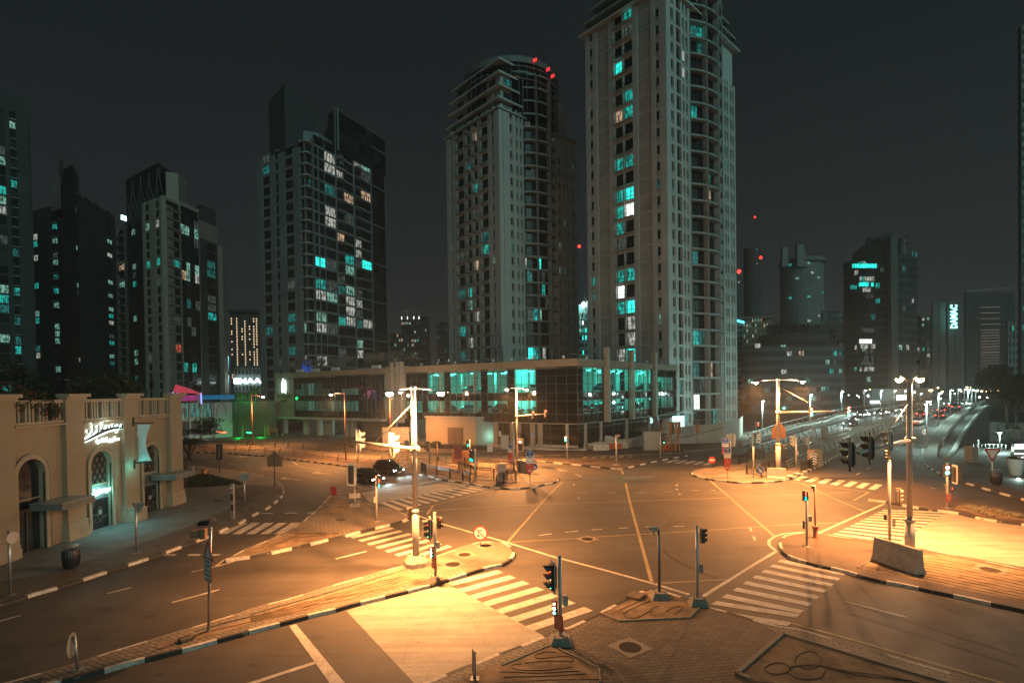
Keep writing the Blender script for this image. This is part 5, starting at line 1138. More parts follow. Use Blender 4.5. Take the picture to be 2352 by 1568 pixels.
# neon arabic column sign on the left face
M_NEON = em('neon_teal',(.10,1.0,.85),2.2)
nn3 = (C3 - A3).normalized();n3 = Vector((nn3.y,-nn3.x,0));ct = D((642,538),174.2)
for i_,ch in enumerate('\uFEB3\uFEEC\uFEF4\uFEDE'): text_obj(ch,3.6,M_NEON,'neon_letter',t3.root,Matrix.Translation(-t3.base) @ frame(ct + n3 * .35 + Vector((0,0,-i_ * 2.7)),nn3),.05,bold=.03)
t3.done()
# ---- T2 and its dark back block
A2,C2,B2 = XY(333,203),XY(382,195),XY(510,225)
t2 = Bld('residential_tower','tower with a light brown front block and dark arched lattice top',C2)
Z0,Z1,F = 1.4,81.5,3.5
t2.B('core').prism([(p.x,p.y) for p in (A2 + Vector((1,1,0)),C2 + Vector((0,1.6,0)),B2 + Vector((-1.2,1,0)),B2 + Vector((-14,14,0)),A2 + Vector((6,20,0)))],0,80,M_T2)
facade(t2,A2,C2,Z0,Z1 + 1,F,[(339.6,'w'),(349,'n'),(363.5,'w'),(372,'n'),(None,'w')],M_T2,wh=.72,depth=.4)
S2 = C2 + (B2 - C2) * hitx(C2,B2,421.5)
facade(t2,C2,S2,Z0,Z1 + 1,F,[(388,'w'),(419.5,'c'),(None,'w')],M_T2,depth=.4)
S2b = C2 + (B2 - C2) * hitx(C2,B2,463.5)
facade(t2,S2,S2b,Z0,Z1 + 2,F,[(441,'k'),(461.5,'k'),(None,'w')],M_T2,depth=.3)
facade(t2,S2b,B2,Z0,Z1 - 9,F,[(480,'w'),(499,'g'),(None,'w')],M_T1,depth=.4)
E2 = MB();e0 = D((501,700),224);E2.box((e0.x + 1.3,e0.y + 1,36),(2.2,3,72),M_T2);E2.build('end_wall',t2.root,-t2.base)
bk = MB();P2 = [XY(297.5,222),XY(373,206),XY(431,224),XY(360,244)];bk.prism([(p.x,p.y) for p in P2],0,99,mat('dark_cladding',(.018,.02,.022),.3,var=.3,scale=.1));bk.build('lattice_block',t2.root,-t2.base)
lat = MB();M_LAT = mat('lattice_strip',(.16,.17,.175),.6,var=.1)
def latt(Pa,Pb,nn_,z0_,z1_):
 uu = (Pb - Pa);n_ = Vector((uu.y,-uu.x,0)).normalized() * .3
 for i in range(nn_ + 1):
  for sg in (-1,1):
   pts = []
   for j in range(9):
    t = j / 8;x = i / nn_ + sg * (1.0 / nn_) * (math.sin(t * math.pi / 2));z = z0_ + (z1_ - z0_) * t
    if 0 <= x <= 1: pts.append(Pa + uu * x + n_ + Vector((0,0,z)))
   if len(pts) > 1: lat.tube(pts,.14,M_LAT,4)
  lat.tube([Pa + uu * (i / nn_) + n_ + Vector((0,0,2)),Pa + uu * (i / nn_) + n_ + Vector((0,0,z0_))],.09,M_LAT,4)
latt(P2[0],P2[1],4,80,97);latt(P2[0],P2[1],4,78,89);latt(P2[1],P2[2],3,80,97)
lat.build('lattice',t2.root,-t2.base)
cb = MB();P = [XY(389.6,207),XY(418,209),XY(437,217),XY(410,222)];cb.prism([(p.x,p.y) for p in P],80,96,M_T2)
P = [XY(465,221),XY(501,229),XY(480,238),XY(450,232)];cb.prism([(p.x,p.y) for p in P],70,88.5,M_T1);P = [XY(464,220),XY(515,229),XY(480,238)];cb.prism([(p.x,p.y) for p in P],70.8,71.8,M_T2);cb.build('roof_block',t2.root,-t2.base)
Q0,Q1 = XY(305,221.5),XY(322,216)
u_ = (P2[1] - P2[0]).normalized();n_ = Vector((u_.y,-u_.x,0))
for k_ in range(22): t2.window(P2[0].lerp(P2[1],.22) + n_ * .1 + Vector((0,0,3 + 3.5 * k_)),u_,n_,2.8,2.3,None,3,2)
R2 = lambda x,y: (.25633 * x,516.8 + .25633 * y);R1 = lambda x,y: (.25633 * x,172.3 + .25633 * y)
t2.light(R1,(1348,1335,'g'),(1440,1330,'w'),(1605,1350,'g'),(1690,1370,'g'),(1765,1395,'g'),(1210,1380,'g'),(1755,1485,'d'))
t2.light(R2,(1345,347,'t'),(1440,338,'t'),(1545,345,'t'),(1610,440,'o'),(1680,370,'g'),(1760,390,'g'),(1685,450,'g'),(1765,470,'w'),(1205,35,'g'),(1205,375,'g'),(1210,460,'d'),(1210,540,'t'),(1205,870,'g'),(1205,1110,'g'),(1205,1200,'g'),(1680,1275,'t'),(1760,1275,'t'),(1915,670,'d'),(1910,750,'d'),(1910,825,'t'),(1905,375,'k'),(1910,450,'k'),(1680,850,'d'),(1755,960,'d'),(1600,840,'d'),(1565,1095,'r'),(1205,1380,'k'),(1680,680,'k'))
t2.randlit(.03,'dk');t2.done()
# small balcony tower between
t2b = Bld('residential_tower','narrow dark tower of stacked balconies left of the lattice tower',XY(285,232));a_,b_ = XY(273,238),XY(297,228)
t2b.B('core').prism([(p.x,p.y) for p in (a_ + Vector((0,1,0)),b_ + Vector((0,1,0)),b_ + Vector((0,18,0)),a_ + Vector((0,18,0)))],0,84,M_T1)
facade(t2b,a_,b_,1,84,3.7,[(276,'w'),(290,'c'),(None,'w')],M_T2,depth=.4);t2b.light(R2,(1140,365,'o'),(1105,550,'g'));t2b.done()
# ---- T1
A1,C1 = XY(75,272),XY(151,262);D1,B1 = XY(177,250),XY(271.5,285)
t1 = Bld('residential_tower','dark wide tower with a tall narrow spire block behind the shop roof',C1)
t1.B('core').prism([(p.x,p.y) for p in (A1 + Vector((1,1,0)),C1 + Vector((0,1,0)),D1 + Vector((0,2,0)),B1 + Vector((-1,1,0)),B1 + Vector((-20,25,0)),A1 + Vector((0,30,0)))],0,104,M_T1)
facade(t1,A1,C1,1,104,3.5,[(79.5,'w'),(92,'g'),(125,'w'),(138,'c'),(None,'w')],M_T1,depth=.4)
facade(t1,D1,B1,1,105,3.5,[(181,'w'),(195,'n'),(205,'w'),(218,'n'),(226,'w'),(237,'n'),(252,'w'),(264,'n'),(None,'w')],M_T1,depth=.4)
sp = MB();P = [XY(151,255),XY(177,248),XY(190,262),XY(164,268)];sp.prism([(p.x,p.y) for p in P],0,117,mat('dark_cladding2',(.02,.022,.024),.4,var=.2,scale=.1))
sp.prism([(p.x,p.y) for p in (XY(126,262),XY(149,257),XY(155,268),XY(132,272))],100,113,M_T2);a = XY(150,252);sp.box((a.x,a.y,117),(1.2,1.2,8),M_T1);sp.build('spire_block',t1.root,-t1.base)
t1.light(R2,*[(x,y,c) for x,y,c in ((515,45,'t'),(515,115,'g'),(337,125,'w'),(337,200,'t'),(335,265,'w'),(515,245,'d'),(515,310,'g'),(515,440,'k'),(513,580,'t'),(512,710,'g'),(335,785,'g'),(335,855,'t'),(512,905,'g'),(512,975,'g'),(512,1045,'g'),(335,1115,'k'),(335,1175,'w'),(510,1310,'g'),(905,195,'g'),(1007,155,'g'),(1007,275,'w'),(905,260,'d'),(910,445,'t'),(905,510,'d'),(1007,525,'g'),(903,635,'g'),(1005,650,'g'),(905,760,'d'),(1005,770,'g'),(905,825,'k'),(1005,830,'t'),(1000,890,'w'),(900,995,'w'),(903,1200,'w'),(1003,1200,'g'),(900,1260,'d'),(1003,1260,'k'),(725,225,'g'),(728,1205,'w'),(825,1208,'w'))])
t1.randlit(.07,'dktgk');t1.done()
sg = MB();p = D((284.5,499),240);sg.extrude([p + Vector((-1.2,0,1.2)),p + Vector((-1.3,0,-.9)),p + Vector((1.2,1,-1.7)),p + Vector((.7,1,.5))],(0,.4,0),em('teal_sign_glow',(.5,1,.95),7));tag(sg.build('rooftop_sign'),'small glowing white teal panel high beside the lattice tower','sign panel')
# ---- T0
A0,B0 = XY(-260,168),XY(78,197)
t0 = Bld('residential_tower','dark tower cut by the left edge with rows of lit office windows',B0);t0.B('core').prism([(p.x,p.y) for p in (A0 + Vector((0,1,0)),B0 + Vector((0,1,0)),B0 + Vector((-38,25,0)),A0 + Vector((-30,30,0)))],0,119,M_T1)
facade(t0,A0,B0,1,113,3.5,[(-120,'w'),(-60,'g'),(-40,'w'),(-2,'g'),(24,'g'),(35,'w'),(50,'c'),(None,'w')],M_T1,depth=.4)
t0.light(None,(8,340,'d'),(10,360,'g'),(18,413,'r'),(10,447,'g'),(8,470,'w'),(12,490,'w'),(12,553,'d'),(10,665,'g'),(10,685,'t'),(10,770,'g'),(12,560,'d'),(10,838,'d'),(-20,480,'w'),(-20,670,'g'));t0.randlit(.14,'dkgtk');t0.done()
# ---- far towers
def block(name,label,x0,x1,ytop,Y,Fh=3.4,m=None,lit=.08,pal='twdg',cols=6,dep=None,z0=0,ty='n',limit=60,group='far towers',skew=.0,wh=.55,extra=None,ww=.55):
 A,B = XY(x0,Y * (1 + skew)),XY(x1,Y * (1 - skew));z1 = D(((x0 + x1) / 2,ytop),Y).z;b = Bld(name,label,(A + B) / 2,group);m = m or M_T1;dp = dep or (B - A).length * .7
 o = (A if x0 > CX else B) * (dp / (A if x0 > CX else B).y);b.B('core').prism([(p.x,p.y) for p in (A + Vector((0,.9,0)),B + Vector((0,.9,0)),B + o,A + o)],z0,z1,m)
 cl = [];
 for i in range(cols):
  xa = x0 + (x1 - x0) * (i + (1 - ww) / 2) / cols;xb = x0 + (x1 - x0) * (i + (1 + ww) / 2) / cols;cl += [(xa,'w'),(xb,ty)]
 cl.append((None,'w'));facade(b,A,B,z0 + 1,z1,Fh,cl,m,depth=.4,wh=wh);b.randlit(lit,pal)
 if extra: extra(b)
 b.done(limit);return b
M_FAR = mat('far_grey',(.30,.30,.30),.8,var=.15,scale=.1);M_FARM = mat('far_mid',(.13,.12,.115),.8);M_FARD = mat('far_dark',(.06,.062,.066),.7,var=.2,scale=.1);M_FARW = mat('far_warm',(.42,.30,.20),.8,var=.1,scale=.1)
LT['y'] = em('lit_facade_lamp',(1.0,.72,.42),1.6)
f1 = Bld('far_tower','far tower striped with columns of small warm lamps',XY(560,450),'far towers');a_,b_ = XY(529,450),XY(595,455)
f1.B('core').prism([(p.x,p.y) for p in (a_ + Vector((0,.6,0)),b_ + Vector((0,.6,0)),b_ + Vector((0,30,0)),a_ + Vector((0,30,0)))],0,80,M_FARD);u_ = (b_ - a_).normalized();n_ = Vector((u_.y,-u_.x,0))
for cx,dens in ((.06,.3),(.24,.95),(.42,.3),(.52,.98),(.68,.35),(.83,.9),(.93,.9)):
 for k_ in range(26):
  if random.random() < dens: f1.window(a_.lerp(b_,cx) + n_ * .1 + Vector((0,0,20 + 2.15 * k_)),u_,n_,.9,1.2,'y',1,1,'facade_lamp')
f1.B('slab').box((a_ + b_) / 2 + Vector((0,-1,80)),((b_ - a_).length + 3,6,2),M_FARD,u_);f1.done()
block('office_block','low grey office block with a glowing white name along its roof',536,612,841,230,m=M_T3,lit=.03,cols=9,ty='n',group='far towers')
e_ = D((575,875),228.6);text_obj('EMAAR',3.0,em('neon_white',(.75,1,.97),7),'rooftop_letters',None,frame(e_,(1,0,0)),.15,bold=.05,xs=1.5)
tag(bpy.data.objects['rooftop_letters'],'glowing white name in capitals on the low grey office block','lettering')
sp = MB();e_ = D((521.5,905),400);t_ = D((523.5,818),400);sp.tube([e_,e_.lerp(t_,.5)],1.1,em('blue_white_neon',(.25,.75,1.0),2.2),6);sp.tube([e_.lerp(t_,.5),t_],.6,MATS['blue_white_neon'],6);tag(sp.build('light_mast'),'slim glowing pale blue mast far behind the canopy','light mast')
block('far_tower','small pale blue gridded block behind the glowing mast',508,523,812,420,lit=.25,pal='kt',cols=5,m=M_FARD)
block('far_tower','far block with a rounded roof left of the crowned tower',895,936,768,380,lit=.22,pal='wdgo',cols=8,m=M_FARD,ww=.7)
block('far_tower','far tower topped by a lit open metal crown',922,962,733,420,lit=.2,pal='wdgo',cols=7,m=M_FARD,ww=.7)
cw = MB();cc = D((942,733),420)
for dx in (-6.5,-2,3,7): cw.beam(cc + Vector((dx,0,0)),cc + Vector((dx,0,6)),.5,.5,M_SLAB)
cw.beam(cc + Vector((-6.5,0,5.5)),cc + Vector((0,0,7.5)),.5,.5,M_SLAB);cw.beam(cc + Vector((0,0,7.5)),cc + Vector((7,0,6)),.5,.5,M_SLAB)
for dx in (-6.5,-2,3,7): cw.box(cc + Vector((dx,-.5,1)),(.6,.3,2.2),LT['B'])
tag(cw.build('lit_roof_frame'),'open metal roof crown with bright uplights on the far tower','roof crown')
block('far_tower','dim far tower between the crowned tower and the grey tower',960,987,727,440,lit=.12,pal='wdk',cols=5,m=M_FARD)
block('far_tower','dim far tower with a sharp fin close to the grey tower',1004,1033,740,400,lit=.1,pal='wdok',cols=5,m=M_FARD)
c4 = block('construction_tower','narrow brightly floodlit teal tower under construction',1330.5,1350,700,260,lit=.6,pal='TtgB',cols=3,m=mat('site_wall_lit_teal',(.25,.5,.47),.7),ww=.8,Fh=3.6)  # teal lighting of the tower is put into its wall colour
cr = MB();cb_ = D((1346,820),258);ct_ = D((1342,690),258)
for dx in (-.8,.8):
 for dy in (-.8,.8): cr.beam(cb_ + Vector((dx,dy,0)),Vector((cb_.x + dx,cb_.y + dy,ct_.z)),.25,.25,M_SLAB)
nn_ = 14
for i in range(nn_):
 za = cb_.z + (ct_.z - cb_.z) * i / nn_;zb = cb_.z + (ct_.z - cb_.z) * (i + 1) / nn_;s_ = 1 if i % 2 else -1;cr.beam((cb_.x - .8 * s_,cb_.y - .8,za),(cb_.x + .8 * s_,cb_.y - .8,zb),.15,.15,M_SLAB)
j_ = D((1330.5,566),258);cr.beam((cb_.x,cb_.y,ct_.z),j_,.6,.6,M_DSTEEL);tag(cr.build('tower_crane'),'lattice tower crane rising beside the floodlit construction tower','crane')
def glow(p,r,m,label,cat='beacon',name='beacon',group='red aircraft warning lights'): b = MB();b.lathe(Vector(p) - Vector((0,0,r)),[(r * .5,0),(r,r * .6),(r,r * 1.4),(r * .5,2 * r)],m,10);return tag(b.build(name),label,cat,group)
M_RB = em('red_beacon',(1.0,.03,.02),6);M_FL = em('flood',(.6,1,.95),40)
glow(j_,.7,M_RB,'red beacon on the crane tip between the two tall towers');glow(D((1340.5,700),257),1.0,M_FL,'blinding white floodlight on the construction tower','floodlight','floodlight',None)
# right hand side skyline
VR = lambda x,y: (1665.2 + .25633 * x,459.4 + .25633 * y)
def roundtower(name,label,x0,x1,ytop,Y,Fh,m,lit,pal,nseg=14,arc=(200,340),flat=1.0,dark=None,limit=60,z0=0,band=.45,sy=.8):
 A,B = XY(x0,Y),XY(x1,Y);c = (A + B) / 2;R = (B - A).length / 2;z1 = D(((x0 + x1) / 2,ytop),Y).z;b = Bld(name,label,c,'far towers')
 N = 32;b.B('core').prism([(c.x + R * .97 * math.cos(2 * math.pi * i / N),c.y + R * sy * .97 * math.sin(2 * math.pi * i / N)) for i in range(N)],z0,z1,dark or m);nf = int((z1 - z0) / Fh)
 for k in range(nf + 1):
  q = MB();z = z0 + k * Fh;q.prism([(c.x + R * math.cos(2 * math.pi * i / N),c.y + R * sy * math.sin(2 * math.pi * i / N)) for i in range(N)],z,z + Fh * band,m);b.part('floor_band',q,1)
  for i in range(nseg):
   if random.random() < lit:
    a = math.radians(lerp(arc[0],arc[1],(i + .5) / nseg));p = c + Vector((R * .985 * math.cos(a),R * sy * .985 * math.sin(a),z + Fh * (.5 + band / 2)));tn = Vector((-R * math.sin(a),R * sy * math.cos(a),0)).normalized()
    b.window(p,tn,Vector((tn.y,-tn.x,0)),R * math.radians((arc[1] - arc[0]) / nseg) * .9,Fh * (1 - band) * .9,random.choice(pal),2,1)
 return b,c,R,z1
b,c,R,z1 = roundtower('far_tower','faint far round tower behind, with a tall antenna and red beacon',1710,1748,572,620,4,M_FARD,.03,'wgt');q = MB();tpt = D((1734,500),625);q.tube([(tpt.x,tpt.y,z1 - 2),tpt],.5,M_FARD,6);q.build('antenna',b.root,-b.base);b.done()
glow(D((1734,499),620),1.0,M_RB,'red beacon on the far antenna tip');glow(D((1747.4,591.5),600),1.5,M_RB,'red beacon beside the faint round tower');glow(D((1697.5,623.5),480),1.6,M_RB,'red beacon at the right edge of the tallest tower')
block('far_tower','dark sliver of a far tower right beside the tallest tower',1690,1707,622,500,lit=.04,pal='wk',cols=3,m=M_FARD,limit=20)
block('residential_block','orange lit apartment block behind the flats',1707,1773,735,350,lit=.28,pal='wgo',cols=10,m=M_FARW,ww=.5)
q = MB();a_ = D((1741,729),349);q.box(a_ + Vector((0,5,0)),(21,14,1),M_FARW);tag(q.build('roof_slab'),'thin overhanging roof slab of the orange lit block','roof slab')
block('far_tower','pale banded block just right of the tallest tower',1690,1706.5,728,330,lit=.1,pal='kd',cols=2,m=M_FAR,ww=.9,limit=20)
q = MB();a_ = D((1701,737),325);q.extrude([a_ + Vector((-2,0,.8)),a_ + Vector((-2,0,-.4)),a_ + Vector((2.2,0,-1.6)),a_ + Vector((2.2,0,-.2))],(0,.3,0),em('neon_teal_sign',(.08,.9,.95),4));tag(q.build('neon_sign'),'short teal neon sign near the tallest tower edge','neon sign')
b,c,R,z1 = roundtower('far_tower','round banded tower crowned by two upright horns',1795.4,1889.5,605,400,3.45,M_FAR,.06,'wgt',z0=0)
q = MB();q.lathe(c + Vector((0,0,z1 - 1)),[(R * 1.0,0),(R * 1.0,2.5),(R * .9,3.5)],M_FAR,32)
for xx0,xx1,yt,xt0,xt1 in ((1796,1811,567,1798,1809),(1831,1857,562,1831.5,1846)):
 zt = D((1800,yt),395).z;P = [D((xx0,612),386),D((xx1,612),386),D((xt1,yt),386),D((xt0,yt),386)];q.extrude(P,(0,3,0),M_FAR)
q.build('horned_crown',b.root,-b.base);b.done()
block('far_tower','dark block in front of the horned tower carrying large faint letters',1763,1888,746,300,lit=.02,pal='dk',cols=14,m=mat('far_blue',(.05,.085,.09),.6,var=.2,scale=.1),limit=40)
e_ = D((1845,757),297.5);o = text_obj('DAMAC',5.6,mat('letter_dark',(.012,.013,.014),.5,var=0),'roof_letters',None,frame(e_,(1,0,0)),.3,bold=.12,xs=1.35);tag(o,'large unlit capital letters on the dark block below the horned tower','lettering')
block('far_tower','dark striped tower between the horned tower and the round one',1889,1938,715,330,lit=.03,pal='tk',cols=3,m=M_FARD,ww=.85,ty='n',wh=.75)
b,c,R,z1 = roundtower('curved_flats','broad low curved block of flats before the horned tower',1703,1935,795,205,3.3,mat('flats_grey',(.13,.15,.155),.8,var=.15,scale=.2),.13,'wgtkdd',nseg=22,dark=M_FARD,limit=90,sy=.45);b.light(VR,(580,1430,'w'),(655,1430,'o'),(580,1490,'g'),(655,1490,'T'),(985,1380,'t'),(775,1375,'t'));b.done()
q = MB();q.lathe(c + Vector((0,0,z1)),[(R * .62,0),(R * .62,4)],M_FARD,24);tag(q.build('penthouse_ring'),'dark set back top floor of the curved flats','penthouse')
b,c,R,z1 = roundtower('far_tower','tall rounded dark tower with rows of white and teal lit offices',1945,2096,600,255,3.55,mat('dark_band',(.075,.095,.10),.5,var=.15,scale=.1),.07,'wdgtk',nseg=20,dark=M_FARD,limit=90,band=.3)
for y,c_,x0_,x1_ in ((590,'T',1150,1350),(705,'w',1215,1340),(755,'T',1210,1340),(780,'t',1130,1185),(805,'w',1245,1325),(860,'d',1245,1315),(1165,'d',1235,1340),(1265,'B',1215,1345),(1310,'w',1225,1340),(1360,'d',1245,1330),(1415,'d',1255,1340),(1465,'d',1235,1340),(1515,'w',1215,1340),(1515,'t',1170,1190),(1320,'w',1170,1190)):
 for x_ in range(x0_,x1_,22):
  if random.random() < .85:
   q_ = VR(x_,y);d_ = ray(q_);pp = None
   for i in range(400):
    a = math.radians(180 + i * .45);s_ = c + Vector((R * 1.0 * math.cos(a),R * .8 * 1.0 * math.sin(a),0))
    if s_.x / s_.y > d_.x / d_.y: pp = s_;break
   if pp is not None: pp.z = CAMH + d_.z / d_.y * pp.y;tn = Vector((-R * math.sin(a),R * .8 * math.cos(a),0)).normalized();b.window(pp + Vector((tn.y,-tn.x,0)) * .12,tn,Vector((tn.y,-tn.x,0)),1.05,1.9,c_,1,1)
pass
q = MB();q.box((c.x - 3,c.y - R * .8 - .6,z1 / 2 + 4),(3.2,2.4,z1 + 8),M_FAR);q.build('central_pillar',b.root,-b.base)
q = MB();N = 20;pts = []
for i in range(N + 1): a = math.radians(185 + 80 * i / N);pts.append((c.x + R * .86 * math.cos(a),c.y + R * .66 * math.sin(a),3 + 9 * i / N))
for i in range(N): a,d = pts[i],pts[i + 1];q.face([(a[0],a[1],z1),(d[0],d[1],z1),(d[0],d[1],z1 + d[2]),(a[0],a[1],z1 + a[2])],M_FAR);q.face([(a[0],a[1],z1),(a[0],a[1],z1 + a[2]),(d[0],d[1],z1 + d[2]),(d[0],d[1],z1)],M_FAR)
q.prism([(c.x + R * .2 * math.cos(t) + 6,c.y + R * .5 * math.sin(t)) for t in [2 * math.pi * i / 16 for i in range(16)]],z1,z1 + 9,M_FAR);q.build('curved_screen',b.root,-b.base);b.done()
e_ = D((2033,556),247);o = text_obj('DAMAC',4.4,MATS['letter_dark'],'roof_letters',None,frame(e_ + Vector((0,-1,0)),(1,-.05,0)),.2,bold=.1,xs=1.2);tag(o,'dark unlit capitals at the top of the rounded dark tower','lettering')
block('far_tower','narrow dark block of balconies right of the rounded tower',2104,2139,727,300,lit=.18,pal='wtgd',cols=3,m=M_FARD,limit=40)
block('far_tower','pale slab tower with a vertical glowing name on its side',2142,2172,694,280,lit=.02,pal='k',cols=1,ww=.05,m=M_FARM,limit=20)
block('far_tower','right half of the slab tower behind the vertical glowing name',2178,2208,692,282,lit=.02,pal='k',cols=1,ww=.05,m=M_FARM,limit=20)
block('far_tower','dark slot of small teal windows between the two pale slabs',2171,2179,688,284,lit=.55,pal='kkt',cols=2,m=M_FARD,ww=.6,limit=30)
o = text_obj('DAMAC',4.6,em('neon_white2',(.30,1,.92),4),'vertical_letters',None,frame(D((2191.5,727),277),(0,0,1),(-1,0,0)),.2,bold=.12,xs=.75);tag(o,'vertical glowing white name on the pale slab tower','lettering')
b = block('far_tower','wide dark tower with long thin pale stripes',2218,2330,672,320,lit=0,cols=1,ww=.01,m=M_FARD,limit=20)
q = MB();M_STR = em('stripe_light',(.30,.22,.18),.5)
for i in range(26):
 yy = 706 + i * (13 if i < 9 else 6.4) - (0 if i < 9 else (9 * 6.6 - 60));
 if yy > 900: break
 a_,b_ = D((2253,yy),318.5),D((2296,yy - 1),318.5);q.beam(a_,b_,.3,.35,M_STR)
q.beam(D((2219,669),318),D((2318,661),318),.4,.8,M_FARW);q.build('stripe',b.root,-b.base)
block('far_tower','dark tower edge with a curved pale top near the right border',2315,2341,736,225,lit=.03,pal='tk',cols=3,m=M_FAR,limit=30)
block('far_tower','tower cut by the right border with teal lights up its edge',2345,2420,60,190,lit=.07,pal='tTwk',cols=5,m=M_FARD,limit=60)
# ================================================================ podium with the lit car park
def glassmat(name,tint=(.75,.95,.92),refl=.12):
 m = bpy.data.materials.new(name);m.use_nodes = True;t = m.node_tree;t.nodes.clear()
 o = t.nodes.new('ShaderNodeOutputMaterial');a = t.nodes.new('ShaderNodeBsdfTransparent');g = t.nodes.new('ShaderNodeBsdfGlossy');x = t.nodes.new('ShaderNodeMixShader')
 a.inputs[0].default_value = (*tint,1);g.inputs['Roughness'].default_value = .03;x.inputs[0].default_value = refl
 t.links.new(a.outputs[0],x.inputs[1]);t.links.new(g.outputs[0],x.inputs[2]);t.links.new(x.outputs[0],o.inputs[0]);MATS[name] = m;return m
M_CLR = glassmat('clear_glass');M_RIB = mat('ribbed_cladding',(.30,.25,.19),.7,var=.12,scale=.5);M_MUL = mat('mullion',(.10,.08,.065),.4,.6,var=.1)
M_PDK = mat('spandrel_glass',(.010,.011,.012),.05,var=0,spec=.8);M_BEI = roadmat('beige_render',(.30,.25,.19),(.37,.31,.24),.85,pscale=.4)
M_INW = mat('garage_wall',(.55,.60,.58),.8,var=.1);M_INF = mat('garage_floor',(.16,.18,.18),.6,var=.2)
M_TUBE = em('garage_tube',(.12,1.0,.80),13)
PL,PM,PN = XY(633,133.5),XY(882,116),XY(932,112.5);PC,PD = XY(1230,91),XY(1325,87.2);PE = XY(1552,118)
PM = PL + (XY(1230,91) - PL) * hitx(PL,XY(1230,91),882);PN = PL + (PC - PL) * hitx(PL,PC,932);PS = PL + (PC - PL) * hitx(PL,PC,674)
pod = Bld('podium_building','long low glass fronted podium with a teal lit car park inside',PC);O = -pod.base
ZT,ZP,ZB = 15.1,13.9,4.5
inn = [(p.x,p.y) for p in (PL,PC,PD,PE)]
up_ = (PC - PL).normalized();np_ = Vector((up_.y,-up_.x,0));ur_ = (PE - PD).normalized();nr_ = Vector((ur_.y,-ur_.x,0))
ROOFP = [PL,PC,PD,PE,PE + Vector((-30,30,0)),PL + Vector((20,40,0))]
q = pod.B('roof');q.prism([(p.x,p.y) for p in ROOFP],ZP - .3,ZP + .1,M_CPALE)
def inset(d): return [(p.x,p.y) for p in (PL - np_ * -.0 - np_ * d + up_ * .3,PC - np_ * d,PD - nr_ * d,PE - nr_ * d,PE + Vector((-22,22,0)),PL + Vector((18,34,0)))]
for z_ in (5.55,9.3): pod.B('floor_slab').prism(inset(.35),z_,z_ + .35,M_INF)
bw = pod.B('back_wall')
for a_,c_ in ((PL,PC),(PD,PE)):
 n_ = np_ if a_ is PL else nr_;bw.box((a_ + c_) / 2 - n_ * 15 + Vector((0,0,9.6)),((c_ - a_).length,.3,9),M_INW,c_ - a_)
pr = pod.B('parapet')
for k_ in range(4):
 z_ = ZP + .15 + .3 * k_;o_ = .16 - .0 * k_
 for a_,c_,n_ in ((PL,PM,np_),(PN,PC,np_),(PC,PD,(np_ + nr_).normalized()),(PD,PE,nr_)):
  pr.box((a_ + c_) / 2 + n_ * o_ + Vector((0,0,z_)),((c_ - a_).length + .3,.5,.25),M_RIB,c_ - a_)
for a_,c_,n_ in ((PL,PM,np_),(PN,PC,np_),(PC,PD,(np_ + nr_).normalized()),(PD,PE,nr_)): pr.box((a_ + c_) / 2 + Vector((0,0,ZP + .6)),((c_ - a_).length + .2,.4,1.15),M_RIB,c_ - a_)
def pglaze(A,B,n,lit,step=1.5,zs=(4.5,6.0,8.25,9.55,11.0,12.4,13.9),name='glazing'):
 """lit: list of (x0, x1, rows) in picture columns where one sees inside; rows are indices of bands"""
 Lt = (B - A).length;u = (B - A).normalized();N = max(1,round(Lt / step));g = MB();bays = {};m = pod.B('mullion')
 for i in range(N):
  p0 = A + u * (Lt * i / N);p1 = A + u * (Lt * (i + 1) / N);px = proj((p0 + p1) / 2)[0]
  for r in range(len(zs) - 1):
   see = [k for k,(x0,x1,rows) in enumerate(lit) if x0 <= px <= x1 and r in rows]
   f = [p0 + Vector((0,0,zs[r])),p1 + Vector((0,0,zs[r])),p1 + Vector((0,0,zs[r + 1])),p0 + Vector((0,0,zs[r + 1]))]
   (bays.setdefault((see[0],r > 2),MB()) if see else g).face(f,M_CLR if see else M_PDK)
  m.box(p0 + n * .04 + Vector((0,0,(zs[0] + zs[-1]) / 2)),(.07,.12,zs[-1] - zs[0]),M_MUL,u)
 for b_ in bays.values(): pod.part('clear_glass_bay',b_,1)
 if g.f: pod.part('spandrel_glass',g,1)
 for z in zs: m.box((A + B) / 2 + n * .05 + Vector((0,0,z)),(Lt,.11,.07),M_MUL,u)
R_ = (1,3,4,5)
pglaze(PS,PM,np_,[(674,830,(1,)),(674,760,(3,)),(790,830,(3,)),(690,742,(4,))],1.35)
pglaze(PN,PC,np_,[(981,1023,R_),(1031,1109,R_),(1119,1170,R_),(1183,1231,R_),(936,975,(1,))],1.45)
pglaze(PC,PD,(np_ + nr_).normalized(),[],1.7);pglaze(PD,PE,nr_,[(1337,1384,R_),(1391,1440,R_),(1448,1496,R_),(1500,1549,(1,3,4))],1.6)
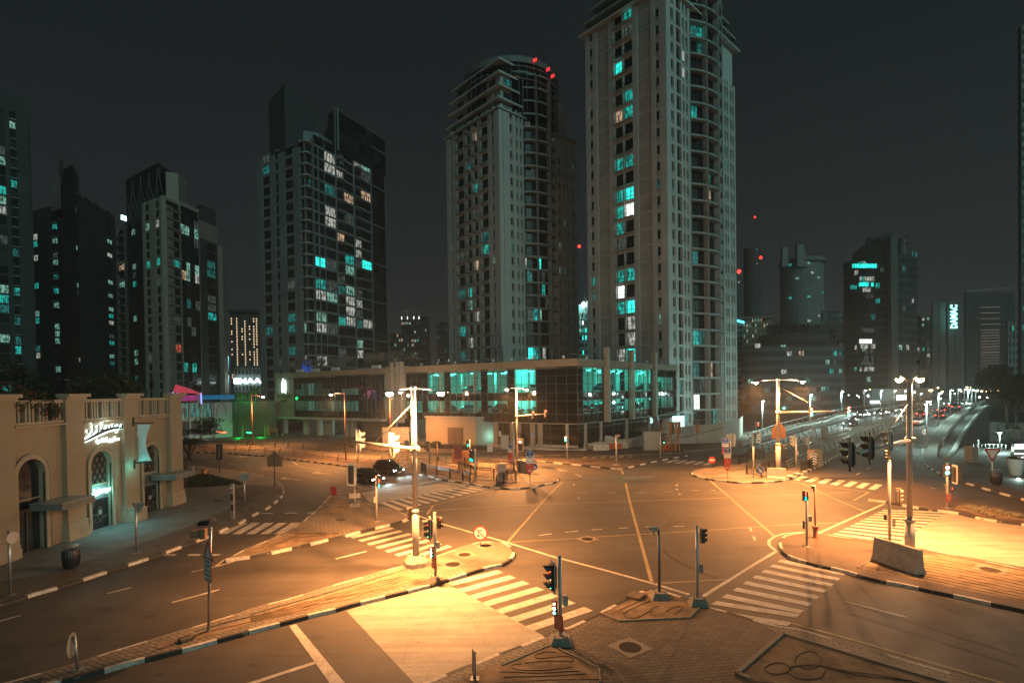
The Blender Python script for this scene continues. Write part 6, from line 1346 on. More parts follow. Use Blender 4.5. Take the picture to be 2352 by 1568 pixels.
for a_,c_,n_ in ((PL,PC,np_),(PD,PE,nr_)):     # columns and soffit lights inside
 L_ = (c_ - a_).length;u_ = (c_ - a_).normalized();k_ = 0;s_ = 3.0
 while s_ < L_ - 2:
  p = a_ + u_ * s_;px = proj(p)[0]
  for z0_,z1_ in ((5.9,9.3),(9.65,13.6)):
   for d_ in (1.4,8): q = MB();q.box(p - n_ * d_ + Vector((0,0,(z0_ + z1_) / 2)),(.6,.8,z1_ - z0_),M_INW,u_);pod.part('garage_column',q,1 / d_)
  s_ += 8.4
 s_ = 1.5
 while s_ < L_ - 2:
  p = a_ + u_ * s_;px = proj(p)[0];far_ = px < 880
  for zc,ds in ((9.05,(1.2,5.5,10)),(13.35,(1.8,6.5))):
   for d_ in ds:
    if random.random() < (.35 if far_ else .8): q = MB();q.box(p - n_ * d_ + u_ * random.uniform(-1,1) + Vector((0,0,zc)),(1.3,.12,.08),M_TUBE,u_);pod.part('ceiling_tube',q,1 / d_)
  s_ += 4.2
 nl = int(L_ / 9)
 for i in range(nl):
  p = a_ + u_ * (L_ * (i + .5) / nl);far_ = proj(p)[0] < 900
  for zc in (8.9,13.0): point_light('garage_light',p - n_ * 6.0 + Vector((0,0,zc)),720 if not far_ else 150,(.05,.92,.72) if not far_ else (.3,.8,.8),pod.root,1.0).location -= pod.base
# vertical concrete fins on the right front, entrance bay between the two glass fronts
for x_ in (1388.5,1445,1498):
 p = PD + ur_ * ((PE - PD).length * hitx(PD,PE,x_));q = MB();q.box(p + nr_ * .45 + Vector((0,0,10.8)),(.85,.9,13.0),M_CPALE,ur_);pod.part('fin',q,1)
q = pod.B('link_wall');q.box((PM + PN) / 2 - np_ * .8 + Vector((0,0,10)),((PN - PM).length,1.2,10.6),M_CPALE,up_)
for t_ in (.35,.62,.80): q.box(PM.lerp(PN,t_) + np_ * .0 + Vector((0,0,10)),(.5,.7,12.4),M_CPALE,up_)
rib = pod.B('ribbed_end');NN = 14
for i in range(NN): rib.box(PL.lerp(PS,(i + .5) / NN) + np_ * .12 + Vector((0,0,9.6)),((PS - PL).length / NN * .55,.35,8.6),M_RIB,up_)
rib.box((PL + PS) / 2 - np_ * .2 + Vector((0,0,9.3)),((PS - PL).length,.3,9.6),M_MUL,up_);rib.box((PL + PS) / 2 + np_ * .2 + Vector((0,0,9.0)),((PS - PL).length,.4,2.2),M_RIB,up_);rib.box((PL + PS) / 2 + np_ * .2 + Vector((0,0,5.1)),((PS - PL).length,.4,1.3),M_RIB,up_)
rib.box(PL - np_ * 15 + up_ * .1 + Vector((0,0,9.3)),(.4,30,9.6),M_RIB,up_)
M_LETB = mat('letter_brown',(.12,.07,.05),.5,.3,var=0);cS = (PL + PS) / 2 + np_ * .44
for t_,z_,sz in (('MARINA',9.45,1.35),('GATE',8.35,.95)): text_obj(t_,sz,M_LETB,'lettering',pod.root,Matrix.Translation(O) @ frame(cS + Vector((0,0,z_)),up_),.06,bold=.03,xs=1.15)
M_LOGO = em('logo_white',(.72,1,.96),9);q = MB()
for dx,z0_,z1_,w_ in ((-.45,10.3,13.2,.42),(-.15,10.5,14.0 - .3,.3),(.75,10.1,13.3,.32)): q.extrude([cS + up_ * (dx - w_ / 2) + Vector((0,0,z0_ + .6)),cS + up_ * (dx + .05) + Vector((0,0,z0_)),cS + up_ * (dx + w_ / 2) + Vector((0,0,z0_ + .8)),cS + up_ * (dx + w_ / 2) + Vector((0,0,z1_)),cS + up_ * (dx - w_ / 2) + Vector((0,0,z1_ - .5))],np_ * .1,M_LOGO)
q.build('glowing_logo',pod.root,O);point_light('logo_light',cS + np_ * 1.0 + Vector((0,0,12)),120,(.4,1,.9),pod.root,.5).location -= pod.base
# soffit edge band and the recessed ground floor
sb = pod.B('soffit_band');
for a_,c_,n_ in ((PL,PM,np_),): sb.box((a_ + c_) / 2 + n_ * .5 + Vector((0,0,4.25)),((c_ - a_).length + .6,1.6,.5),M_CPALE,c_ - a_)
M_STONE = brickmat('stone_cladding',(.34,.30,.24),(.24,.21,.17),(.10,.09,.07),.7,.18,.02,rough=.9,bump=.8)
M_STONE.node_tree.nodes['Mapping'].inputs['Rotation'].default_value = (math.radians(90),0,math.atan2(up_.y,up_.x) * 0)
gf = pod.B('ground_floor_frame')
def gwall(x0,x1,d,z0,z1,m,th=.4,AA=PL,BB=PC,n_=None):
 n_ = n_ or np_;u_ = (BB - AA).normalized();L_ = (BB - AA).length;a_ = AA + u_ * L_ * hitx(AA,BB,x0);c_ = AA + u_ * L_ * hitx(AA,BB,x1);q_ = MB();pod.part('ground_floor_wall',q_,1);q_.box((a_ + c_) / 2 - n_ * d + Vector((0,0,(z0 + z1) / 2)),((c_ - a_).length,th,z1 - z0),m,u_);return a_,c_
gwall(633,716,9,0,4.3,M_STONE);gwall(716,738,3,0,4.3,M_CPALE);gwall(738,786,12,0,4.3,M_STONE);gwall(800,868,3.5,0,4.3,M_STONE);gwall(868,884,3,0,4.3,M_CPALE)
gwall(884,930,10,0,5,M_STONE);gwall(924,940,2,0,4.5,M_CPALE);gwall(940,975,8,0,4.5,M_INW)
for x_ in (641,690,722,786,799): a_,c_ = gwall(x_ - 3,x_ + 3,1.2,0,4.2,M_CPALE,1.0)
for x_,pw_,c_ in ((642,60,(.55,.8,1)),(667,60,(.6,.85,1)),(762,380,(.25,.95,.95)),(893,130,(.6,1,.95)),(955,200,(.1,.9,.8)),(935,130,(.5,1,.9))):
 p = PL + up_ * ((PC - PL).length * hitx(PL,PC,x_));point_light('entrance_light',p - np_ * 5 + Vector((0,0,3.6)),pw_,c_,pod.root,.4).location -= pod.base
gl = pod.B('ground_glazing')
def ground_glass(A,B,n,z0a,z0b,z1,step=1.7,door=None):
 Lt = (B - A).length;u = (B - A).normalized();N = max(1,round(Lt / step))
 for i in range(N):
  p0 = A + u * (Lt * i / N) + n * .02;p1 = A + u * (Lt * (i + 1) / N) + n * .02;za = lerp(z0a,z0b,i / N);zb = lerp(z0a,z0b,(i + 1) / N)
  gl.face([p0 + Vector((0,0,za)),p1 + Vector((0,0,zb)),p1 + Vector((0,0,z1)),p0 + Vector((0,0,z1))],M_PDK);gl.box(p0 + n * .05 + Vector((0,0,(za + z1) / 2)),(.07,.1,z1 - za),M_MUL,u)
 gl.beam(A + n * .06 + Vector((0,0,z1 - .7)),B + n * .06 + Vector((0,0,z1 - .7)),.08,.08,M_MUL);gf.box((A + B) / 2 - n * .2 + Vector((0,0,z1 + .02)),(Lt,.5,.14),M_CPALE,u)
P1 = PN + (PC - PN) * hitx(PN,PC,1136);ground_glass(P1,PC,np_,.7,.7,4.4);ground_glass(PC,PD,(np_ + nr_).normalized(),.9,.9,4.4,2.6);ground_glass(PD,PE,nr_,.9,4.0,4.4)
for A_,B_,n_,xs in ((PL,PC,np_,(1138,1176,1190,1222)),(PC,PD,nr_,(1238,1300)),(PD,PE,nr_,(1340,1376,1435,1487))):
 for x_ in xs: p = A_ + (B_ - A_) * hitx(A_,B_,x_);gf.box(p + n_ * .1 + Vector((0,0,2.2)),(.9 if x_ < 1300 else .5,.5,4.4),M_BEI if x_ < 1240 else M_CPALE,B_ - A_)
gf.box((P1 + PC) / 2 + Vector((0,0,.35)),((PC - P1).length,.5,.7),M_BEI,up_);gf.box((PC + PD) / 2 + Vector((0,0,.45)),((PD - PC).length,.5,.9),M_CPALE,PD - PC)
dr_ = MB();p = PC + (PD - PC) * .04
for x_ in (1199,1245):
 A_,B_,n_ = (PL,PC,np_) if x_ < 1230 else (PC,PD,nr_);p = A_ + (B_ - A_) * hitx(A_,B_,x_);u_ = (B_ - A_).normalized();q = MB()
 for dx in (-1.25,0,1.25): q.box(p + u_ * dx + n_ * .35 + Vector((0,0,1.35)),(.12,.1,2.7),M_MUL,u_)
 q.box(p + n_ * .35 + Vector((0,0,2.7)),(2.6,.1,.12),M_MUL,u_);q.box(p + n_ * .33 + Vector((0,0,1.35)),(2.5,.04,2.6),M_PDK,u_);q.build('entrance_door',pod.root,O)
# terrace plinth along the corner
tp_ = MB();P = [G(z3(x,y),0) for x,y in ((0,1105),(200,1118),(420,1130),(770,1128))];P2 = [XY(1350,88.2),PD + nr_ * 1.5,PC + np_ * 1,P1 + np_ * 1]
tp_.prism([(p.x,p.y) for p in P + P2],0,.55,M_CPALE);tp_.build('terrace_plinth',pod.root,O)
pod.done(100)
# beige plant room and its lit side
pr_ = Bld('plant_room','plain beige plant room with a brown double door before the podium',G((1030,1024.6)));a_,c_ = XY(975,103.5),XY(1090,96.2);u_ = (c_ - a_).normalized();n_ = Vector((u_.y,-u_.x,0));e_ = XY(1141,99)
pr_.B('wall').prism([(p.x,p.y) for p in (a_,c_,e_ - u_ * .2,a_ - n_ * 7)],0,5.1,M_BEI);pr_.B('roof').prism([(p.x,p.y) for p in (a_ + n_ * .15 - u_ * .15,c_ + n_ * .15 + u_ * .15,e_,a_ - n_ * 7)],5.1,5.35,M_CPALE)
p = a_ + (c_ - a_) * hitx(a_,c_,1043);q = MB();q.box(p + n_ * .05 + Vector((0,0,1.7)),(3.7,.12,3.3),mat('door_brown',(.11,.08,.06),.6),u_);q.box(p + n_ * .12 + Vector((0,0,1.7)),(.08,.06,3.2),M_DSTEEL,u_)
for dz in (.4,1.2,2.0,2.8): q.box(p + n_ * .12 + Vector((0,0,dz)),(3.5,.05,.05),M_DSTEEL,u_)
pr_.part('door',q,1);pr_.done()
q = MB();p = D((1146,1000),98.5);q.box(p + Vector((0,0,-.2)),(1.3,.1,4.4),em('lit_doorway',(.40,.95,.88),1.3),up_);tag(q.build('lit_doorway'),'tall doorway filled with white teal light beside the plant room','doorway')
point_light('doorway_light',p + np_ * 1.6,160,(.35,1,.9),bpy.data.objects['lit_doorway'],.4)
# ramp wall on the right and the glowing end panel
rw = MB();base_ = [XY(1348,87.8),XY(1450,90.5),XY(1545,95),XY(1661,96.5),XY(1695,103)];tops = [1.15,1.7,3.0,3.75,3.9]
for i in range(4):
 a_,c_ = base_[i],base_[i + 1];h0,h1 = Vector((0,0,tops[i])),Vector((0,0,tops[i + 1]));n_ = Vector(((c_ - a_).y,-(c_ - a_).x,0)).normalized()
 rw.face([a_,c_,c_ + h1,a_ + h0],M_CPALE);rw.face([a_ + h0,c_ + h1,c_ + h1 - n_ * .3,a_ + h0 - n_ * .3],M_CPALE);rw.face([c_ - n_ * .3,a_ - n_ * .3,a_ + h0 - n_ * .3,c_ + h1 - n_ * .3],M_CPALE)
rw.face([base_[-1],base_[-1] + Vector((6,12,0)),base_[-1] + Vector((6,12,3.9)),base_[-1] + Vector((0,0,3.9))],M_CPALE);rw.beam(base_[2] + Vector((0,-.04,.9)),base_[3] + Vector((0,-.04,2.9)),.06,.12,M_DSTEEL)
tag(rw.build('ramp_wall'),'long pale ramp wall rising to the right below the tallest tower','wall')
hr_ = MB();
for a_,c_,h0,h1 in ((base_[2],base_[3],3.0,3.75),):
 hr_.tube([a_ + Vector((0,0,h0 + .9)),c_ + Vector((0,0,h1 + .9))],.04,M_STEEL,6)
 for i in range(9): p = a_.lerp(c_,i / 8) + Vector((0,0,lerp(h0,h1,i / 8)));hr_.tube([p,p + Vector((0,0,.9))],.03,M_STEEL,5)
tag(hr_.build('handrail'),'thin handrail along the top of the ramp wall','handrail')
q = MB();p0,p1 = XY(1543,112.5),XY(1570,113.6);q.box((p0 + p1) / 2 + Vector((0,0,2.6)),((p1 - p0).length,.15,3.2),em('glow_panel',(.62,1,.95),1.5),p1 - p0);q.build('x').name = 'glowing_panel'
tag(bpy.data.objects['glowing_panel'],'blank glowing white entrance panel at the foot of the tallest tower','entrance panel');point_light('panel_light',(p0 + p1) / 2 + nr_ * 2 + Vector((0,0,3)),260,(.6,1,.95),bpy.data.objects['glowing_panel'],.8)
q = MB();P = []
for i in range(7): t_ = i / 6;P.append((p0 - (p1 - p0) * .9).lerp(p1 + (p1 - p0) * .35,t_) + Vector((0,0,4.75 + .5 * math.sin(math.pi * t_))))
for a_,c_ in zip(P[:-1],P[1:]): q.face([a_,c_,c_ + Vector((1.4,-1.4,0)),a_ + Vector((1.4,-1.4,0))],M_SLAB);q.face([c_,a_,a_ + Vector((1.4,-1.4,-.05)),c_ + Vector((1.4,-1.4,-.05))],M_SLAB)
tag(q.build('entrance_canopy'),'small curved canopy above the glowing entrance panel','canopy')
# things on the podium roof
ZR = ZP + .1
M_LEAFG = mat('roof_leaf',(.16,.17,.15),.8,var=.5,scale=2);M_BARK = mat('bark',(.12,.09,.07),.9,var=.3)
def leafball(b,c,r,n,m,s=.22,sq=.8):
 for i in range(n):
  v = Vector((random.gauss(0,1),random.gauss(0,1),random.gauss(0,1))).normalized() * (random.random() ** .4);p = Vector(c) + Vector((v.x * r,v.y * r,v.z * r * sq))
  a = Vector((random.gauss(0,1),random.gauss(0,1),random.gauss(0,1))).normalized();e2 = a.orthogonal().normalized();k = s * random.uniform(.6,1.3);b.face([p - a * k,p + e2 * k * .5,p + a * k,p - e2 * k * .5],m)
def roof_tree(p,h,r,label):
 root = empty('roof_tree',label,'tree',p,0,'small uplit trees on the podium roof');b = MB();b.tube([(0,0,-.1),(.1,0,h * .4),(0,0,h * .72)],[.12,.09,.06],M_BARK,6)
 for i in range(6): a = i * 1.05;b.tube([(0,0,h * .55),(math.cos(a) * r * .6,math.sin(a) * r * .6,h * .85)],[.05,.02],M_BARK,4)
 b.build('trunk',root);b = MB();leafball(b,(0,0,h * .84),r,260,M_LEAFG,.2,.6);b.build('crown',root)
RT = [(704,842,5),(735,838,6),(763,838,4.6),(811,838,5),(864,836,4.6),(895,840,3.4),(914,836,4.8),(959 * 1 - 136,834,5),(833,834,4.8),(853,833,5.2),(887,833,5)]
for i_,(x_,yt_,h_) in enumerate(((650,843,4.4),(667,836,5.6),(682,841,4.6),(711,840,4.8),(741,840,4.6),(758,843,3.2),(770,838,4.8),(824,834,5),(835,835,4.6),(853,832,5.2),(886,834,5),(924,838,4))):
 t_ = hitx(PL,PC,x_);p = PL + (PC - PL) * t_ - np_ * 3;p.z = ZR;roof_tree(p,h_ * .92,1.7 if i_ % 3 else 1.4,'small round uplit roof tree, number %d from the ribbed end' % (i_ + 1))
for x_ in (662,712,760,826,852,884):
 t_ = hitx(PL,PC,x_);p = PL + (PC - PL) * t_ - np_ * 1.6 + Vector((0,0,ZR + .5));point_light('uplight',p + Vector((0,0,.1)),55,(.85,.95,1),pod.root,.2).location -= pod.base
q = MB()
for x_ in (676,712,758,852): t_ = hitx(PL,PC,x_);p = PL + (PC - PL) * t_ - np_ * 1.4;q.box(p + Vector((0,0,ZR + 1.2)),(2.2,.8,1.3),M_SWHT,up_)
q.build('roof_planter',pod.root,O)
for i_,(x_,y_,yb_) in enumerate(((1133,770,833),(1101,786,834),(1138,800,833),(1154,796,832),(1134 + 14,762 + 8,832),(1010,800,838))):
 p = D((x_,835),112);p.z = ZR;t_ = D((x_,y_),112);pole(p,t_.z,'tall dark roof terrace light pole, number %d' % (i_ + 1),r=.07,m=M_BLACK,group='dark roof poles');q = MB();q.box(t_ + Vector((-.5,0,0)),(1.3,.3,.14),M_BLACK);tag(q.build('flood_head'),'unlit flood head on dark roof pole %d' % (i_ + 1),'flood head','unlit flood heads')
fn = MB();a_,c_ = D((962,845),124),D((1155,830),116)
for i in range(15): p = a_.lerp(c_,i / 14);fn.tube([(p.x,p.y,ZR),(p.x,p.y,ZR + 4.6)],.05,M_BLACK,5)
for z_ in (1.2,4.5): fn.tube([(a_.x,a_.y,ZR + z_),(c_.x,c_.y,ZR + z_)],.035,M_BLACK,5)
tag(fn.build('court_fence'),'tall black wire fence of the roof court in front of the grey tower','fence')
rr_ = MB()
for A_,B_,n_ in ((PN,PC,np_),(PC,PD,nr_),(PD,PE,nr_)):
 N_ = int((B_ - A_).length / 2);
 for i in range(N_ + 1): p = A_.lerp(B_,i / N_) - n_ * .6;rr_.tube([p + Vector((0,0,ZT)),p + Vector((0,0,ZT + .75))],.02,M_STEEL,4)
 rr_.tube([A_ - n_ * .6 + Vector((0,0,ZT + .75)),B_ - n_ * .6 + Vector((0,0,ZT + .75))],.025,M_STEEL,4)
rr_.build('roof_rail',pod.root,O)
for i_,(x_,AA,BB,n_) in enumerate([(x,PN,PC,np_) for x in (962,1000,1040,1089,1128,1170,1205)] + [(x,PC,PD,nr_) for x in (1230,1301)] + [(x,PD,PE,nr_) for x in (1354,1404,1490,1526)]):
 q = MB();p = AA + (BB - AA) * hitx(AA,BB,x_) - n_ * .6;q.lathe(p + Vector((0,0,ZT + .1)),[(.05,0),(.22,.15),(.25,.3),(.16,.48)],M_SWHT,10);q.build('globe_light',pod.root,O)
blu = MB();p = D((682,838),130);blu.box(p + Vector((0,6,0)),(2.4,.3,3),em('blue_screen',(.02,.12,.75),.35));tag(blu.build('blue_wall'),'deep blue lit wall panel at the left end of the podium roof','wall panel')
# ================================================================ beige shop building on the left (its front runs straight away from the camera)
XF = G((413.7,1153),.15).x
M_SHOP = roadmat('shop_render',(.28,.22,.145),(.35,.275,.185),.9,pscale=.35);M_SHOPL = mat('shop_trim',(.36,.295,.21),.85,var=.1,scale=1)
def FY(x): return XF * (1.0) / ((x - CX) / FPX + .0) if False else (lambda d: XF / d.x * d.y)(ray((x,1000)))
def FP(x,y,off=0.0):          # point on the shop front seen at a pixel
 d = ray((x,y));t = (XF + off) / d.x;return CP + d * t
shop = Bld('shop_building','beige shop building with arched windows and a balustrade along its roof',(XF,40,.15));SO = -shop.base
def arch(y0,y1,zb,zt,n=12):
 r = (y1 - y0) / 2;c = (y0 + y1) / 2;return [(y0,zb)] + [(c - r * math.cos(math.pi * i / n),zt - r + r * math.sin(math.pi * i / n)) for i in range(n + 1)] + [(y1,zb)]
ZR_ = 9.3
W1 = (FP(38.5,1100).y,FP(102.5,1100).y,FP(75,1053).z);W2 = (FP(207.6,1100).y,FP(256,1100).y,FP(232,1035).z);W3 = (FP(329,1100).y,FP(365.3,1100).y,FP(348,1021).z)
YE = FP(408,1000).y;YS = 20.0
wl = shop.B('wall');outer = [(YS,0),(YE,0),(YE,ZR_),(YS,ZR_)];holes = [arch(a,b,0.12,t) for a,b,t in (W1,W2,W3)]
loops = [[Vector((XF,y,z)) for y,z in outer]] + [[Vector((XF,y,z)) for y,z in h][::-1] for h in holes]
flat = [v for l in loops for v in l];i0 = len(wl.v);wl.v += [tuple(v) for v in flat];k_ = wl.mi(M_SHOP)
for t in tessellate_polygon(loops): wl.f.append(tuple(i0 + q for q in t));wl.m.append(k_);wl.sm.append(False)
for h in holes:
 for (ya,za),(yb,zb) in zip(h[:-1],h[1:]): wl.face([(XF,ya,za),(XF,yb,zb),(XF - .45,yb,zb),(XF - .45,ya,za)],M_SHOPL)
wl.box((XF - 9,YE - .2,ZR_ / 2),(18,.4,ZR_),M_SHOP);wl.box((XF - 18,(YS + YE) / 2,ZR_ / 2),(.4,YE - YS,ZR_),M_SHOP)
wl.box((XF - 8.8,(YS + YE) / 2,ZR_ - .6),(17.4,YE - YS - .4,.2),M_SHOP)
pil = [(FP(-60,1000).y,FP(20,1000).y),(FP(139.7,1000).y,FP(182,1000).y),(FP(277,1000).y,FP(310,1000).y),(FP(382,1000).y,YE + .1)]
for i_,(a,b) in enumerate(pil):
 q = MB();c = (a + b) / 2;w_ = b - a;d_ = .38 if i_ != 2 else .30
 q.box((XF + d_ / 2,c,5.05),(d_,w_,9.9),M_SHOP);q.box((XF + d_ / 2 + .12,c,10.1),(d_ + .55,w_ + .35,.22),M_SHOPL);q.box((XF + d_ / 2 + .03,c,9.9),(d_ + .3,w_ + .16,.2),M_SHOPL)
 for z0_,z1_,g_ in ((.1,.75,.26),(.75,1.0,.18),(1.0,1.28,.12),(1.28,1.36,.17)): q.box((XF + d_ / 2 + .02,c,(z0_ + z1_) / 2),(d_ + g_,w_ + g_,z1_ - z0_),M_SHOPL)
 shop.part('pilaster',q,1)
# balustrade panels between pilasters
for a,b in ((pil[0][1],pil[1][0]),(pil[1][1],pil[2][0]),(pil[2][1],pil[3][0])):
 q = MB();c = (a + b) / 2;L_ = b - a;q.box((XF - .08,c,9.72),(.26,L_,.22),M_SHOPL);q.box((XF - .08,c,ZR_ - .95),(.26,L_,.16),M_SHOPL)
 n_ = int(L_ / .24)
 for i in range(n_ + 1):
  if i % 4 != 3: q.box((XF - .08,a + L_ * i / n_,9.0),(.16,.12,1.3),M_SHOPL)
 q.box((XF + .12,c,ZR_ - 1.12),(.3,L_,.12),M_SHOPL);shop.part('balustrade',q,1)
# no recess is cut: a flat dark panel paints the shade behind the balusters
rc = shop.B('balustrade_shade_panel')
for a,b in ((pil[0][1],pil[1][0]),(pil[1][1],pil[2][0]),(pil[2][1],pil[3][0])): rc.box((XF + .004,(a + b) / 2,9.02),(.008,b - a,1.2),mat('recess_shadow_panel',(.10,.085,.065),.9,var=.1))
for o in shop.parts['balustrade']: o[1].v = [(v[0] + .18,v[1],v[2]) for v in o[1].v]
# arches: mouldings, lattice, glass, doors
def moulding(y0,y1,zt,zb=.1):
 q = MB();A = arch(y0 - .32,y1 + .32,zb,zt + .32,16);B_ = arch(y0,y1,zb,zt,16)
 for (a,b),(c,d) in zip(zip(A[:-1],A[1:]),zip(B_[:-1],B_[1:])):
  P = [(a,1),(b,1),(d,1),(c,1)];q.face([(XF + .10,p[0],p[1]) for p,_ in P],M_SHOPL);q.face([(XF,a[0],a[1]),(XF,b[0],b[1]),(XF + .10,b[0],b[1]),(XF + .10,a[0],a[1])],M_SHOPL);q.face([(XF + .1,c[0],c[1]),(XF + .1,d[0],d[1]),(XF - .1,d[0],d[1]),(XF - .1,c[0],c[1])],M_SHOPL)
 q.tube([(XF + .12,y,z) for y,z in A],.05,M_SHOPL,6);shop.part('arch_moulding',q,1)
M_LATC = mat('lattice_bronze',(.16,.12,.09),.6,.2,var=.1);M_SGL = mat('shop_glass',(.012,.017,.024),.06,var=0,spec=.9)
for i_,(a,b,zt) in enumerate((W1,W2,W3)):
 moulding(a,b,zt);q = MB();q.extrude([(XF - .42,y,z) for y,z in arch(a,b,.12,zt,16)],(.02,0,0),M_SGL);shop.part('arched_window',q,1)
 if i_ == 0:
  q = MB();q.box((XF - .36,(a + b) / 2,3.5),(.08,b - a,.06),M_SHOPL);q.box((XF - .36,(a + b) / 2,1.4),(.06,.06,2.6),M_DSTEEL);shop.part('window_bar',q,1)
 else:
  q = MB();c = (a + b) / 2;r = (b - a) / 2;zl = 3.5
  def inside(y,z): return z <= zt - r or (y - c) ** 2 + (z - (zt - r)) ** 2 < r * r
  s_ = .42;ny = int((b - a) / s_);nz = int((zt - zl) / s_) + 1
  for iz in range(nz + 1):
   for iy in range(ny + 1):
    y = a + (b - a) * (iy + (.5 if iz % 2 else 0)) / ny;z = zl + .1 + iz * s_
    if not (a < y < b and inside(y,z + .1)): continue
    for k in range(4):
     an = math.pi * k / 4;dy,dz = math.cos(an) * .24,math.sin(an) * .24
     p,p2 = (y - dy,z - dz),(y + dy,z + dz)
     if inside(*p) and inside(*p2) and a < p[0] < b and a < p2[0] < b: q.beam((XF - .28,p[0],p[1]),(XF - .28,p2[0],p2[1]),.03,.035,M_LATC)
  q.box((XF - .3,c,zl - .05),(.1,b - a,.12),M_SHOPL);shop.part('lattice_screen',q,1)
  q = MB();q.box((XF - .3,c,1.25),(.06,b - a,2.2),M_DKGL if i_ else M_SGL)
  for k in range(7): q.box((XF - .25,a + (b - a) * random.uniform(.15,.85),random.uniform(.4,2.1)),(.03,random.uniform(.25,.6),random.uniform(.2,.5)),mat('shop_panel',(.05,.055,.065),.3,var=.3))
  q.box((XF - .22,c + .1,1.35),(.03,.32,.32),mat('poster',(.28,.27,.26),.5));shop.part('shop_door',q,1)
  q = MB();q.box((XF - .32,c,2.9),(.08,b - a,1.1),mat('sign_band_grey',(.14,.15,.15),.5));shop.part('sign_band',q,1)
# canopies
for y0_,y1_,lab in ((FP(0,1100).y * 0 + 33.9,36.6,0),(45.4,48.2,1)):
 q = MB();c = (y0_ + y1_) / 2;q.box((XF + 1.05,c,3.0 if not lab else 3.02),(2.1,y1_ - y0_,.42),mat('canopy_grey',(.17,.165,.16),.7,var=.15),None);q.box((XF + 1.05,c,3.23 if not lab else 3.25),(2.16,y1_ - y0_ + .06,.05),M_SBACK);shop.part('canopy',q,1)
text_obj('Sisters...',.52,M_SHOPL,'lettering',shop.root,Matrix.Translation(SO) @ frame((XF + 2.12,35.55,3.0),(0,1,0)),.01)
# illuminated signs
M_SGW = em('shop_sign_glow',(.72,1.0,.95),5);M_SGT = em('shop_sign_teal',(.35,1.0,.93),16);M_SGD = mat('sign_letter_dark',(.03,.03,.03),.4,var=0)
def shopsign(c,sz,glow,front,swoosh=True,depth=.1,sub=True):
 fm = Matrix.Translation(SO) @ frame(Vector(c) + Vector((depth,0,0)),(0,1,0));txt = '\u2026' + AR_SIS
 text_obj(txt,sz,glow,'sign_glow',shop.root,fm,.02,bold=sz * .02)
 if front: text_obj(txt,sz,M_SGD,'sign_letters',shop.root,Matrix.Translation((.06,0,0)) @ fm,.02,bold=sz * .004)
 for m_,wd,dx in (((glow,.20,0),(M_SGD,.10,.07)) if front else ((glow,.13,0),)):
  q = MB();P = []
  for i in range(13): t = i / 12;P.append((t,-sz * .62 + sz * .42 * math.sin(t * 2.6 - .65)))
  for (t0,z0_),(t1,z1_) in zip(P[:-1],P[1:]):
   w0 = wd * sz * (math.sin(math.pi * (t0 * .92 + .04)) ** .5);w1 = wd * sz * (math.sin(math.pi * (t1 * .92 + .04)) ** .5);L_ = sz * 3.3;y0_,y1_ = c[1] + (t0 - .55) * L_,c[1] + (t1 - .55) * L_;x_ = c[0] + depth + dx
   q.face([(x_,y0_,c[2] + z0_ - w0),(x_,y1_,c[2] + z1_ - w1),(x_,y1_,c[2] + z1_ + w1),(x_,y0_,c[2] + z0_ + w0)],m_)
  q.build('swoosh',shop.root,SO)
 if sub: text_obj('\uFE93\uFEAE\uFEEB\uFE8E\uFED8\uFEDF\uFE8D \uFEE5\uFEEE\uFEDF\uFE8E\uFEBB',sz * .34,glow,'small_letters',shop.root,Matrix.Translation((0,sz * .35,-sz * .88)) @ fm,.02,bold=sz * .008)
cs = FP(232,974);shopsign((XF,cs.y + .1,cs.z - .1),1.25,M_SGW,True)
point_light('sign_light',(XF + .7,cs.y,cs.z + .1),45,(.75,1,.95),shop.root,.5).location -= shop.base
c2 = FP(232,1125);shopsign((XF - .2,c2.y,c2.z),.62,M_SGT,False,sub=False)
point_light('sign_light',(XF + .15,c2.y,c2.z),60,(.15,1,.92),shop.root,.3).location -= shop.base
point_light('sign_light',(XF + 1.6,c2.y,3.3),230,(.30,.95,1),shop.root,.5,'SPOT',150).location -= shop.base
shop.done()
# roof terrace things of the shop
def lantern(x,y,label):
 p = D((x,y + 12),FP(x,1000).y + 3);p.z = 9.3;root = empty('roof_lantern',label,'lantern',p,0,'roof lanterns');b = MB();b.tube([(0,0,0),(0,0,1.4)],.05,M_BLACK,6);b.lathe((0,0,1.4),[(.05,0),(.16,.1),(.22,.5),(.28,.55),(.05,.8)],M_BLACK,6);b.build('post',root);b = MB();b.lathe((0,0,1.52),[(.13,0),(.18,.36)],M_LOFF,6);b.build('globe',root)
for i_,(x,y) in enumerate(((151,884),(284,886),(350,893))): lantern(x,y,('dark roof lantern over the first pilaster','dark roof lantern over the middle pilaster','dark roof lantern near the end pilaster')[i_])
M_LEAFD = mat('leaf_dark',(.030,.042,.022),.8,var=.6,scale=1.5);M_LEAFR = mat('bougainvillea',(.22,.035,.03),.8,var=.5,scale=2)
q = MB();r_ = empty('flowering_shrub','dark bougainvillea with red flowers spilling over the roof balustrade','shrub',(XF - .6,34.5,9.3));b = MB()
for c_,r in (((0,-1.2,.6),1.3),((.2,.3,.3),1.1),((.5,.9,-.2),.8),((-.6,-2.6,1.0),1.3)): leafball(b,c_,r,650,M_LEAFD,.11,.8);leafball(b,c_,r * 1.03,150,M_LEAFR,.09,.8)
b.build('foliage',r_);b = MB();b.tube([(-.3,-.5,0),(0,0,.5)],.06,M_BARK,5);b.build('stem',r_)
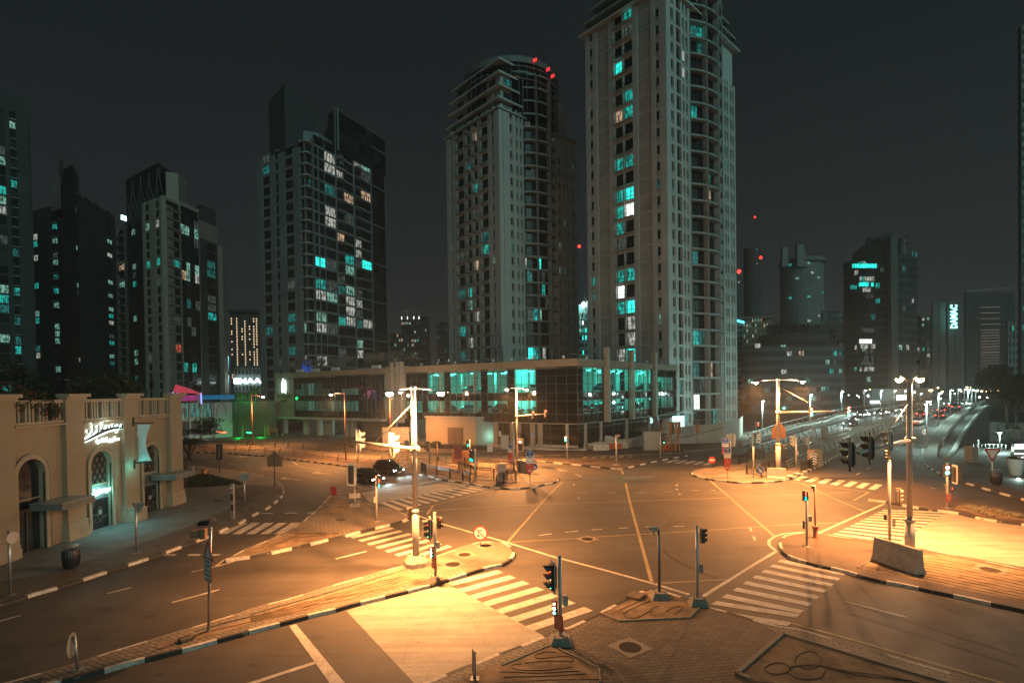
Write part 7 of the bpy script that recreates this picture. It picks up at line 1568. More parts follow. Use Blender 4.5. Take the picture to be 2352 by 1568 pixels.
def tree(name,label,p,h,r,m,n=1500,s=.22,flat=.7,group=None,seed=1,lean=.3):
 random.seed(seed);root = empty(name,label,'tree',p,0,group);b = MB();b.tube([(0,0,-.05),(lean * .3,0,h * .25),(lean,.1,h * .5)],[.028 * h,.022 * h,.017 * h],M_BARK,8);ends = []
 for i in range(9):
  a = i * 2.4 + random.random();rr = r * random.uniform(.45,.85);e = Vector((lean + math.cos(a) * rr,math.sin(a) * rr,h * random.uniform(.62,.95)));mid = Vector((lean + math.cos(a) * rr * .4,math.sin(a) * rr * .4,h * .62));b.tube([(lean,.1,h * random.uniform(.36,.5)),mid,e],[.012 * h,.008 * h,.003 * h],M_BARK,5);ends.append(e)
 b.build('trunk',root);b = MB()
 for e in ends: leafball(b,e,r * random.uniform(.34,.55),n // 9,m,s,flat)
 b.build('crown',root);return root
for i_,(x,Y,h,r) in enumerate(((22,60,14.2,3.0),(225,62,12.8,2.6),(252,66,13,2.6),(198,64,11.6,1.8))): p = XY(x,Y);tree('tree',('dark tree rising behind the shrub on the shop roof','dark tree behind the middle of the shop roof','second dark tree behind the shop roof by the middle lantern','low dark tree behind the shop sign')[i_],p,h,r,M_LEAFD,1800,.2,.8,'dark trees behind the shop',i_ + 3)
p = G((424,1118),.15);tree('tree','small spreading acacia tree at the end of the shop building',p,7.6,2.9,M_LEAFD,3200,.10,.28,None,11,.5)
for i_,(x,y) in enumerate(((432,915),(445,922))): pass
# banner with brackets
bz = FP(298,1017);r_ = empty('hanging_banner','white and teal vertical banner between two black brackets on the shop front','banner',(XF + .3,bz.y,bz.z));q = MB();h_ = 2.9
P = [(0,-h_),(1.05,-h_)] + [(1.05 - .42 * math.sin(math.pi * i / 10),-h_ + 2 * h_ * i / 10) for i in range(1,10)] + [(1.05,h_),(0,h_)];cb_ = D((303,1016),43.6)
hz = (D((303,975),43.6).z - D((303,1057),43.6).z) / 2;P = [(a + .35,z * hz / h_) for a,z in P]
q.extrude([(a,0,z) for a,z in P],(0,.04,0),mat('banner_fabric',(.40,.48,.47),.6));q.build('cloth',r_)
for sg in (-1,1):
 q = MB();q.box((.04,0,sg * (hz + .25)),(.1,.12,.7),M_BLACK);q.tube([(.05,0,sg * (hz + .14)),(1.55,0,sg * (hz + .14))],.045,M_BLACK,6);q.lathe((1.55,0,sg * (hz + .14) - .06),[(.08,0),(.08,.12)],M_BLACK,8)
 for x_ in (.75,1.1): q.tube([(x_,0,sg * (hz + .14)),(x_,0,sg * hz)],.03,M_BLACK,5)
 q.build('bracket',r_)
text_obj('\u2026' + AR_SIS,.72,M_SHOPL,'lettering',r_,Matrix(((0,-1,0,.58),(0,0,-1,-.02),(1,0,0,.1),(0,0,0,1))) @ Matrix.Diagonal((-1,-1,1,1)),.004)
point_light('banner_light',(XF + .9,bz.y - .5,bz.z - hz - .4),26,(.1,1,.95),r_,.2).location -= r_.location
# bin, planters, bench, boards
def bin_(p,label,lid=True,s=1.0,g=None):
 root = empty('litter_bin',label,'litter bin',p,0,g);b = MB();b.lathe((0,0,.02),[(.22 * s,0),(.30 * s,.25 * s),(.35 * s,.62 * s),(.34 * s,.92 * s),(.30 * s,.95 * s)],M_DSTEEL,20);b.build('body',root)
 for i in range(20): a = 2 * math.pi * i / 20;k = MB();k.tube([(.30 * s * math.cos(a),.30 * s * math.sin(a),.15),(.365 * s * math.cos(a),.365 * s * math.sin(a),.62 * s),(.35 * s * math.cos(a),.35 * s * math.sin(a),.92 * s)],.022,M_BLACK,4);k.build('slat',root)
 if lid:
  b = MB();b.lathe((0,0,1.12 * s),[(.33 * s,0),(.34 * s,.03),(.2 * s,.07),(.03,.09)],M_STEEL,20);b.tube([(0,0,.9 * s),(0,0,1.13 * s)],.03,M_BLACK,6);b.build('lid',root)
 return root
bin_(G(z5(612,585),.15),'dark slatted litter bin with a round metal lid on the shop pavement',s=1.15)
bin_(G(z12(1004,1145),.15),'dark litter bin beside the give way sign on the east pavement',s=1.3)
def blk(name,label,cat,p,size,m,rz=0,group=None,cap=None,extra=None):
 root = empty(name,label,cat,p,rz,group);b = MB();w_,d_,h_ = size;e_ = .03
 b.box((0,0,h_ / 2),(w_,d_,h_),m);b.build('body',root)
 if cap: k = MB();k.box((0,0,h_ + .03),(w_ + .08,d_ + .08,.06),cap);k.build('top',root)
 if extra: extra(root,w_,d_,h_)
 return root
p = FP(316,1188,.9);p.z = .15;blk('planter_box','pale square planter box against the shop wall','planter',p,(.9,1.0,.95),M_SHOPL,cap=M_SHOPL)
p = G(z10(400,570),.15);r_ = blk('stone_bench','low dark bench by the acacia','bench',p,(2.6,.7,.12),M_SBRN);
for c in kids(r_): c.location = (0,0,.5)
for sg in (-1,1): k = MB();k.box((sg * .95,0,.25),(.4,.6,.5),M_SBRN);k.build('leg',r_)
p = G(z10(255,585),.15);r_ = blk('notice_stone','pale low nameboard under the acacia','board',p,(2.3,.25,1.0),M_CPALE);text_obj('SISTERS',.3,M_SBK,'lettering',r_,frame((0,-.14,.6),(1,0,0)),.004)
q = MB();p = G(z10(255,540),.15);q.tube([p + Vector((-1.2,0,1.5)),p + Vector((1.2,0,1.5))],.06,M_BLACK,6)
for dx in (-.5,.6): q.tube([p + Vector((dx,0,0)),p + Vector((dx,0,1.5))],.05,M_BLACK,6)
tag(q.build('rail_frame'),'small black rail frame above the pale nameboard','rail')
sheet('grass',L(z10,(180,600),(330,590),(520,575),(880,645),(960,690),(800,705),(560,720),(180,728)),mat('dark_lawn',(.018,.026,.012),.95,var=.5,scale=3),.17)
gq = MB();poly_ = [G(p,.17) for p in L(z10,(180,600),(520,575),(960,690),(560,720),(180,728))]
for i in range(5000):
 a,b_,c_ = random.choice(((0,1,2),(0,2,3),(0,3,4)));r1,r2 = random.random() ** .5,random.random();p = poly_[a] * (1 - r1) + poly_[b_] * (r1 * (1 - r2)) + poly_[c_] * (r1 * r2);h_ = random.uniform(.08,.3);a_ = random.random() * 6.28;gq.face([p,p + Vector((.06 * math.cos(a_),.06 * math.sin(a_),0)),p + Vector((.1 * math.cos(a_ + 1),.1 * math.sin(a_ + 1),h_))],M_LEAFD)
tag(gq.build('ground_cover'),'dark low ground cover in the bed by the acacia','ground cover',kind='stuff')
# ---- far left: the glass cafe block, tent, green wall and palms
a_,b_ = XY(409,118),XY(530,126);cf = Bld('corner_cafe','two storey glass cafe with a pale sign wall under the pink canopy',a_);zt = D((470,925),121).z;m_ = (b_ - a_)
S_ = a_ + m_ * hitx(a_,b_,489);cf.B('core').prism([(p.x,p.y) for p in (a_ + Vector((0,1,0)),b_ + Vector((0,1,0)),b_ + Vector((0,16,0)),a_ + Vector((0,16,0)))],0,zt,M_T1)
facade(cf,a_,S_,.2,zt,zt / 2 - .1,[(411,'w'),(431,'g'),(435,'w'),(457,'g'),(461,'w'),(483,'g'),(None,'w')],mat('cafe_grid',(.42,.40,.37),.7),depth=.5);cf.light(None,(421,955,'k'),(446,955,'k'),(470,955,'k'))
cf.B('sign_wall').box((S_ + b_) / 2 + Vector((0,-.3,zt / 2)),((b_ - S_).length,1.0,zt),mat('cafe_sign_wall',(.36,.36,.40),.7),b_ - S_)
cf.done();e_ = (S_ + b_) / 2 + Vector((0,-.9,0))
for t_,z_,sz in (('THE POINT',zt * .56,.95),('\uFE96\uFEE8\uFEF3\uFEEE\uFE91 \uFE8D\uFEAB',zt * .42,.95)): text_obj(t_,sz,M_SGD,'lettering',cf.root,Matrix.Translation(-cf.base) @ frame((e_.x,e_.y,z_),b_ - S_),.05,bold=.03,xs=1.2)
q = MB();P = [Vector((e_.x,e_.y,zt * .62)) + (b_ - S_).normalized() * (1.1 * math.cos(t)) + Vector((0,0,2.9 * math.sin(t))) for t in [math.pi * i / 10 for i in range(11)]];q.tube(P,.13,M_SGD,5);q.build('arch_emblem',cf.root,-cf.base)
point_light('sign_flood',e_ + Vector((-1,-5,1.0)),90,(.85,.8,1.0),cf.root,.5).location -= cf.base
tn = MB();P = [D((404,884),110),D((397,900),108),D((425,897),111),D((462,904),109),D((440,893),116)];pk = D((403,882),112)
M_TENT = mat('pink_canopy',(.65,.12,.18),.6,var=.1,emis=(.9,.13,.20),es=.28)
tn.face([pk,P[1],P[3]],M_TENT);tn.face([pk,P[3],P[4]],M_TENT);tn.face([P[3],P[1],pk],M_TENT);tn.face([P[1] + Vector((0,0,-.02)),P[4],P[3] + Vector((0,0,-.02))],M_TENT);tn.face([pk,P[4],P[1]],M_TENT)
r_ = empty('tensile_canopy','glowing pink pointed fabric canopy on the cafe roof','canopy',pk);tn.build('fabric',r_,-pk)
for e2 in (P[1],P[3]): k = MB();k.tube([(e2.x,e2.y,zt),e2],.12,em('purple_neon',(.35,.3,1.0),2),6);k.build('post',r_,-pk)
k = MB();k.box(D((409,913),110),(.5,.3,2.0),em('pink_neon',(1.0,.2,.75),1.5));k.box(D((428,914),111),(5,.3,1.2),em('magenta_glow',(.6,.06,.35),.3));k.build('neon_panel',r_,-pk)
point_light('canopy_light',D((430,908),110),50,(1,.15,.4),r_,.6).location -= pk
blu2 = MB();blu2.box(D((497,912),124),(8,.4,1.0),em('blue_roof_glow',(.01,.25,.5),.4));tag(blu2.build('blue_roof_bar'),'blue lit roof bar right of the pink canopy','roof bar')
gw = MB();a_,b_ = D((531,918),128),D((634,921),131);gw.face([(a_.x,a_.y,0),(b_.x,b_.y,0),(b_.x,b_.y,8.2),(a_.x,a_.y,8.2)],mat('garden_wall',(.10,.12,.10),.9));gw.face([(a_.x,a_.y,8.2),(b_.x,b_.y,8.2),(b_.x,b_.y + 3,8.2),(a_.x,a_.y + 3,8.2)],M_CPALE);tag(gw.build('garden_wall'),'tall garden wall washed in green light behind the palms','wall')
def palm(p,h,r,label,seed,n=16):
 random.seed(seed);root = empty('palm_tree',label,'palm tree',p,0,'green lit palms');b = MB();b.tube([(0,0,0),(.1,0,h * .5),(0,0,h)],[.32,.22,.2],M_BARK,8);b.build('trunk',root);b = MB();ml = mat('palm_leaf',(.10,.17,.06),.7,var=.3)
 for i in range(n):
  a = 2 * math.pi * i / n + random.uniform(-.2,.2);up0 = random.uniform(.3,1.2);dr = Vector((math.cos(a),math.sin(a),0));sd = Vector((-dr.y,dr.x,0));P = []
  for j in range(7): t = j / 6;P.append(Vector((0,0,h)) + dr * (r * t) + Vector((0,0,r * (up0 * t - 1.05 * t * t))))
  for j in range(6):
   for k in range(3):
    c = P[j].lerp(P[j + 1],k / 3);wdt = r * .26 * math.sin(math.pi * min(1,(j + k / 3 + .8) / 7))
    for sg in (-1,1): b.face([c,c + (P[j + 1] - P[j]) * .22,c + sd * (sg * wdt) + dr * wdt * .6 + Vector((0,0,-wdt * .5))],ml)
 b.build('crown',root);return root
for i_,(x,y0_,yb,r) in enumerate(((557,957,986,3.0),(609,952,985,3.2),(553,905,918,1.9),(588,893,917,2.2),(573,905,920,1.6))):
 Y = (124,125,131,131,131)[i_];base = D((x,yb),Y);base.z = .15 if i_ < 2 else 8.2;t_ = D((x,y0_),Y);palm(base,max(1.2,t_.z - base.z),r,('green lit palm nearest the cafe','green lit palm beside the ribbed podium end','first small green palm above the garden wall','tall green palm above the garden wall','bushy green palm above the garden wall')[i_],i_ + 2)
 point_light('palm_light',base + Vector((0,-2.2,.6)),300 if i_ < 2 else 110,(.0,1.0,.12),bpy.data.objects[[o.name for o in bpy.data.objects if o.name.startswith('palm_tree')][-1]],.3).location -= base
q = MB();p = D((460,1727 * .57422 * 0 + 990),112);q.beam(D((441.5,990),110),D((452,991),110),.15,.2,em('red_bar',(1,.12,.04),4));tag(q.build('light_bar'),'short red light bar of the cafe car park barrier','light bar');bpy.data.objects['light_bar'].hide_render = False
for o_,x0_,x1_,y_,c_,lab in (('barrier_arm',869,905,1727,(1,.12,.04),'glowing red barrier arm in front of the cafe sign wall'),('barrier_arm',987,1008,1729,(0,1,.35),'glowing green barrier arm by the green wall')):
 q = MB();q.beam(D((x0_ * .57422,y_ * .57422),106),D((x1_ * .57422,y_ * .57422 + 1),106),.18,.2,em('arm_' + ('r' if c_[0] else 'g'),c_,4));tag(q.build(o_),lab,'barrier arm')
bpy.data.objects.remove(bpy.data.objects['light_bar'])
p = G(z10(860,122));blk('planter_box','pale long planter box below the green wall','planter',p,(4.2,.8,1.3),M_CPALE)
p = G(z10(1250,125));r_ = blk('ticket_post','orange ticket post at the garage lane','ticket post',p,(.6,.6,2.4),M_SBRN)
q = MB();p = D((z10(1280,62)),G(z10(1250,125)).y);q.box(p,(3.0,.2,.9),M_SMAR);tag(q.build('entrance_board'),'dark red entrance board over the garage lane','board')
def cone(p,label,s=1.0):
 root = empty('traffic_cone',label,'traffic cone',p,0,'traffic cones');b = MB();b.box((0,0,.03),(.42 * s,.42 * s,.06),M_SBRN);b.lathe((0,0,.05),[(.15 * s,0),(.10 * s,.35 * s),(.05 * s,.85 * s),(.03,.9 * s)],mat('cone_orange',(.62,.12,.03),.5),12);b.build('body',root);b = MB();b.lathe((0,0,.42 * s),[(.105 * s,0),(.075 * s,.24 * s)],M_SWHT,12);b.build('collar',root)
for i_,(zf,x,y,s_) in enumerate(((z10,1342,132,1),(z10,1412,138,1),(z10,2057,95,1.1))): cone(G(zf(x,y)),('traffic cone at the garage lane kerb','second traffic cone at the garage lane','traffic cone inside the garage ramp')[i_],s_)
for i_,(x,y) in enumerate(((1463,1118),(1485,1118),(1511,1120),(1562,1116))): cone(G(z3(x,y),.15),('first','second','third','rightmost')[i_] + ' tall orange cone by the wooden frame on the podium corner',1.9)
# wooden frame, water barriers, cabinets
q = MB();p = G(z3(1550,1125),.15);M_WD = mat('site_timber',(.30,.13,.06),.8,var=.3)
for dx in (-1.6,-.2,1.0): q.beam(p + Vector((dx,.0,0)),p + Vector((dx,.2,4.6)),.16,.16,M_WD)
for a_,b_ in (((-1.9,-1.2,0),(-.2,.1,3.4)),((.0,-1.2,0),(.9,.1,3.2)),((-1.7,0,1.0),(1.1,0,1.1)),((-1.7,0,4.2),(1.1,0,4.3))): q.beam(p + Vector(a_),p + Vector(b_),.14,.14,M_WD)
for i in range(4): q.box(p + Vector((-.35 + i * .48,.25,3.6)),(.44,.06,1.9),M_SBK if i % 2 else M_SBRN)
tag(q.build('timber_frame'),'rough brown timber site frame with a dark panel','site frame')
def cab(zf,x,yb,w_,d_,h_,m,label,group='utility cabinets',rz=0,z0=.15):
 p = G(zf(x,yb),z0);p.y += d_ / 2;r_ = blk('utility_cabinet',label,'cabinet',p,(w_,d_,h_),m,rz,group,cap=m)
 for dx in (-.25,.25): k = MB();k.box((dx * w_,-d_ / 2 - .02,h_ * .5),(w_ * .46,.03,h_ * .86),m);k.box((dx * w_ + (.18 * w_ if dx < 0 else -.18 * w_),-d_ / 2 - .045,h_ * .55),(.05,.03,.2),M_DSTEEL);k.build('door',r_)
 return r_
cab(z3,1373,1118,3.0,.8,2.9,M_CPALE,'large pale utility cabinet on the podium pavement')
cab(z9,1718,590,.95,.8,1.9,mat('cabinet_pink',(.42,.34,.30),.8),'pinkish utility cabinet inside the left railing');cab(z9,1757,225,1.6,.6,2.0,M_CPALE,'pale cabinet beside the lit doorway')
cab(z11,1465,1160,1.7,.8,2.1,mat('cabinet_tan',(.34,.25,.15),.8),'tan cabinet on the right end of the tram island',rz=.5);cab(z11,1580,800,1.1,.7,2.2,M_CPALE,'grey cabinet at the start of the bridge',rz=.6)
cab(z9,610,185,5.2,.5,3.0,M_CPALE,'white meter cabinet wall by the garage entrance');cab(z3,45,1110,1.3,.6,2.2,M_CPALE,'small cabinet by the podium glass doors')
cab(z9,1320,400,3.2,.5,1.6,M_SBRN,'brown solid panel box among the left railings')
q = MB();root = empty('chevron_board','black and white zigzag chevron board on the tan cabinet','chevron board',D(z11(1425,1050),G(z11(1465,1160),.15).y - .5));q.box((0,0,0),(.75,.05,1.3),M_SWHT);q.build('board',root)
for i in range(4):
 k = MB();z_ = .5 - .32 * i;k.extrude([(-.36,-.03,z_ - .2),(0,-.03,z_),(.36,-.03,z_ - .2),(.36,-.03,z_ - .05),(0,-.03,z_ + .15),(-.36,-.03,z_ - .05)],(0,-.01,0),M_SBK);k.build('chevron',root)
for i_,(x,yb,w_,m_) in enumerate(((905,1120,2.6,M_KW),(1020,1108,2.6,mat('barrier_red',(.45,.10,.05),.6)),(1085,1100,2.2,M_KW),(1150,1088,2.2,M_KW),(990,1078,2.4,M_KW),(885,1095,1.6,M_KW))):
 p = G(z3(x,yb),.15);r_ = empty('water_barrier',('first','red','third','rightmost','tipped upper','leftmost')[i_] + ' plastic water barrier piled before the podium','water barrier',p,.12 - .05 * i_,'plastic water barriers');k = MB();W_ = w_ / 2
 k.extrude([(-W_,-.3,0),(-W_,-.28,.25),(-W_,-.1,.5),(-W_,-.09,.95),(-W_,.09,.95),(-W_,.1,.5),(-W_,.28,.25),(-W_,.3,0)],(w_,0,0),m_)
 for j in range(4): k.box((-W_ + w_ * (j + .5) / 4,-.2,.35),(.08,.2,.5),m_)
 k.build('body',r_)
 if i_ == 4: r_.rotation_euler = (.15,.2,.2);r_.location.z += .7
def jersey(p0,p1,label,h=1.0,m=None,name='concrete_barrier',steps=1):
 p0,p1 = Vector(p0),Vector(p1);u_ = (p1 - p0).normalized();n_ = Vector((u_.y,-u_.x,0));r_ = empty(name,label,'concrete barrier',(p0 + p1) / 2);m = m or M_CPALE;k = MB()
 pr_ = [(.34,0),(.34,.1),(.2,.32),(.11,h * .9),(.1,h),(-.1,h),(-.11,h * .9),(-.2,.32),(-.34,.1),(-.34,0)];k.extrude([p0 - (p0 + p1) / 2 + n_ * a + Vector((0,0,b)) for a,b in pr_],p1 - p0,m);k.build('body',r_);return r_
# long barrier in front of the right gantry, short one under the tram island gantry
a_,b_ = G(z8(1075,505),.15),G(z8(1470,638),.15);jersey(a_,b_,'long pale concrete barrier at the foot of the tall right gantry',1.28)
a_,b_ = G(z11(850,1300),.15),G(z11(1095,1312),.15);jersey(a_ + Vector((.1,.35,0)),b_ + Vector((0,.35,0)),'white concrete barrier at the foot of the tram island gantry',1.15,mat('barrier_white',(.55,.53,.48),.8))
a_,b_ = G(z9(1890,500),.15),G(z9(2010,505),.15);q = MB();q.beam(a_ + Vector((0,1.6,.7)),b_ + Vector((0,-.2,.7)),.25,1.4,M_CPALE);tag(q.build('concrete_block'),'low solid concrete end block of the left guard rail','concrete block')
# ================================================================ railings, guard rails, bridge
M_RAILB = mat('railing_black',(.03,.032,.035),.45,.4,var=.1);M_GR = mat('guard_rail_steel',(.36,.31,.26),.4,.6,var=.15);M_GRP = mat('guard_post',(.24,.11,.07),.6,.2,var=.15)
def railing(pts,label,h=1.25,step=.16,z0=.15,m=None):
 """pedestrian railing with crossed hoops above the top rail"""
 m = m or M_RAILB;P = [G(p,z0) for p in pts];c = P[0].copy();root = empty('pedestrian_railing',label,'railing',c,0,'black pedestrian railings');b = MB()
 for a,e in zip(P[:-1],P[1:]):
  a,e = a - c,e - c;L_ = (e - a).length;n = max(2,int(L_ / step));u = (e - a).normalized()
  for z in (.15,h * .72): b.beam(a + Vector((0,0,z)),e + Vector((0,0,z)),.06,.06,m)
  for i in range(n + 1): p = a + u * (L_ * i / n);b.beam(p + Vector((0,0,.15)),p + Vector((0,0,h * .72)),.034,.034,m)
  i = 0
  while i < n - 1:
   p0,p1 = a + u * (L_ * i / n),a + u * (L_ * min(n,i + 3) / n);mid = (p0 + p1) / 2
   b.beam(p0 + Vector((0,0,h * .72)),mid + Vector((0,0,h)),.028,.028,m);b.beam(p1 + Vector((0,0,h * .72)),mid + Vector((0,0,h)),.028,.028,m);i += 1
 b.build('panel',root)
 ds = []
 for a,e in zip(P[:-1],P[1:]):
  L_ = (e - a).length;k = max(1,round(L_ / 2.2))
  for i in range(k + 1): ds.append(a.lerp(e,i / k) - c)
 for d in ds: q = MB();q.box(d + Vector((0,0,h * .47)),(.13,.13,h * .94),m);q.build('post',root)
 return root
railing(L(z9,(922,515),(1040,532),(1175,562),(1312,585),(1385,605)),'railing with teal sheen along the left kerb of the tram platform')
railing(L(z9,(878,490),(922,515)),'short end railing at the left kerb corner')
railing(L(z9,(1450,545),(1635,560),(1775,575),(1868,578)),'railing across the middle of the left tram platform')
railing(L(z9,(1665,628),(1738,610),(1868,580)),'railing around the pinkish cabinet')
railing(L(z9,(1265,470),(1335,500),(1450,545)),'railing between the brown panel and the signal pole')
railing(L(z9,(1330,430),(1460,440)),'rear railing left of the tram symbol board');railing(L(z9,(1460,455),(1690,470),(1900,490)),'rear railing behind the tram symbol board')
railing(L(z11,(152,1165),(300,1140),(490,1118),(598,1092)),'railing behind the no entry disc on the tram island')
railing(L(z11,(585,1245),(772,1278),(845,1285)),'front railing left of the white concrete barrier')
railing(L(z11,(775,1225),(865,1203),(940,1188),(1090,1162)),'railing behind the tram island gantry');railing(L(z11,(600,1065),(690,1050),(795,1058)),'rear railing below the cream stop board',h=1.5)
railing(L(z11,(1270,1213),(1365,1185),(1450,1155),(1520,1120)),'railing around the tan chevron cabinet')
def guard(pts,label,rails=(.35,.62,.9),zf=None,post_step=3.2,m=None,pm=None,curve=.28,r=.045,side=1,h=1.0,group='tubular guard rails',name='guard_rail'):
 P = resample([G(p,.15) if zf is None else zf(p) for p in pts],step=1.0);c = P[0].copy();root = empty(name,label,'guard rail',c,0,group);m = m or M_GR
 def nrm(i): d = P[min(i + 1,len(P) - 1)] - P[max(i - 1,0)];return Vector((-d.y,d.x,0)).normalized() * side
 for z in rails:
  b = MB();b.tube([P[i] - c + nrm(i) * (curve * (z / h) ** 2) + Vector((0,0,z)) for i in range(len(P))],r,m,6);b.build('rail',root)
 k = max(1,int(post_step));
 for i in range(0,len(P),k):
  b = MB();n = nrm(i);p = P[i] - c;pr = [(0,0),(.06,h * .4),(.16,h * .75),(curve,h + .04)];d = (P[min(i + 1,len(P) - 1)] - P[max(i - 1,0)]).normalized()
  for (a,z),(a2,z2) in zip(pr[:-1],pr[1:]): b.beam(p + n * a + Vector((0,0,z)),p + n * a2 + Vector((0,0,z2)),.07,.22 * (1 - z / h * .5),pm or M_GRP)
  b.build('post',root)
 return root
guard(L(z10,(-100,275),(350,268),(530,288),(820,302),(985,315),(1115,322),(1260,333),(1415,348),(1560,364),(1710,380),(1865,402),(2010,420),(2180,440)) + L(z9,(410,400),(600,425),(775,480)),'near tubular guard rail sweeping along the left road',post_step=4)
guard(L(z10,(-100,222),(330,208),(620,222),(920,236),(1200,252),(1360,262),(1510,276),(1660,284),(1815,296),(1930,306),(2110,320)) + L(z9,(180,290),(330,310),(480,325),(640,342),(900,370),(1155,412),(1300,440)),'far tubular guard rail behind the tram bed',post_step=4,pm=M_DSTEEL,m=mat('guard_rail_dark',(.18,.16,.14),.45,.5,var=.15))
guard(L(z11,(795,1058),(860,1042),(925,1026),(1050,985),(1150,950),(1250,910),(1420,850)) + L(z4,(560,900),(640,875)),'tubular guard rail starting beside the cream stop board',post_step=4,h=1.5,rails=(.5,.9,1.4),pm=M_GR,zf=lambda p: GB(p),curve=.5)
# ---- bridge: carriageways, tram bed and walkway follow the rising deck
def ribbon(name,A,B,m,dz=0.0,n=60,zfA=None):
 a = resample([GB(p,dz) for p in A],n=n);b_ = resample([GB(p,dz) for p in B],n=n);q = MB()
 for i in range(n - 1): q.face([a[i],b_[i],b_[i + 1],a[i + 1]] if ((b_[i] - a[i]).cross(a[i + 1] - a[i])).z > 0 else [a[i + 1],b_[i + 1],b_[i],a[i]],m)
 return tag(q.build(name),kind='structure')
OUT = L(z4,(0,1000),(250,905),(500,838),(760,772),(1000,735),(1200,710),(1400,692),(1560,682),(1760,676))
BAR = L(z4,(-60,1040),(150,985),(400,920),(640,865),(850,800),(1100,748),(1350,705),(1560,688),(1790,680))
MED1 = L(z4,(-60,1180),(120,1115),(300,1050),(500,990),(700,925),(900,865),(1100,810),(1300,765),(1500,725),(1700,696),(1830,684))
MED2 = L(z4,(330,1250),(500,1170),(640,1105),(880,1010),(1050,935),(1200,872),(1400,805),(1550,752),(1720,708),(1840,688))
K2 = L(z4,(345,1305),(490,1260),(640,1190),(740,1135),(860,1068),(1000,990),(1130,920),(1260,855),(1400,805),(1550,757),(1740,708),(1860,688))
RE = L(z12,(215,920),(222,830),(240,740),(290,660),(340,600),(400,535),(525,430),(606,382),(672,348),(752,328),(850,318))
RW = L(z12,(500,888),(450,872),(395,865),(400,790),(520,620),(620,500),(700,420),(760,366),(800,340),(880,322))
EDGE = L(z12,(480,895),(560,800),(640,640),(720,530),(790,440),(850,370),(890,335),(930,322))
M_ASPH2 = roadmat('asphalt_bridge',(.04,.042,.043),(.065,.066,.066),.6)
ribbon('bridge_road',MED1,BAR,M_ASPH2,.0);ribbon('bridge_walkway',BAR,OUT,M_PAVE,.12)
ribbon('bridge_tram_bed',MED2,MED1,M_BED,.02);ribbon('bridge_road',[z4(620,1330)] + RE[1:],K2[1:],M_ASPH2,.006);ribbon('bridge_kerb_strip',K2,MED2,M_BED,.03)
ribbon('bridge_walkway',RW[2:],RE[2:],M_PAVE,.15);M_DCON = mat('dark_concrete',(.10,.10,.10),.85,var=.3,scale=.6);ribbon('bridge_edge',EDGE,RW[1:],M_DCON,.1)
q = MB();e_ = resample([GB(p,.1) for p in EDGE],n=50)
for a,b_ in zip(e_[:-1],e_[1:]): q.face([b_,a,Vector((a.x,a.y,-3)),Vector((b_.x,b_.y,-3))],M_DCON)
o_ = resample([GB(p,.1) for p in OUT],n=50)
for a,b_ in zip(o_[:-1],o_[1:]): q.face([a,b_,Vector((b_.x,b_.y,-3)),Vector((a.x,a.y,-3))],M_CPALE)
tag(q.build('bridge_side_wall'),'pale concrete side walls of the bridge standing in the canal','bridge wall')
kerbline(K2,zf=lambda p: GB(p,.12) + Vector((0,0,.12)),side=1,block=1.0,w=.4,h=.3)
kerbline(RE[2:],zf=lambda p: GB(p,.1) + Vector((0,0,.05)),side=-1,block=2.5,w=.3,h=.2,mats=(M_KG,M_KG))
b = MB()
def zfb(p): return GB(p)
guard(MED1[1:],'tall tubular guard rail between the bridge carriageway and tram bed',post_step=3,h=1.5,rails=(.5,.9,1.4),zf=zfb,curve=.4,pm=M_DSTEEL,m=M_GR)
guard(MED2,'tubular guard rail on the right side of the bridge tram bed',post_step=3,h=1.2,rails=(.4,.75,1.1),zf=zfb,curve=.3,pm=M_DSTEEL,m=M_GR)
guard(OUT,'outer handrail along the left edge of the bridge',post_step=3,h=1.4,rails=(.3,1.35),zf=zfb,curve=.5,pm=M_DSTEEL,m=M_STEEL,side=1,r=.06)
guard(RW[2:],'curved pedestrian handrail along the right edge of the bridge walk',post_step=2,h=1.6,rails=(.3,.6,.9,1.2,1.6),zf=zfb,curve=.55,side=-1,pm=M_DSTEEL,m=M_DSTEEL,r=.035)
q = MB();P = [GB(p,.0) for p in EDGE];q.tube([p + Vector((0,0,.1)) for p in resample(P,n=40)],.32,M_CPALE,10);tag(q.build('service_pipe'),'fat pale service pipe along the outside of the bridge walk','pipe')
q = MB();P = resample([GB(p) for p in BAR],n=44)
for a,c in zip(P[:-1],P[1:]): q.beam(a + Vector((0,0,.5)),c + Vector((0,0,.5)),.3,1.0,mat('bridge_parapet',(.42,.43,.42),.75,var=.15))
tag(q.build('bridge_parapet'),'low pale parapet beside the left carriageway of the bridge','parapet')
rl2 = MB()
for t_ in (.18,.34,.60,.78):
 a = resample([GB(p,.03) for p in MED1],n=60);c = resample([GB(p,.03) for p in MED2],n=60)
 P = [x.lerp(y,t_) + Vector((0,0,.03)) for x,y in zip(a,c)]
 for x,y in zip(P[:-1],P[1:]): rl2.beam(x,y,.1,.05,M_RAIL)
rl2.build('rails_b');o_ = bpy.data.objects['rails_b'];o_.name = 'tram_rail';tag(o_,'steel tram rails running up the bridge between two guard rails','tram track')
mk2 = MB()
for A_,B_,t_ in ((MED1,BAR,.35),(MED1,BAR,.68),(K2[2:],RE[2:],.34),(K2[2:],RE[2:],.66)):
 a = resample([GB(p,.02) for p in A_],n=90);c = resample([GB(p,.02) for p in B_],n=90)
 for i in range(0,88,3): x,y = a[i].lerp(c[i],t_),a[i + 1].lerp(c[i + 1],t_);n_ = Vector((-(y - x).y,(y - x).x,0)).normalized() * .08;mk2.face([x - n_,y - n_,y + n_,x + n_],M_WHITE)
tag(mk2.build('road_marking'),kind='structure')
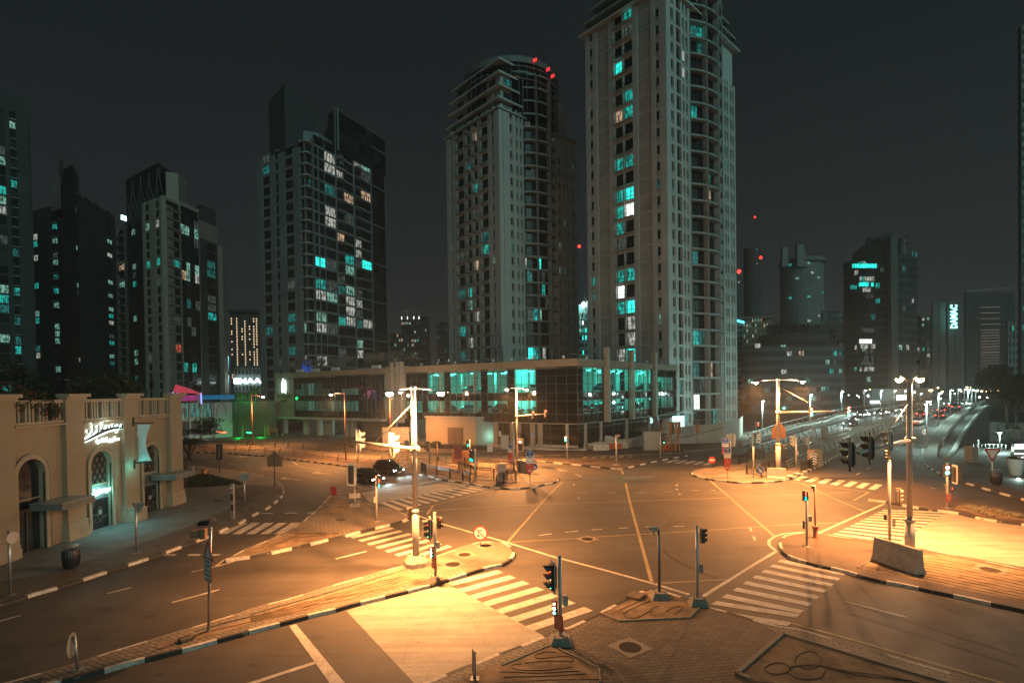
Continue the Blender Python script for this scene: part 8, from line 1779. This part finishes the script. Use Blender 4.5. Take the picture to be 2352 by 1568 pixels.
# far side ground continuation of the road and the distant overpass
far = MB();p = [GB(q_) for q_ in (z4(1760,676),z12(930,322))];z_ = 4.45
f0,f1 = p[0],p[1];dirv = Vector((.66,.75,0));far.poly([(f0.x - 6,f0.y - 4,z_),(f1.x + 6,f1.y - 4,z_),(f1.x + dirv.x * 260 + 30,f1.y + dirv.y * 260,z_),(f0.x + dirv.x * 260 - 60,f0.y + dirv.y * 260 + 30,z_)],M_ASPH2);tag(far.build('far_road'),kind='structure')
ov = Bld('overpass','long low overpass crossing far beyond the bridge',D((2200,905),330));a_,b_ = D((2105,905),330),D((2300,906),330)
ov.B('deck').box((a_ + b_) / 2,((b_ - a_).length,10,1.6),M_CPALE,b_ - a_);ov.B('deck').box((a_ + b_) / 2 + Vector((0,-5,1.3)),((b_ - a_).length,.4,1.0),M_CPALE,b_ - a_)
for i in range(6): q = MB();p = a_.lerp(b_,(i + .5) / 6);q.box((p.x,p.y,p.z / 2 - .4),(1.6,2,p.z - .8),M_CPALE);ov.part('pier',q,1)
ov.done()
# ================================================================ vehicles
M_TYRE = mat('tyre',(.02,.02,.02),.8,var=0);M_RIM = mat('rim',(.35,.35,.35),.35,.8,var=0);M_CGL = mat('car_glass',(.01,.012,.014),.05,var=0,spec=.9)
M_HL = em('headlight_on',(.86,1,.98),45);M_TL = em('tail_light_on',(1,.05,.02),9);M_HLO = mat('headlight_off',(.5,.5,.5),.2,var=0);M_TLO = mat('tail_light_off',(.25,.02,.02),.3,var=0)
PAINT = {'k': mat('paint_black',(.010,.010,.012),.18,.3,var=0,spec=.8),'w': mat('paint_white',(.62,.62,.60),.25,var=0),'s': mat('paint_silver',(.35,.36,.36),.25,.6,var=0),'b': mat('paint_blue',(.03,.06,.12),.2,.3,var=0)}
def car(label,p,ang,paint='k',suv=False,lights='',z=None,group='parked and waiting cars',hp=0):
 """x forward; body and cabin lofted through cross sections"""
 m = PAINT[paint];root = empty('car',label,'car',p,math.radians(ang),group);H = 1.68 if suv else 1.43;bl = .98 if suv else .86;L2 = 2.35
 st = [(-L2,.62,.45,bl - .22),(-L2 + .12,.82,.30,bl - .02),(-1.9,.90,.24,bl + .04),(-1.2,.93,.22,bl + .03),(0,.94,.21,bl),(.9,.93,.21,bl - .01),(1.25,.92,.22,bl - .04),(1.85,.88,.24,bl - .14),(L2 - .12,.78,.28,bl - .26),(L2,.60,.40,bl - .36)]
 b = MB();R_ = []
 for x,w_,z0_,z1_ in st: R_.append([(x,-w_ * .8,z0_),(x,-w_,z0_ + .14),(x,-w_ * 1.0,(z0_ + z1_) / 2),(x,-w_ * .93,z1_ - .05),(x,-w_ * .78,z1_ + .02),(x,0,z1_ + .05),(x,w_ * .78,z1_ + .02),(x,w_ * .93,z1_ - .05),(x,w_,(z0_ + z1_) / 2),(x,w_,z0_ + .14),(x,w_ * .8,z0_)])
 def loft(b,R_,mt,closed=True):
  n = len(R_[0]);i0 = len(b.v);[b.v.extend(r) for r in R_];k = b.mi(mt)
  for i in range(len(R_) - 1):
   for j in range(n - (0 if closed else 1)): j2 = (j + 1) % n;b.f.append((i0 + i * n + j,i0 + (i + 1) * n + j,i0 + (i + 1) * n + j2,i0 + i * n + j2));b.m.append(k);b.sm.append(True)
  b.f.append(tuple(i0 + j for j in range(n)));b.m.append(k);b.sm.append(False);e = i0 + (len(R_) - 1) * n;b.f.append(tuple(e + j for j in range(n))[::-1]);b.m.append(k);b.sm.append(False)
 loft(b,R_,m);b.build('body',root)
 rx = -1.95 if suv else -1.55;cb_ = [(rx - .15,.74,bl),(rx + .35,.72,H - .12),(-.6,.70,H),(.1,.69,H - .02),(.55,.68,H - .14),(1.2,.78,bl - .03)];b = MB()
 loft(b,[[(x,-.80,bl - .05),(x,-w_,min(z,H) - .10 if z > bl + .1 else bl),(x,-w_ * .82,z),(x,w_ * .82,z),(x,w_,min(z,H) - .10 if z > bl + .1 else bl),(x,.80,bl - .05)] for x,w_,z in cb_],M_CGL);b.build('windows',root)
 b = MB();b.extrude([(rx + .32,-.58,H - .105),(-.6,-.6,H + .012),(.12,-.58,H - .005),(.5,-.55,H - .11),(.5,.55,H - .11),(.12,.58,H - .005),(-.6,.6,H + .012),(rx + .32,.58,H - .105)],(0,0,.018),m);b.build('roof',root)
 for sx in (-1.42,1.42):
  for sy in (-.86,.86):
   q = MB();q.lathe((sx,sy - .1,.33),[(.25,-.005),(.33,.0),(.335,.1),(.33,.2),(.25,.205)],M_TYRE,18,(0,1,0));wh_ = q.build('wheel',root);q = MB();q.lathe((sx,sy - .11 if sy < 0 else sy + .10,.33),[(.2,0),(.21,.012)],M_RIM,12,(0,1,0));q.build('rim',wh_)
 for sy in (-1,1):
  q = MB();q.box((L2 - .12,sy * .60,bl - .36),(.14,.30,.13),M_HL if 'h' in lights else M_HLO,(1,sy * .35,0));q.build('headlight',root)
  q = MB();q.box((-L2 + .06,sy * .66,bl - .14),(.10,.26,.15),M_TL if 't' in lights else M_TLO,(1,-sy * .3,0));q.build('tail_light',root)
  q = MB();q.box((.75,sy * 1.0,bl + .08),(.12,.2,.13),m);q.build('mirror',root)
  if hp and 'h' in lights:
   l_ = point_light('headlight_beam',(L2 + .1,sy * .6,bl - .35),hp,(.80,1,.98),root,.06,'SPOT',70);l_.rotation_euler = Vector((-1,0,.10)).to_track_quat('Z','Y').to_euler()
 if 't' in lights and hp: point_light('tail_glow',(-L2 - .25,0,.7),hp * .12,(1,.06,.02),root,.4)
 q = MB();q.box((L2 - .02,0,.48),(.06,.9,.2),M_SBK);q.box((L2 + .012,0,.38),(.02,.5,.11),M_SWHT);q.build('grille',root)
 q = MB();q.box((-L2 - .005,0,.55),(.03,.5,.11),M_SWHT);q.build('number_plate',root)
 return root
def heading(a,b_): d = b_ - a;return math.degrees(math.atan2(d.y,d.x))
hd = heading(G(z10(1750,590)),G(z10(2180,665))) - 3;dv = V2(hd)
p = G(z9(652,525));c1 = car('black suv waiting at the stop line with bright headlights',p - dv * 2.4,hd,'k',True,'h',hp=900)
p = G(z9(436,612));c2 = car('black saloon waiting at the stop line beside the suv, headlights on',p - dv * 2.4,hd,'k',False,'h',hp=900)
# traffic: the cars themselves, at rest with their lamps on, where the photograph shows traffic moving
TG = 'moving traffic'
def oncurve(A_,B_,t_,s_): a = resample([GB(p) for p in A_],n=101);c = resample([GB(p) for p in B_],n=101);i = int(s_ * 99);p,q_ = a[i].lerp(c[i],t_),a[i + 1].lerp(c[i + 1],t_);return p,heading(p,q_)
for i_,(s_,t_,pc) in enumerate(((.50,.5,'w'),(.60,.82,'k'),(.68,.2,'b'),(.76,.5,'k'),(.83,.8,'s'),(.90,.3,'k'),(.96,.6,'w'))):
 p,a = oncurve(K2[2:],RE[2:],t_,s_);car(('nearest','second','third','fourth','fifth','sixth','farthest')[i_] + ' car driving away up the bridge, red tail lights lit',p + Vector((0,0,.02)),a,pc,i_ % 2 == 0,'t',group=TG,hp=120 if i_ < 4 else 0)
for i_,(s_,t_,pc) in enumerate(((.52,.2,'k'),(.60,.82,'s'),(.68,.5,'k'),(.76,.2,'w'),(.84,.8,'k'),(.91,.5,'s'),(.97,.2,'w'))):
 p,a = oncurve(MED1,BAR,t_,s_);car(('nearest','second','third','fourth','fifth','sixth','farthest')[i_] + ' car coming down the bridge with white headlights',p + Vector((0,0,.02)),a + 180,pc,i_ % 2 == 1,'h',group=TG,hp=700 if i_ < 4 else 0)
for i_,(AA,BB,n_,x_,z_) in enumerate([(PL,PC,np_,x,5.92) for x in (1003,1052,1094,1130,1150,1215)] + [(PD,PE,nr_,x,5.92) for x in (1352,1375,1402,1425,1462,1484,1520)] + [(PL,PC,np_,x,9.67) for x in (1060,1208)] + [(PD,PE,nr_,x,9.67) for x in (1420,1515)]):
 p = AA + (BB - AA) * hitx(AA,BB,x_) - n_ * 3.4;p.z = z_;u_ = (BB - AA)
 car('car parked on the %s floor, number %d along the %s glass front' % ('upper' if z_ > 9 else 'lower',(i_ if i_ < 6 else i_ - 6 if i_ < 13 else (i_ - 13) % 2) + 1,'left' if AA is PL else 'right'),p,math.degrees(math.atan2(u_.y,u_.x)) + 68,'kswb'[i_ % 4],i_ % 3 == 0,group='cars in the car park')
# ================================================================ small things on the ground
def manhole(p,r,label,sq=None):
 root = empty('manhole_cover',label,'manhole cover',p,0,'manhole covers');m = mat('cast_iron',(.075,.06,.048),.55,.5,var=.3,scale=8);b = MB();b.lathe((0,0,0),[(r,0),(r,.012)],m,28)
 for i in range(-5,6):
  w_ = math.sqrt(max(0,1 - (i / 6) ** 2)) * r * .92;b.box((0,i * r / 6,.016),(2 * w_,r * .05,.008),m)
 b.build('cover',root);k = MB();s_ = r * 1.45;k.face([(-s_,-s_,.003),(s_,-s_,.003),(s_,s_,.003),(-s_,s_,.003)],M_KG);k.build('collar',root);root.rotation_euler = (0,0,sq or .6);return root
for zf,x,y,r,z_,lb in ((z7,1115,1258,.42,.156,'round manhole cover in the middle of the near brick pavement'),(z6,1740,548,.42,.160,'manhole cover nearest the refuge signal pole'),(z6,1842,466,.38,.160,'manhole cover in the middle of the refuge nose'),(z6,2020,390,.36,.160,'manhole cover under the no u turn sign'),(z7,748,331,.40,.008,'manhole cover in the asphalt below the curve'),(z8,2060,595,.45,.160,'manhole cover in the sand of the right refuge'),(z10,2095,1112,.42,.156,'manhole cover on the triangular island'),(z10,655,892,.45,.156,'manhole cover near the shop end'),(z10,520,1115,.45,.16,'manhole cover in the border strip of the shop pavement'),(z9,1812,622,.40,.16,'manhole cover below the pinkish cabinet'),(z3,330,0,0,0,'')):
 if r: manhole(G(zf(x,y),z_ + .002),r,lb)
for zf,x,y,w_,lb in ((z7,1165,830,.8,'square raised utility cover at the sand bed kerb'),(z5,1595,1200,.45,'small sunken valve box in the long median')):
 p = G(zf(x,y),.16);r_ = blk('utility_cover',lb,'utility cover',p,(w_,w_ * .8,.12),mat('cover_brown',(.13,.10,.08),.8,var=.3),.9,None);
M_HOSE = mat('irrigation_hose',(.018,.015,.013),.6,var=0)
def smooth(P,k=6):
 o = []
 for i in range(len(P) - 1):
  p0,p1,p2,p3 = P[max(i - 1,0)],P[i],P[i + 1],P[min(i + 2,len(P) - 1)]
  for j in range(k): t = j / k;o.append(.5 * ((2 * p1) + (p2 - p0) * t + (2 * p0 - 5 * p1 + 4 * p2 - p3) * t * t + (3 * p1 - p0 - 3 * p2 + p3) * t ** 3))
 return o + [P[-1]]
def hose(pts,label,z=.175,r=.011,wob=.03):
 P = resample(smooth([G(p,z) for p in pts]),step=.13);f_ = random.uniform(.35,.6);Q = [p + Vector((wob * math.sin(i * f_),wob * math.sin(i * f_ * .7 + 1),0)) for i,p in enumerate(P)];b = MB();b.tube(Q,r,M_HOSE,5);tag(b.build('irrigation_hose'),label,'hose','irrigation hoses')
HB = [z6(x,y) for x,y in ((0,1000),(340,905),(700,808),(1000,722),(1300,640))];HT = [z6(x,y) for x,y in ((0,1052),(400,958),(800,860),(1200,755),(1470,680))]
for i in range(5): t_ = (i + .5) / 5;hose([(a[0] + (b_[0] - a[0]) * t_,a[1] + (b_[1] - a[1]) * t_) for a,b_ in zip(HB,HT)],'long dark drip hose in the central median sand, row %d from the far kerb' % (i + 1),wob=.05)
HB = [z8(x,y) for x,y in ((1120,525),(1500,480),(2000,565),(2500,660))];HT = [z8(x,y) for x,y in ((1080,600),(1500,680),(2000,790),(2500,900))]
for i in range(9): t_ = (i + .6) / 9;hose([(a[0] + (b_[0] - a[0]) * t_,a[1] + (b_[1] - a[1]) * t_) for a,b_ in zip(HB,HT)],'dark drip hose in the right refuge sand, row %d from the pale road' % (i + 1),wob=.05)
def loopx(zf,cx,cy,rx,ry,a0=0,a1=360,n=24): return [zf(cx + rx * math.cos(math.radians(lerp(a0,a1,i / n))),cy + ry * math.sin(math.radians(lerp(a0,a1,i / n)))) for i in range(n + 1)]
for pts,lb in ((L(z7,(1020,945),(1100,905),(1180,870),(1245,815),(1300,795),(1335,805)),'dark hose running under the utility cover in the near sand bed'),(L(z7,(1290,860),(1150,920),(1065,965),(1075,1000),(1180,1005),(1290,945),(1300,930)),'long looped hose in the near triangular sand bed'),(L(z7,(1370,905),(1300,930),(1295,970),(1350,990)),'short curled hose right of the loop'),(L(z7,(1415,960),(1470,925),(1550,905),(1560,930),(1495,975)),'thin curled hose near the footing'),
               (L(z7,(480,1305),(380,1300),(305,1325),(330,1350),(480,1340),(600,1342),(645,1365),(615,1385)),'looped hose in the bottom sand bed'),(L(z7,(620,1385),(400,1375),(215,1390)),'upper straight hose in the bottom sand bed'),(L(z7,(620,1430),(380,1455),(150,1445),(95,1410),(180,1400)),'curved hose in the bottom sand bed'),(L(z7,(0,1470),(300,1475),(690,1465)),'long hose across the bottom sand bed'),(L(z7,(30,1520),(400,1500),(740,1490)),'lowest hose of the bottom sand bed'),
               (loopx(z8,500,1370,115,75,20,380) + L(z8,(640,1430),(900,1490),(1200,1530),(1500,1570)),'large looped hose in the dark bottom right bed'),(loopx(z8,235,1440,105,50) + L(z8,(400,1420),(640,1415)),'left loop of hose in the dark bottom right bed'),(L(z8,(340,1450),(420,1415),(620,1410),(830,1460),(1100,1500),(1400,1545)),'hose bundle strand in the dark bottom right bed'),(L(z8,(320,1470),(420,1530),(600,1520),(650,1440)),'lower loop of hose in the dark bottom right bed'),
               (L(z10,(1080,1450),(1300,1410),(1450,1350),(1600,1290),(1900,1275)),'dark hose in the slip road island sand'),(L(z10,(1250,1425),(1500,1340),(1700,1310),(2000,1280)),'second dark hose in the slip road island sand'),(L(z10,(1150,1440),(1330,1320),(1480,1265),(2060,1270)),'long hose along the slip road island sand'),(L(z10,(1900,1040),(2050,960),(2200,955)),'hose in the upper soil of the slip road island'),(L(z5,(1672,1178),(1690,1150),(1850,1110),(2196,1030)),'hose following the rim of the median sand bed')):
 hose(pts,lb)
# ================================================================ east pavement, promenade and far lights
def pot(p,r,label):
 root = empty('large_planter',label,'planter',p,0,'large conical planters');b = MB();b.lathe((0,0,0),[(r * .5,0),(r * .62,.1),(r * .95,r * 1.9),(r * 1.05,r * 2.0),(r * 1.05,r * 2.2),(r * .9,r * 2.2)],mat('planter_stone',(.40,.38,.34),.8,var=.15),24);b.build('pot',root);b = MB();leafball(b,(0,0,r * 2.25),r * .85,420,M_LEAFD,.1,.3);b.build('plants',root)
for x,y,r,lb in ((2334,1091,.82,'large conical planter nearest the corner on the lit steps'),(2334,1009,.85,'large conical planter farther back on the lit steps')): pot(G((x,y),.15),r,lb)
M_SL = em('step_light',(.95,1,.92),5)
for i_,y in enumerate((726,745,767,826,866)): p = G(z12(1225,y + 26),.15);q = MB();q.box(p + Vector((1.5,0,.28)),(4.4,.5,.5),M_CPALE);q.box(p + Vector((1.5,-.27,.45)),(4.2,.05,.12),M_SL);tag(q.build('lit_step'),'stone step with a white light strip, number %d from the back' % (i_ + 1),'lit step','lit steps at the right edge')
p = G(z12(1240,1090),.15);q = MB();q.lathe(p,[(.12,0),(.1,.12)],M_LEDL,10);tag(q.build('ground_light'),'bright white ground light below the big planter','ground light');point_light('ground_glow',p + Vector((0,0,.4)),120,LEDC,q and bpy.data.objects['ground_light'],.1)
p = G(z12(745,905),.15);blk('stone_pillar','tan stone pillar at the end of the canal railing','pillar',p,(.95,.95,1.9),M_BEI,.3,cap=M_CPALE)
q = MB();a_,c_ = G(z12(770,800),0),G(z12(1105,800),0)
for i in range(9): p = a_.lerp(c_,i / 8);q.tube([p,p + Vector((0,0,1.1))],.04,M_STEEL,5)
for z_ in (.5,1.1): q.tube([a_ + Vector((0,0,z_)),c_ + Vector((0,0,z_))],.03,M_STEEL,5)
tag(q.build('quay_railing'),'thin steel railing along the quay right of the bridge','railing')
p = G(z12(1041,805),0);led(D(z12(1043,605),p.y),p,'white promenade lamp by the canal railing',3500,r=.07)
bd = MB();p = D(z12(820,770),82);root = empty('marker_bollard','small striped bollard at the quay railing','bollard',(p.x,p.y,0));b = MB();b.tube([(0,0,0),(0,0,1.5)],.1,M_SWHT,8);b.build('post',root);b = MB();b.lathe((0,0,.5),[(.11,0),(.11,.25)],M_SRED,8);b.build('band',root)
p = XY(2313,118);tree('tree','dark leafy tree at the right edge beyond the bridge walk',p,12.5,5.0,M_LEAFD,12000,.26,1.0,None,21,0);p = XY(2335,100);tree('tree','second dark tree cut by the right edge',p,9.5,3.6,M_LEAFD,3000,.25,.85,None,22,0)
gt = MB();A_ = [G(p,.16) for p in L(z12,(630,1375),(800,1372),(1296,1490),(1296,1515),(900,1475))]
for i in range(70):
 a,b_,c_ = random.choice(((0,1,4),(1,2,3),(1,3,4)));r1,r2 = random.random() ** .5,random.random();p = A_[a] * (1 - r1) + A_[b_] * (r1 * (1 - r2)) + A_[c_] * (r1 * r2)
 for k in range(7): an = k * .9 + random.random();d = Vector((math.cos(an),math.sin(an),0));gt.face([p + d.cross(Vector((0,0,1))) * .03,p - d.cross(Vector((0,0,1))) * .03,p + d * .22 + Vector((0,0,.28))],mat('yucca_leaf',(.30,.30,.20),.7))
tag(gt.build('low_plants'),'rows of small spiky plants in the soil bed by the east crossing','plants',kind='stuff')
hg = MB();leafball(hg,(0,0,.6),1.0,900,M_LEAFD,.12,.6);r_ = empty('shrub','dark rounded shrub beside the plant room','shrub',G(z9(1030,235),.15));hg.build('foliage',r_)
hg = MB();a_,c_ = G(z9(840,240),.15),G(z9(1560,262),.15)
for i in range(26): leafball(hg,a_.lerp(c_,i / 25) + Vector((0,1.2,.35)),.9,120,M_LEAFD,.1,.5)
tag(hg.build('hedge'),'low dark hedge along the foot of the plant room','hedge',kind='stuff')
SODS = em('far_sodium_lamp',(1,.62,.25),30);GRS = em('far_green_signal',(0,1,.45),25)
for i_,(x,y,Y,m_,r) in enumerate(((322,167,150,SODS,.45),(397,135,210,SODS,.3),(855,172,230,SODS,.4),(905,172,260,SODS,.25),(960,168,250,SODS,.35),(1012,102,240,SODS,.4),(440,178,190,SODS,.35),(700,130,240,SODS,.4),(640,172,230,SODS,.3),(1022,165,250,SODS,.35))):
 p = D(z12(x,y),Y);root = empty('far_street_lamp','distant orange street lamp, number %d along the far road' % (i_ + 1),'street lamp',(p.x,p.y,4.4),0,'distant orange lamps');q = MB();q.tube([(0,0,0),(0,0,p.z - 4.4)],.12,M_DSTEEL,5);q.build('pole',root);q = MB();q.lathe((0,0,p.z - 4.4),[(r * .6,0),(r,r * .4),(r * .6,r * .8)],m_,8);q.build('lens',root)
for i_,(x,y) in enumerate(((780,262),(808,262),(886,266),(973,268))):
 p = D(z12(x,y),235);q = MB();q.lathe(p,[(.4,0),(.45,.4),(.3,.8)],GRS,8);tag(q.build('far_signal_light'),'distant green signal light, number %d from the left' % (i_ + 1),'signal light','distant green signals')
q = MB();p = D((2060,912),215);q.box(p,(24,6,7),M_FAR);tag(q.build('far_hall'),'low pale hall with white signs behind the bridge','hall');M_WS = em('far_white_sign',(.7,1,.98),5)
for x,y,w_,h_,lb in ((2075,913,15,11,'large white lit sign on the low hall'),(2009,923,10,6,'small white teal sign left of the low hall')):
 q = MB();p = D((x,y),205);q.box(p,(w_ * 2 * .167,.3,h_ * .167),M_WS);tag(q.build('far_sign'),lb,'sign')
random.seed(5);cl = MB()
for i in range(90):
 x = random.uniform(1700,2330);y = random.gauss(905,9) if x > 1900 else random.uniform(905,945);Y = random.uniform(190,240);p = D((x,y),Y);s_ = random.uniform(.12,.3);cl.box(p,(s_,s_,s_),random.choice((SODS,M_LEDL,LT['w'],LT['t'])))
tag(cl.build('city_lights'),'scatter of tiny far shop and boat lights along the water','city lights',kind='stuff')
# ================================================================ night air
hz_ = bpy.data.materials.new('night_air');hz_.use_nodes = True;t_ = hz_.node_tree;t_.nodes.clear()
o_ = t_.nodes.new('ShaderNodeOutputMaterial');v_ = t_.nodes.new('ShaderNodeVolumePrincipled');v_.inputs['Density'].default_value = .00058;v_.inputs['Color'].default_value = (.72,.80,.84,1);v_.inputs['Anisotropy'].default_value = .55
t_.links.new(v_.outputs[0],o_.inputs['Volume']);hb = MB();hb.box((0,0,106),(2600,2600,222),hz_);o_ = hb.build('haze');tag(o_,'thin night haze over the whole junction and city','haze',kind='stuff')
SC.cycles.volume_bounces = 0
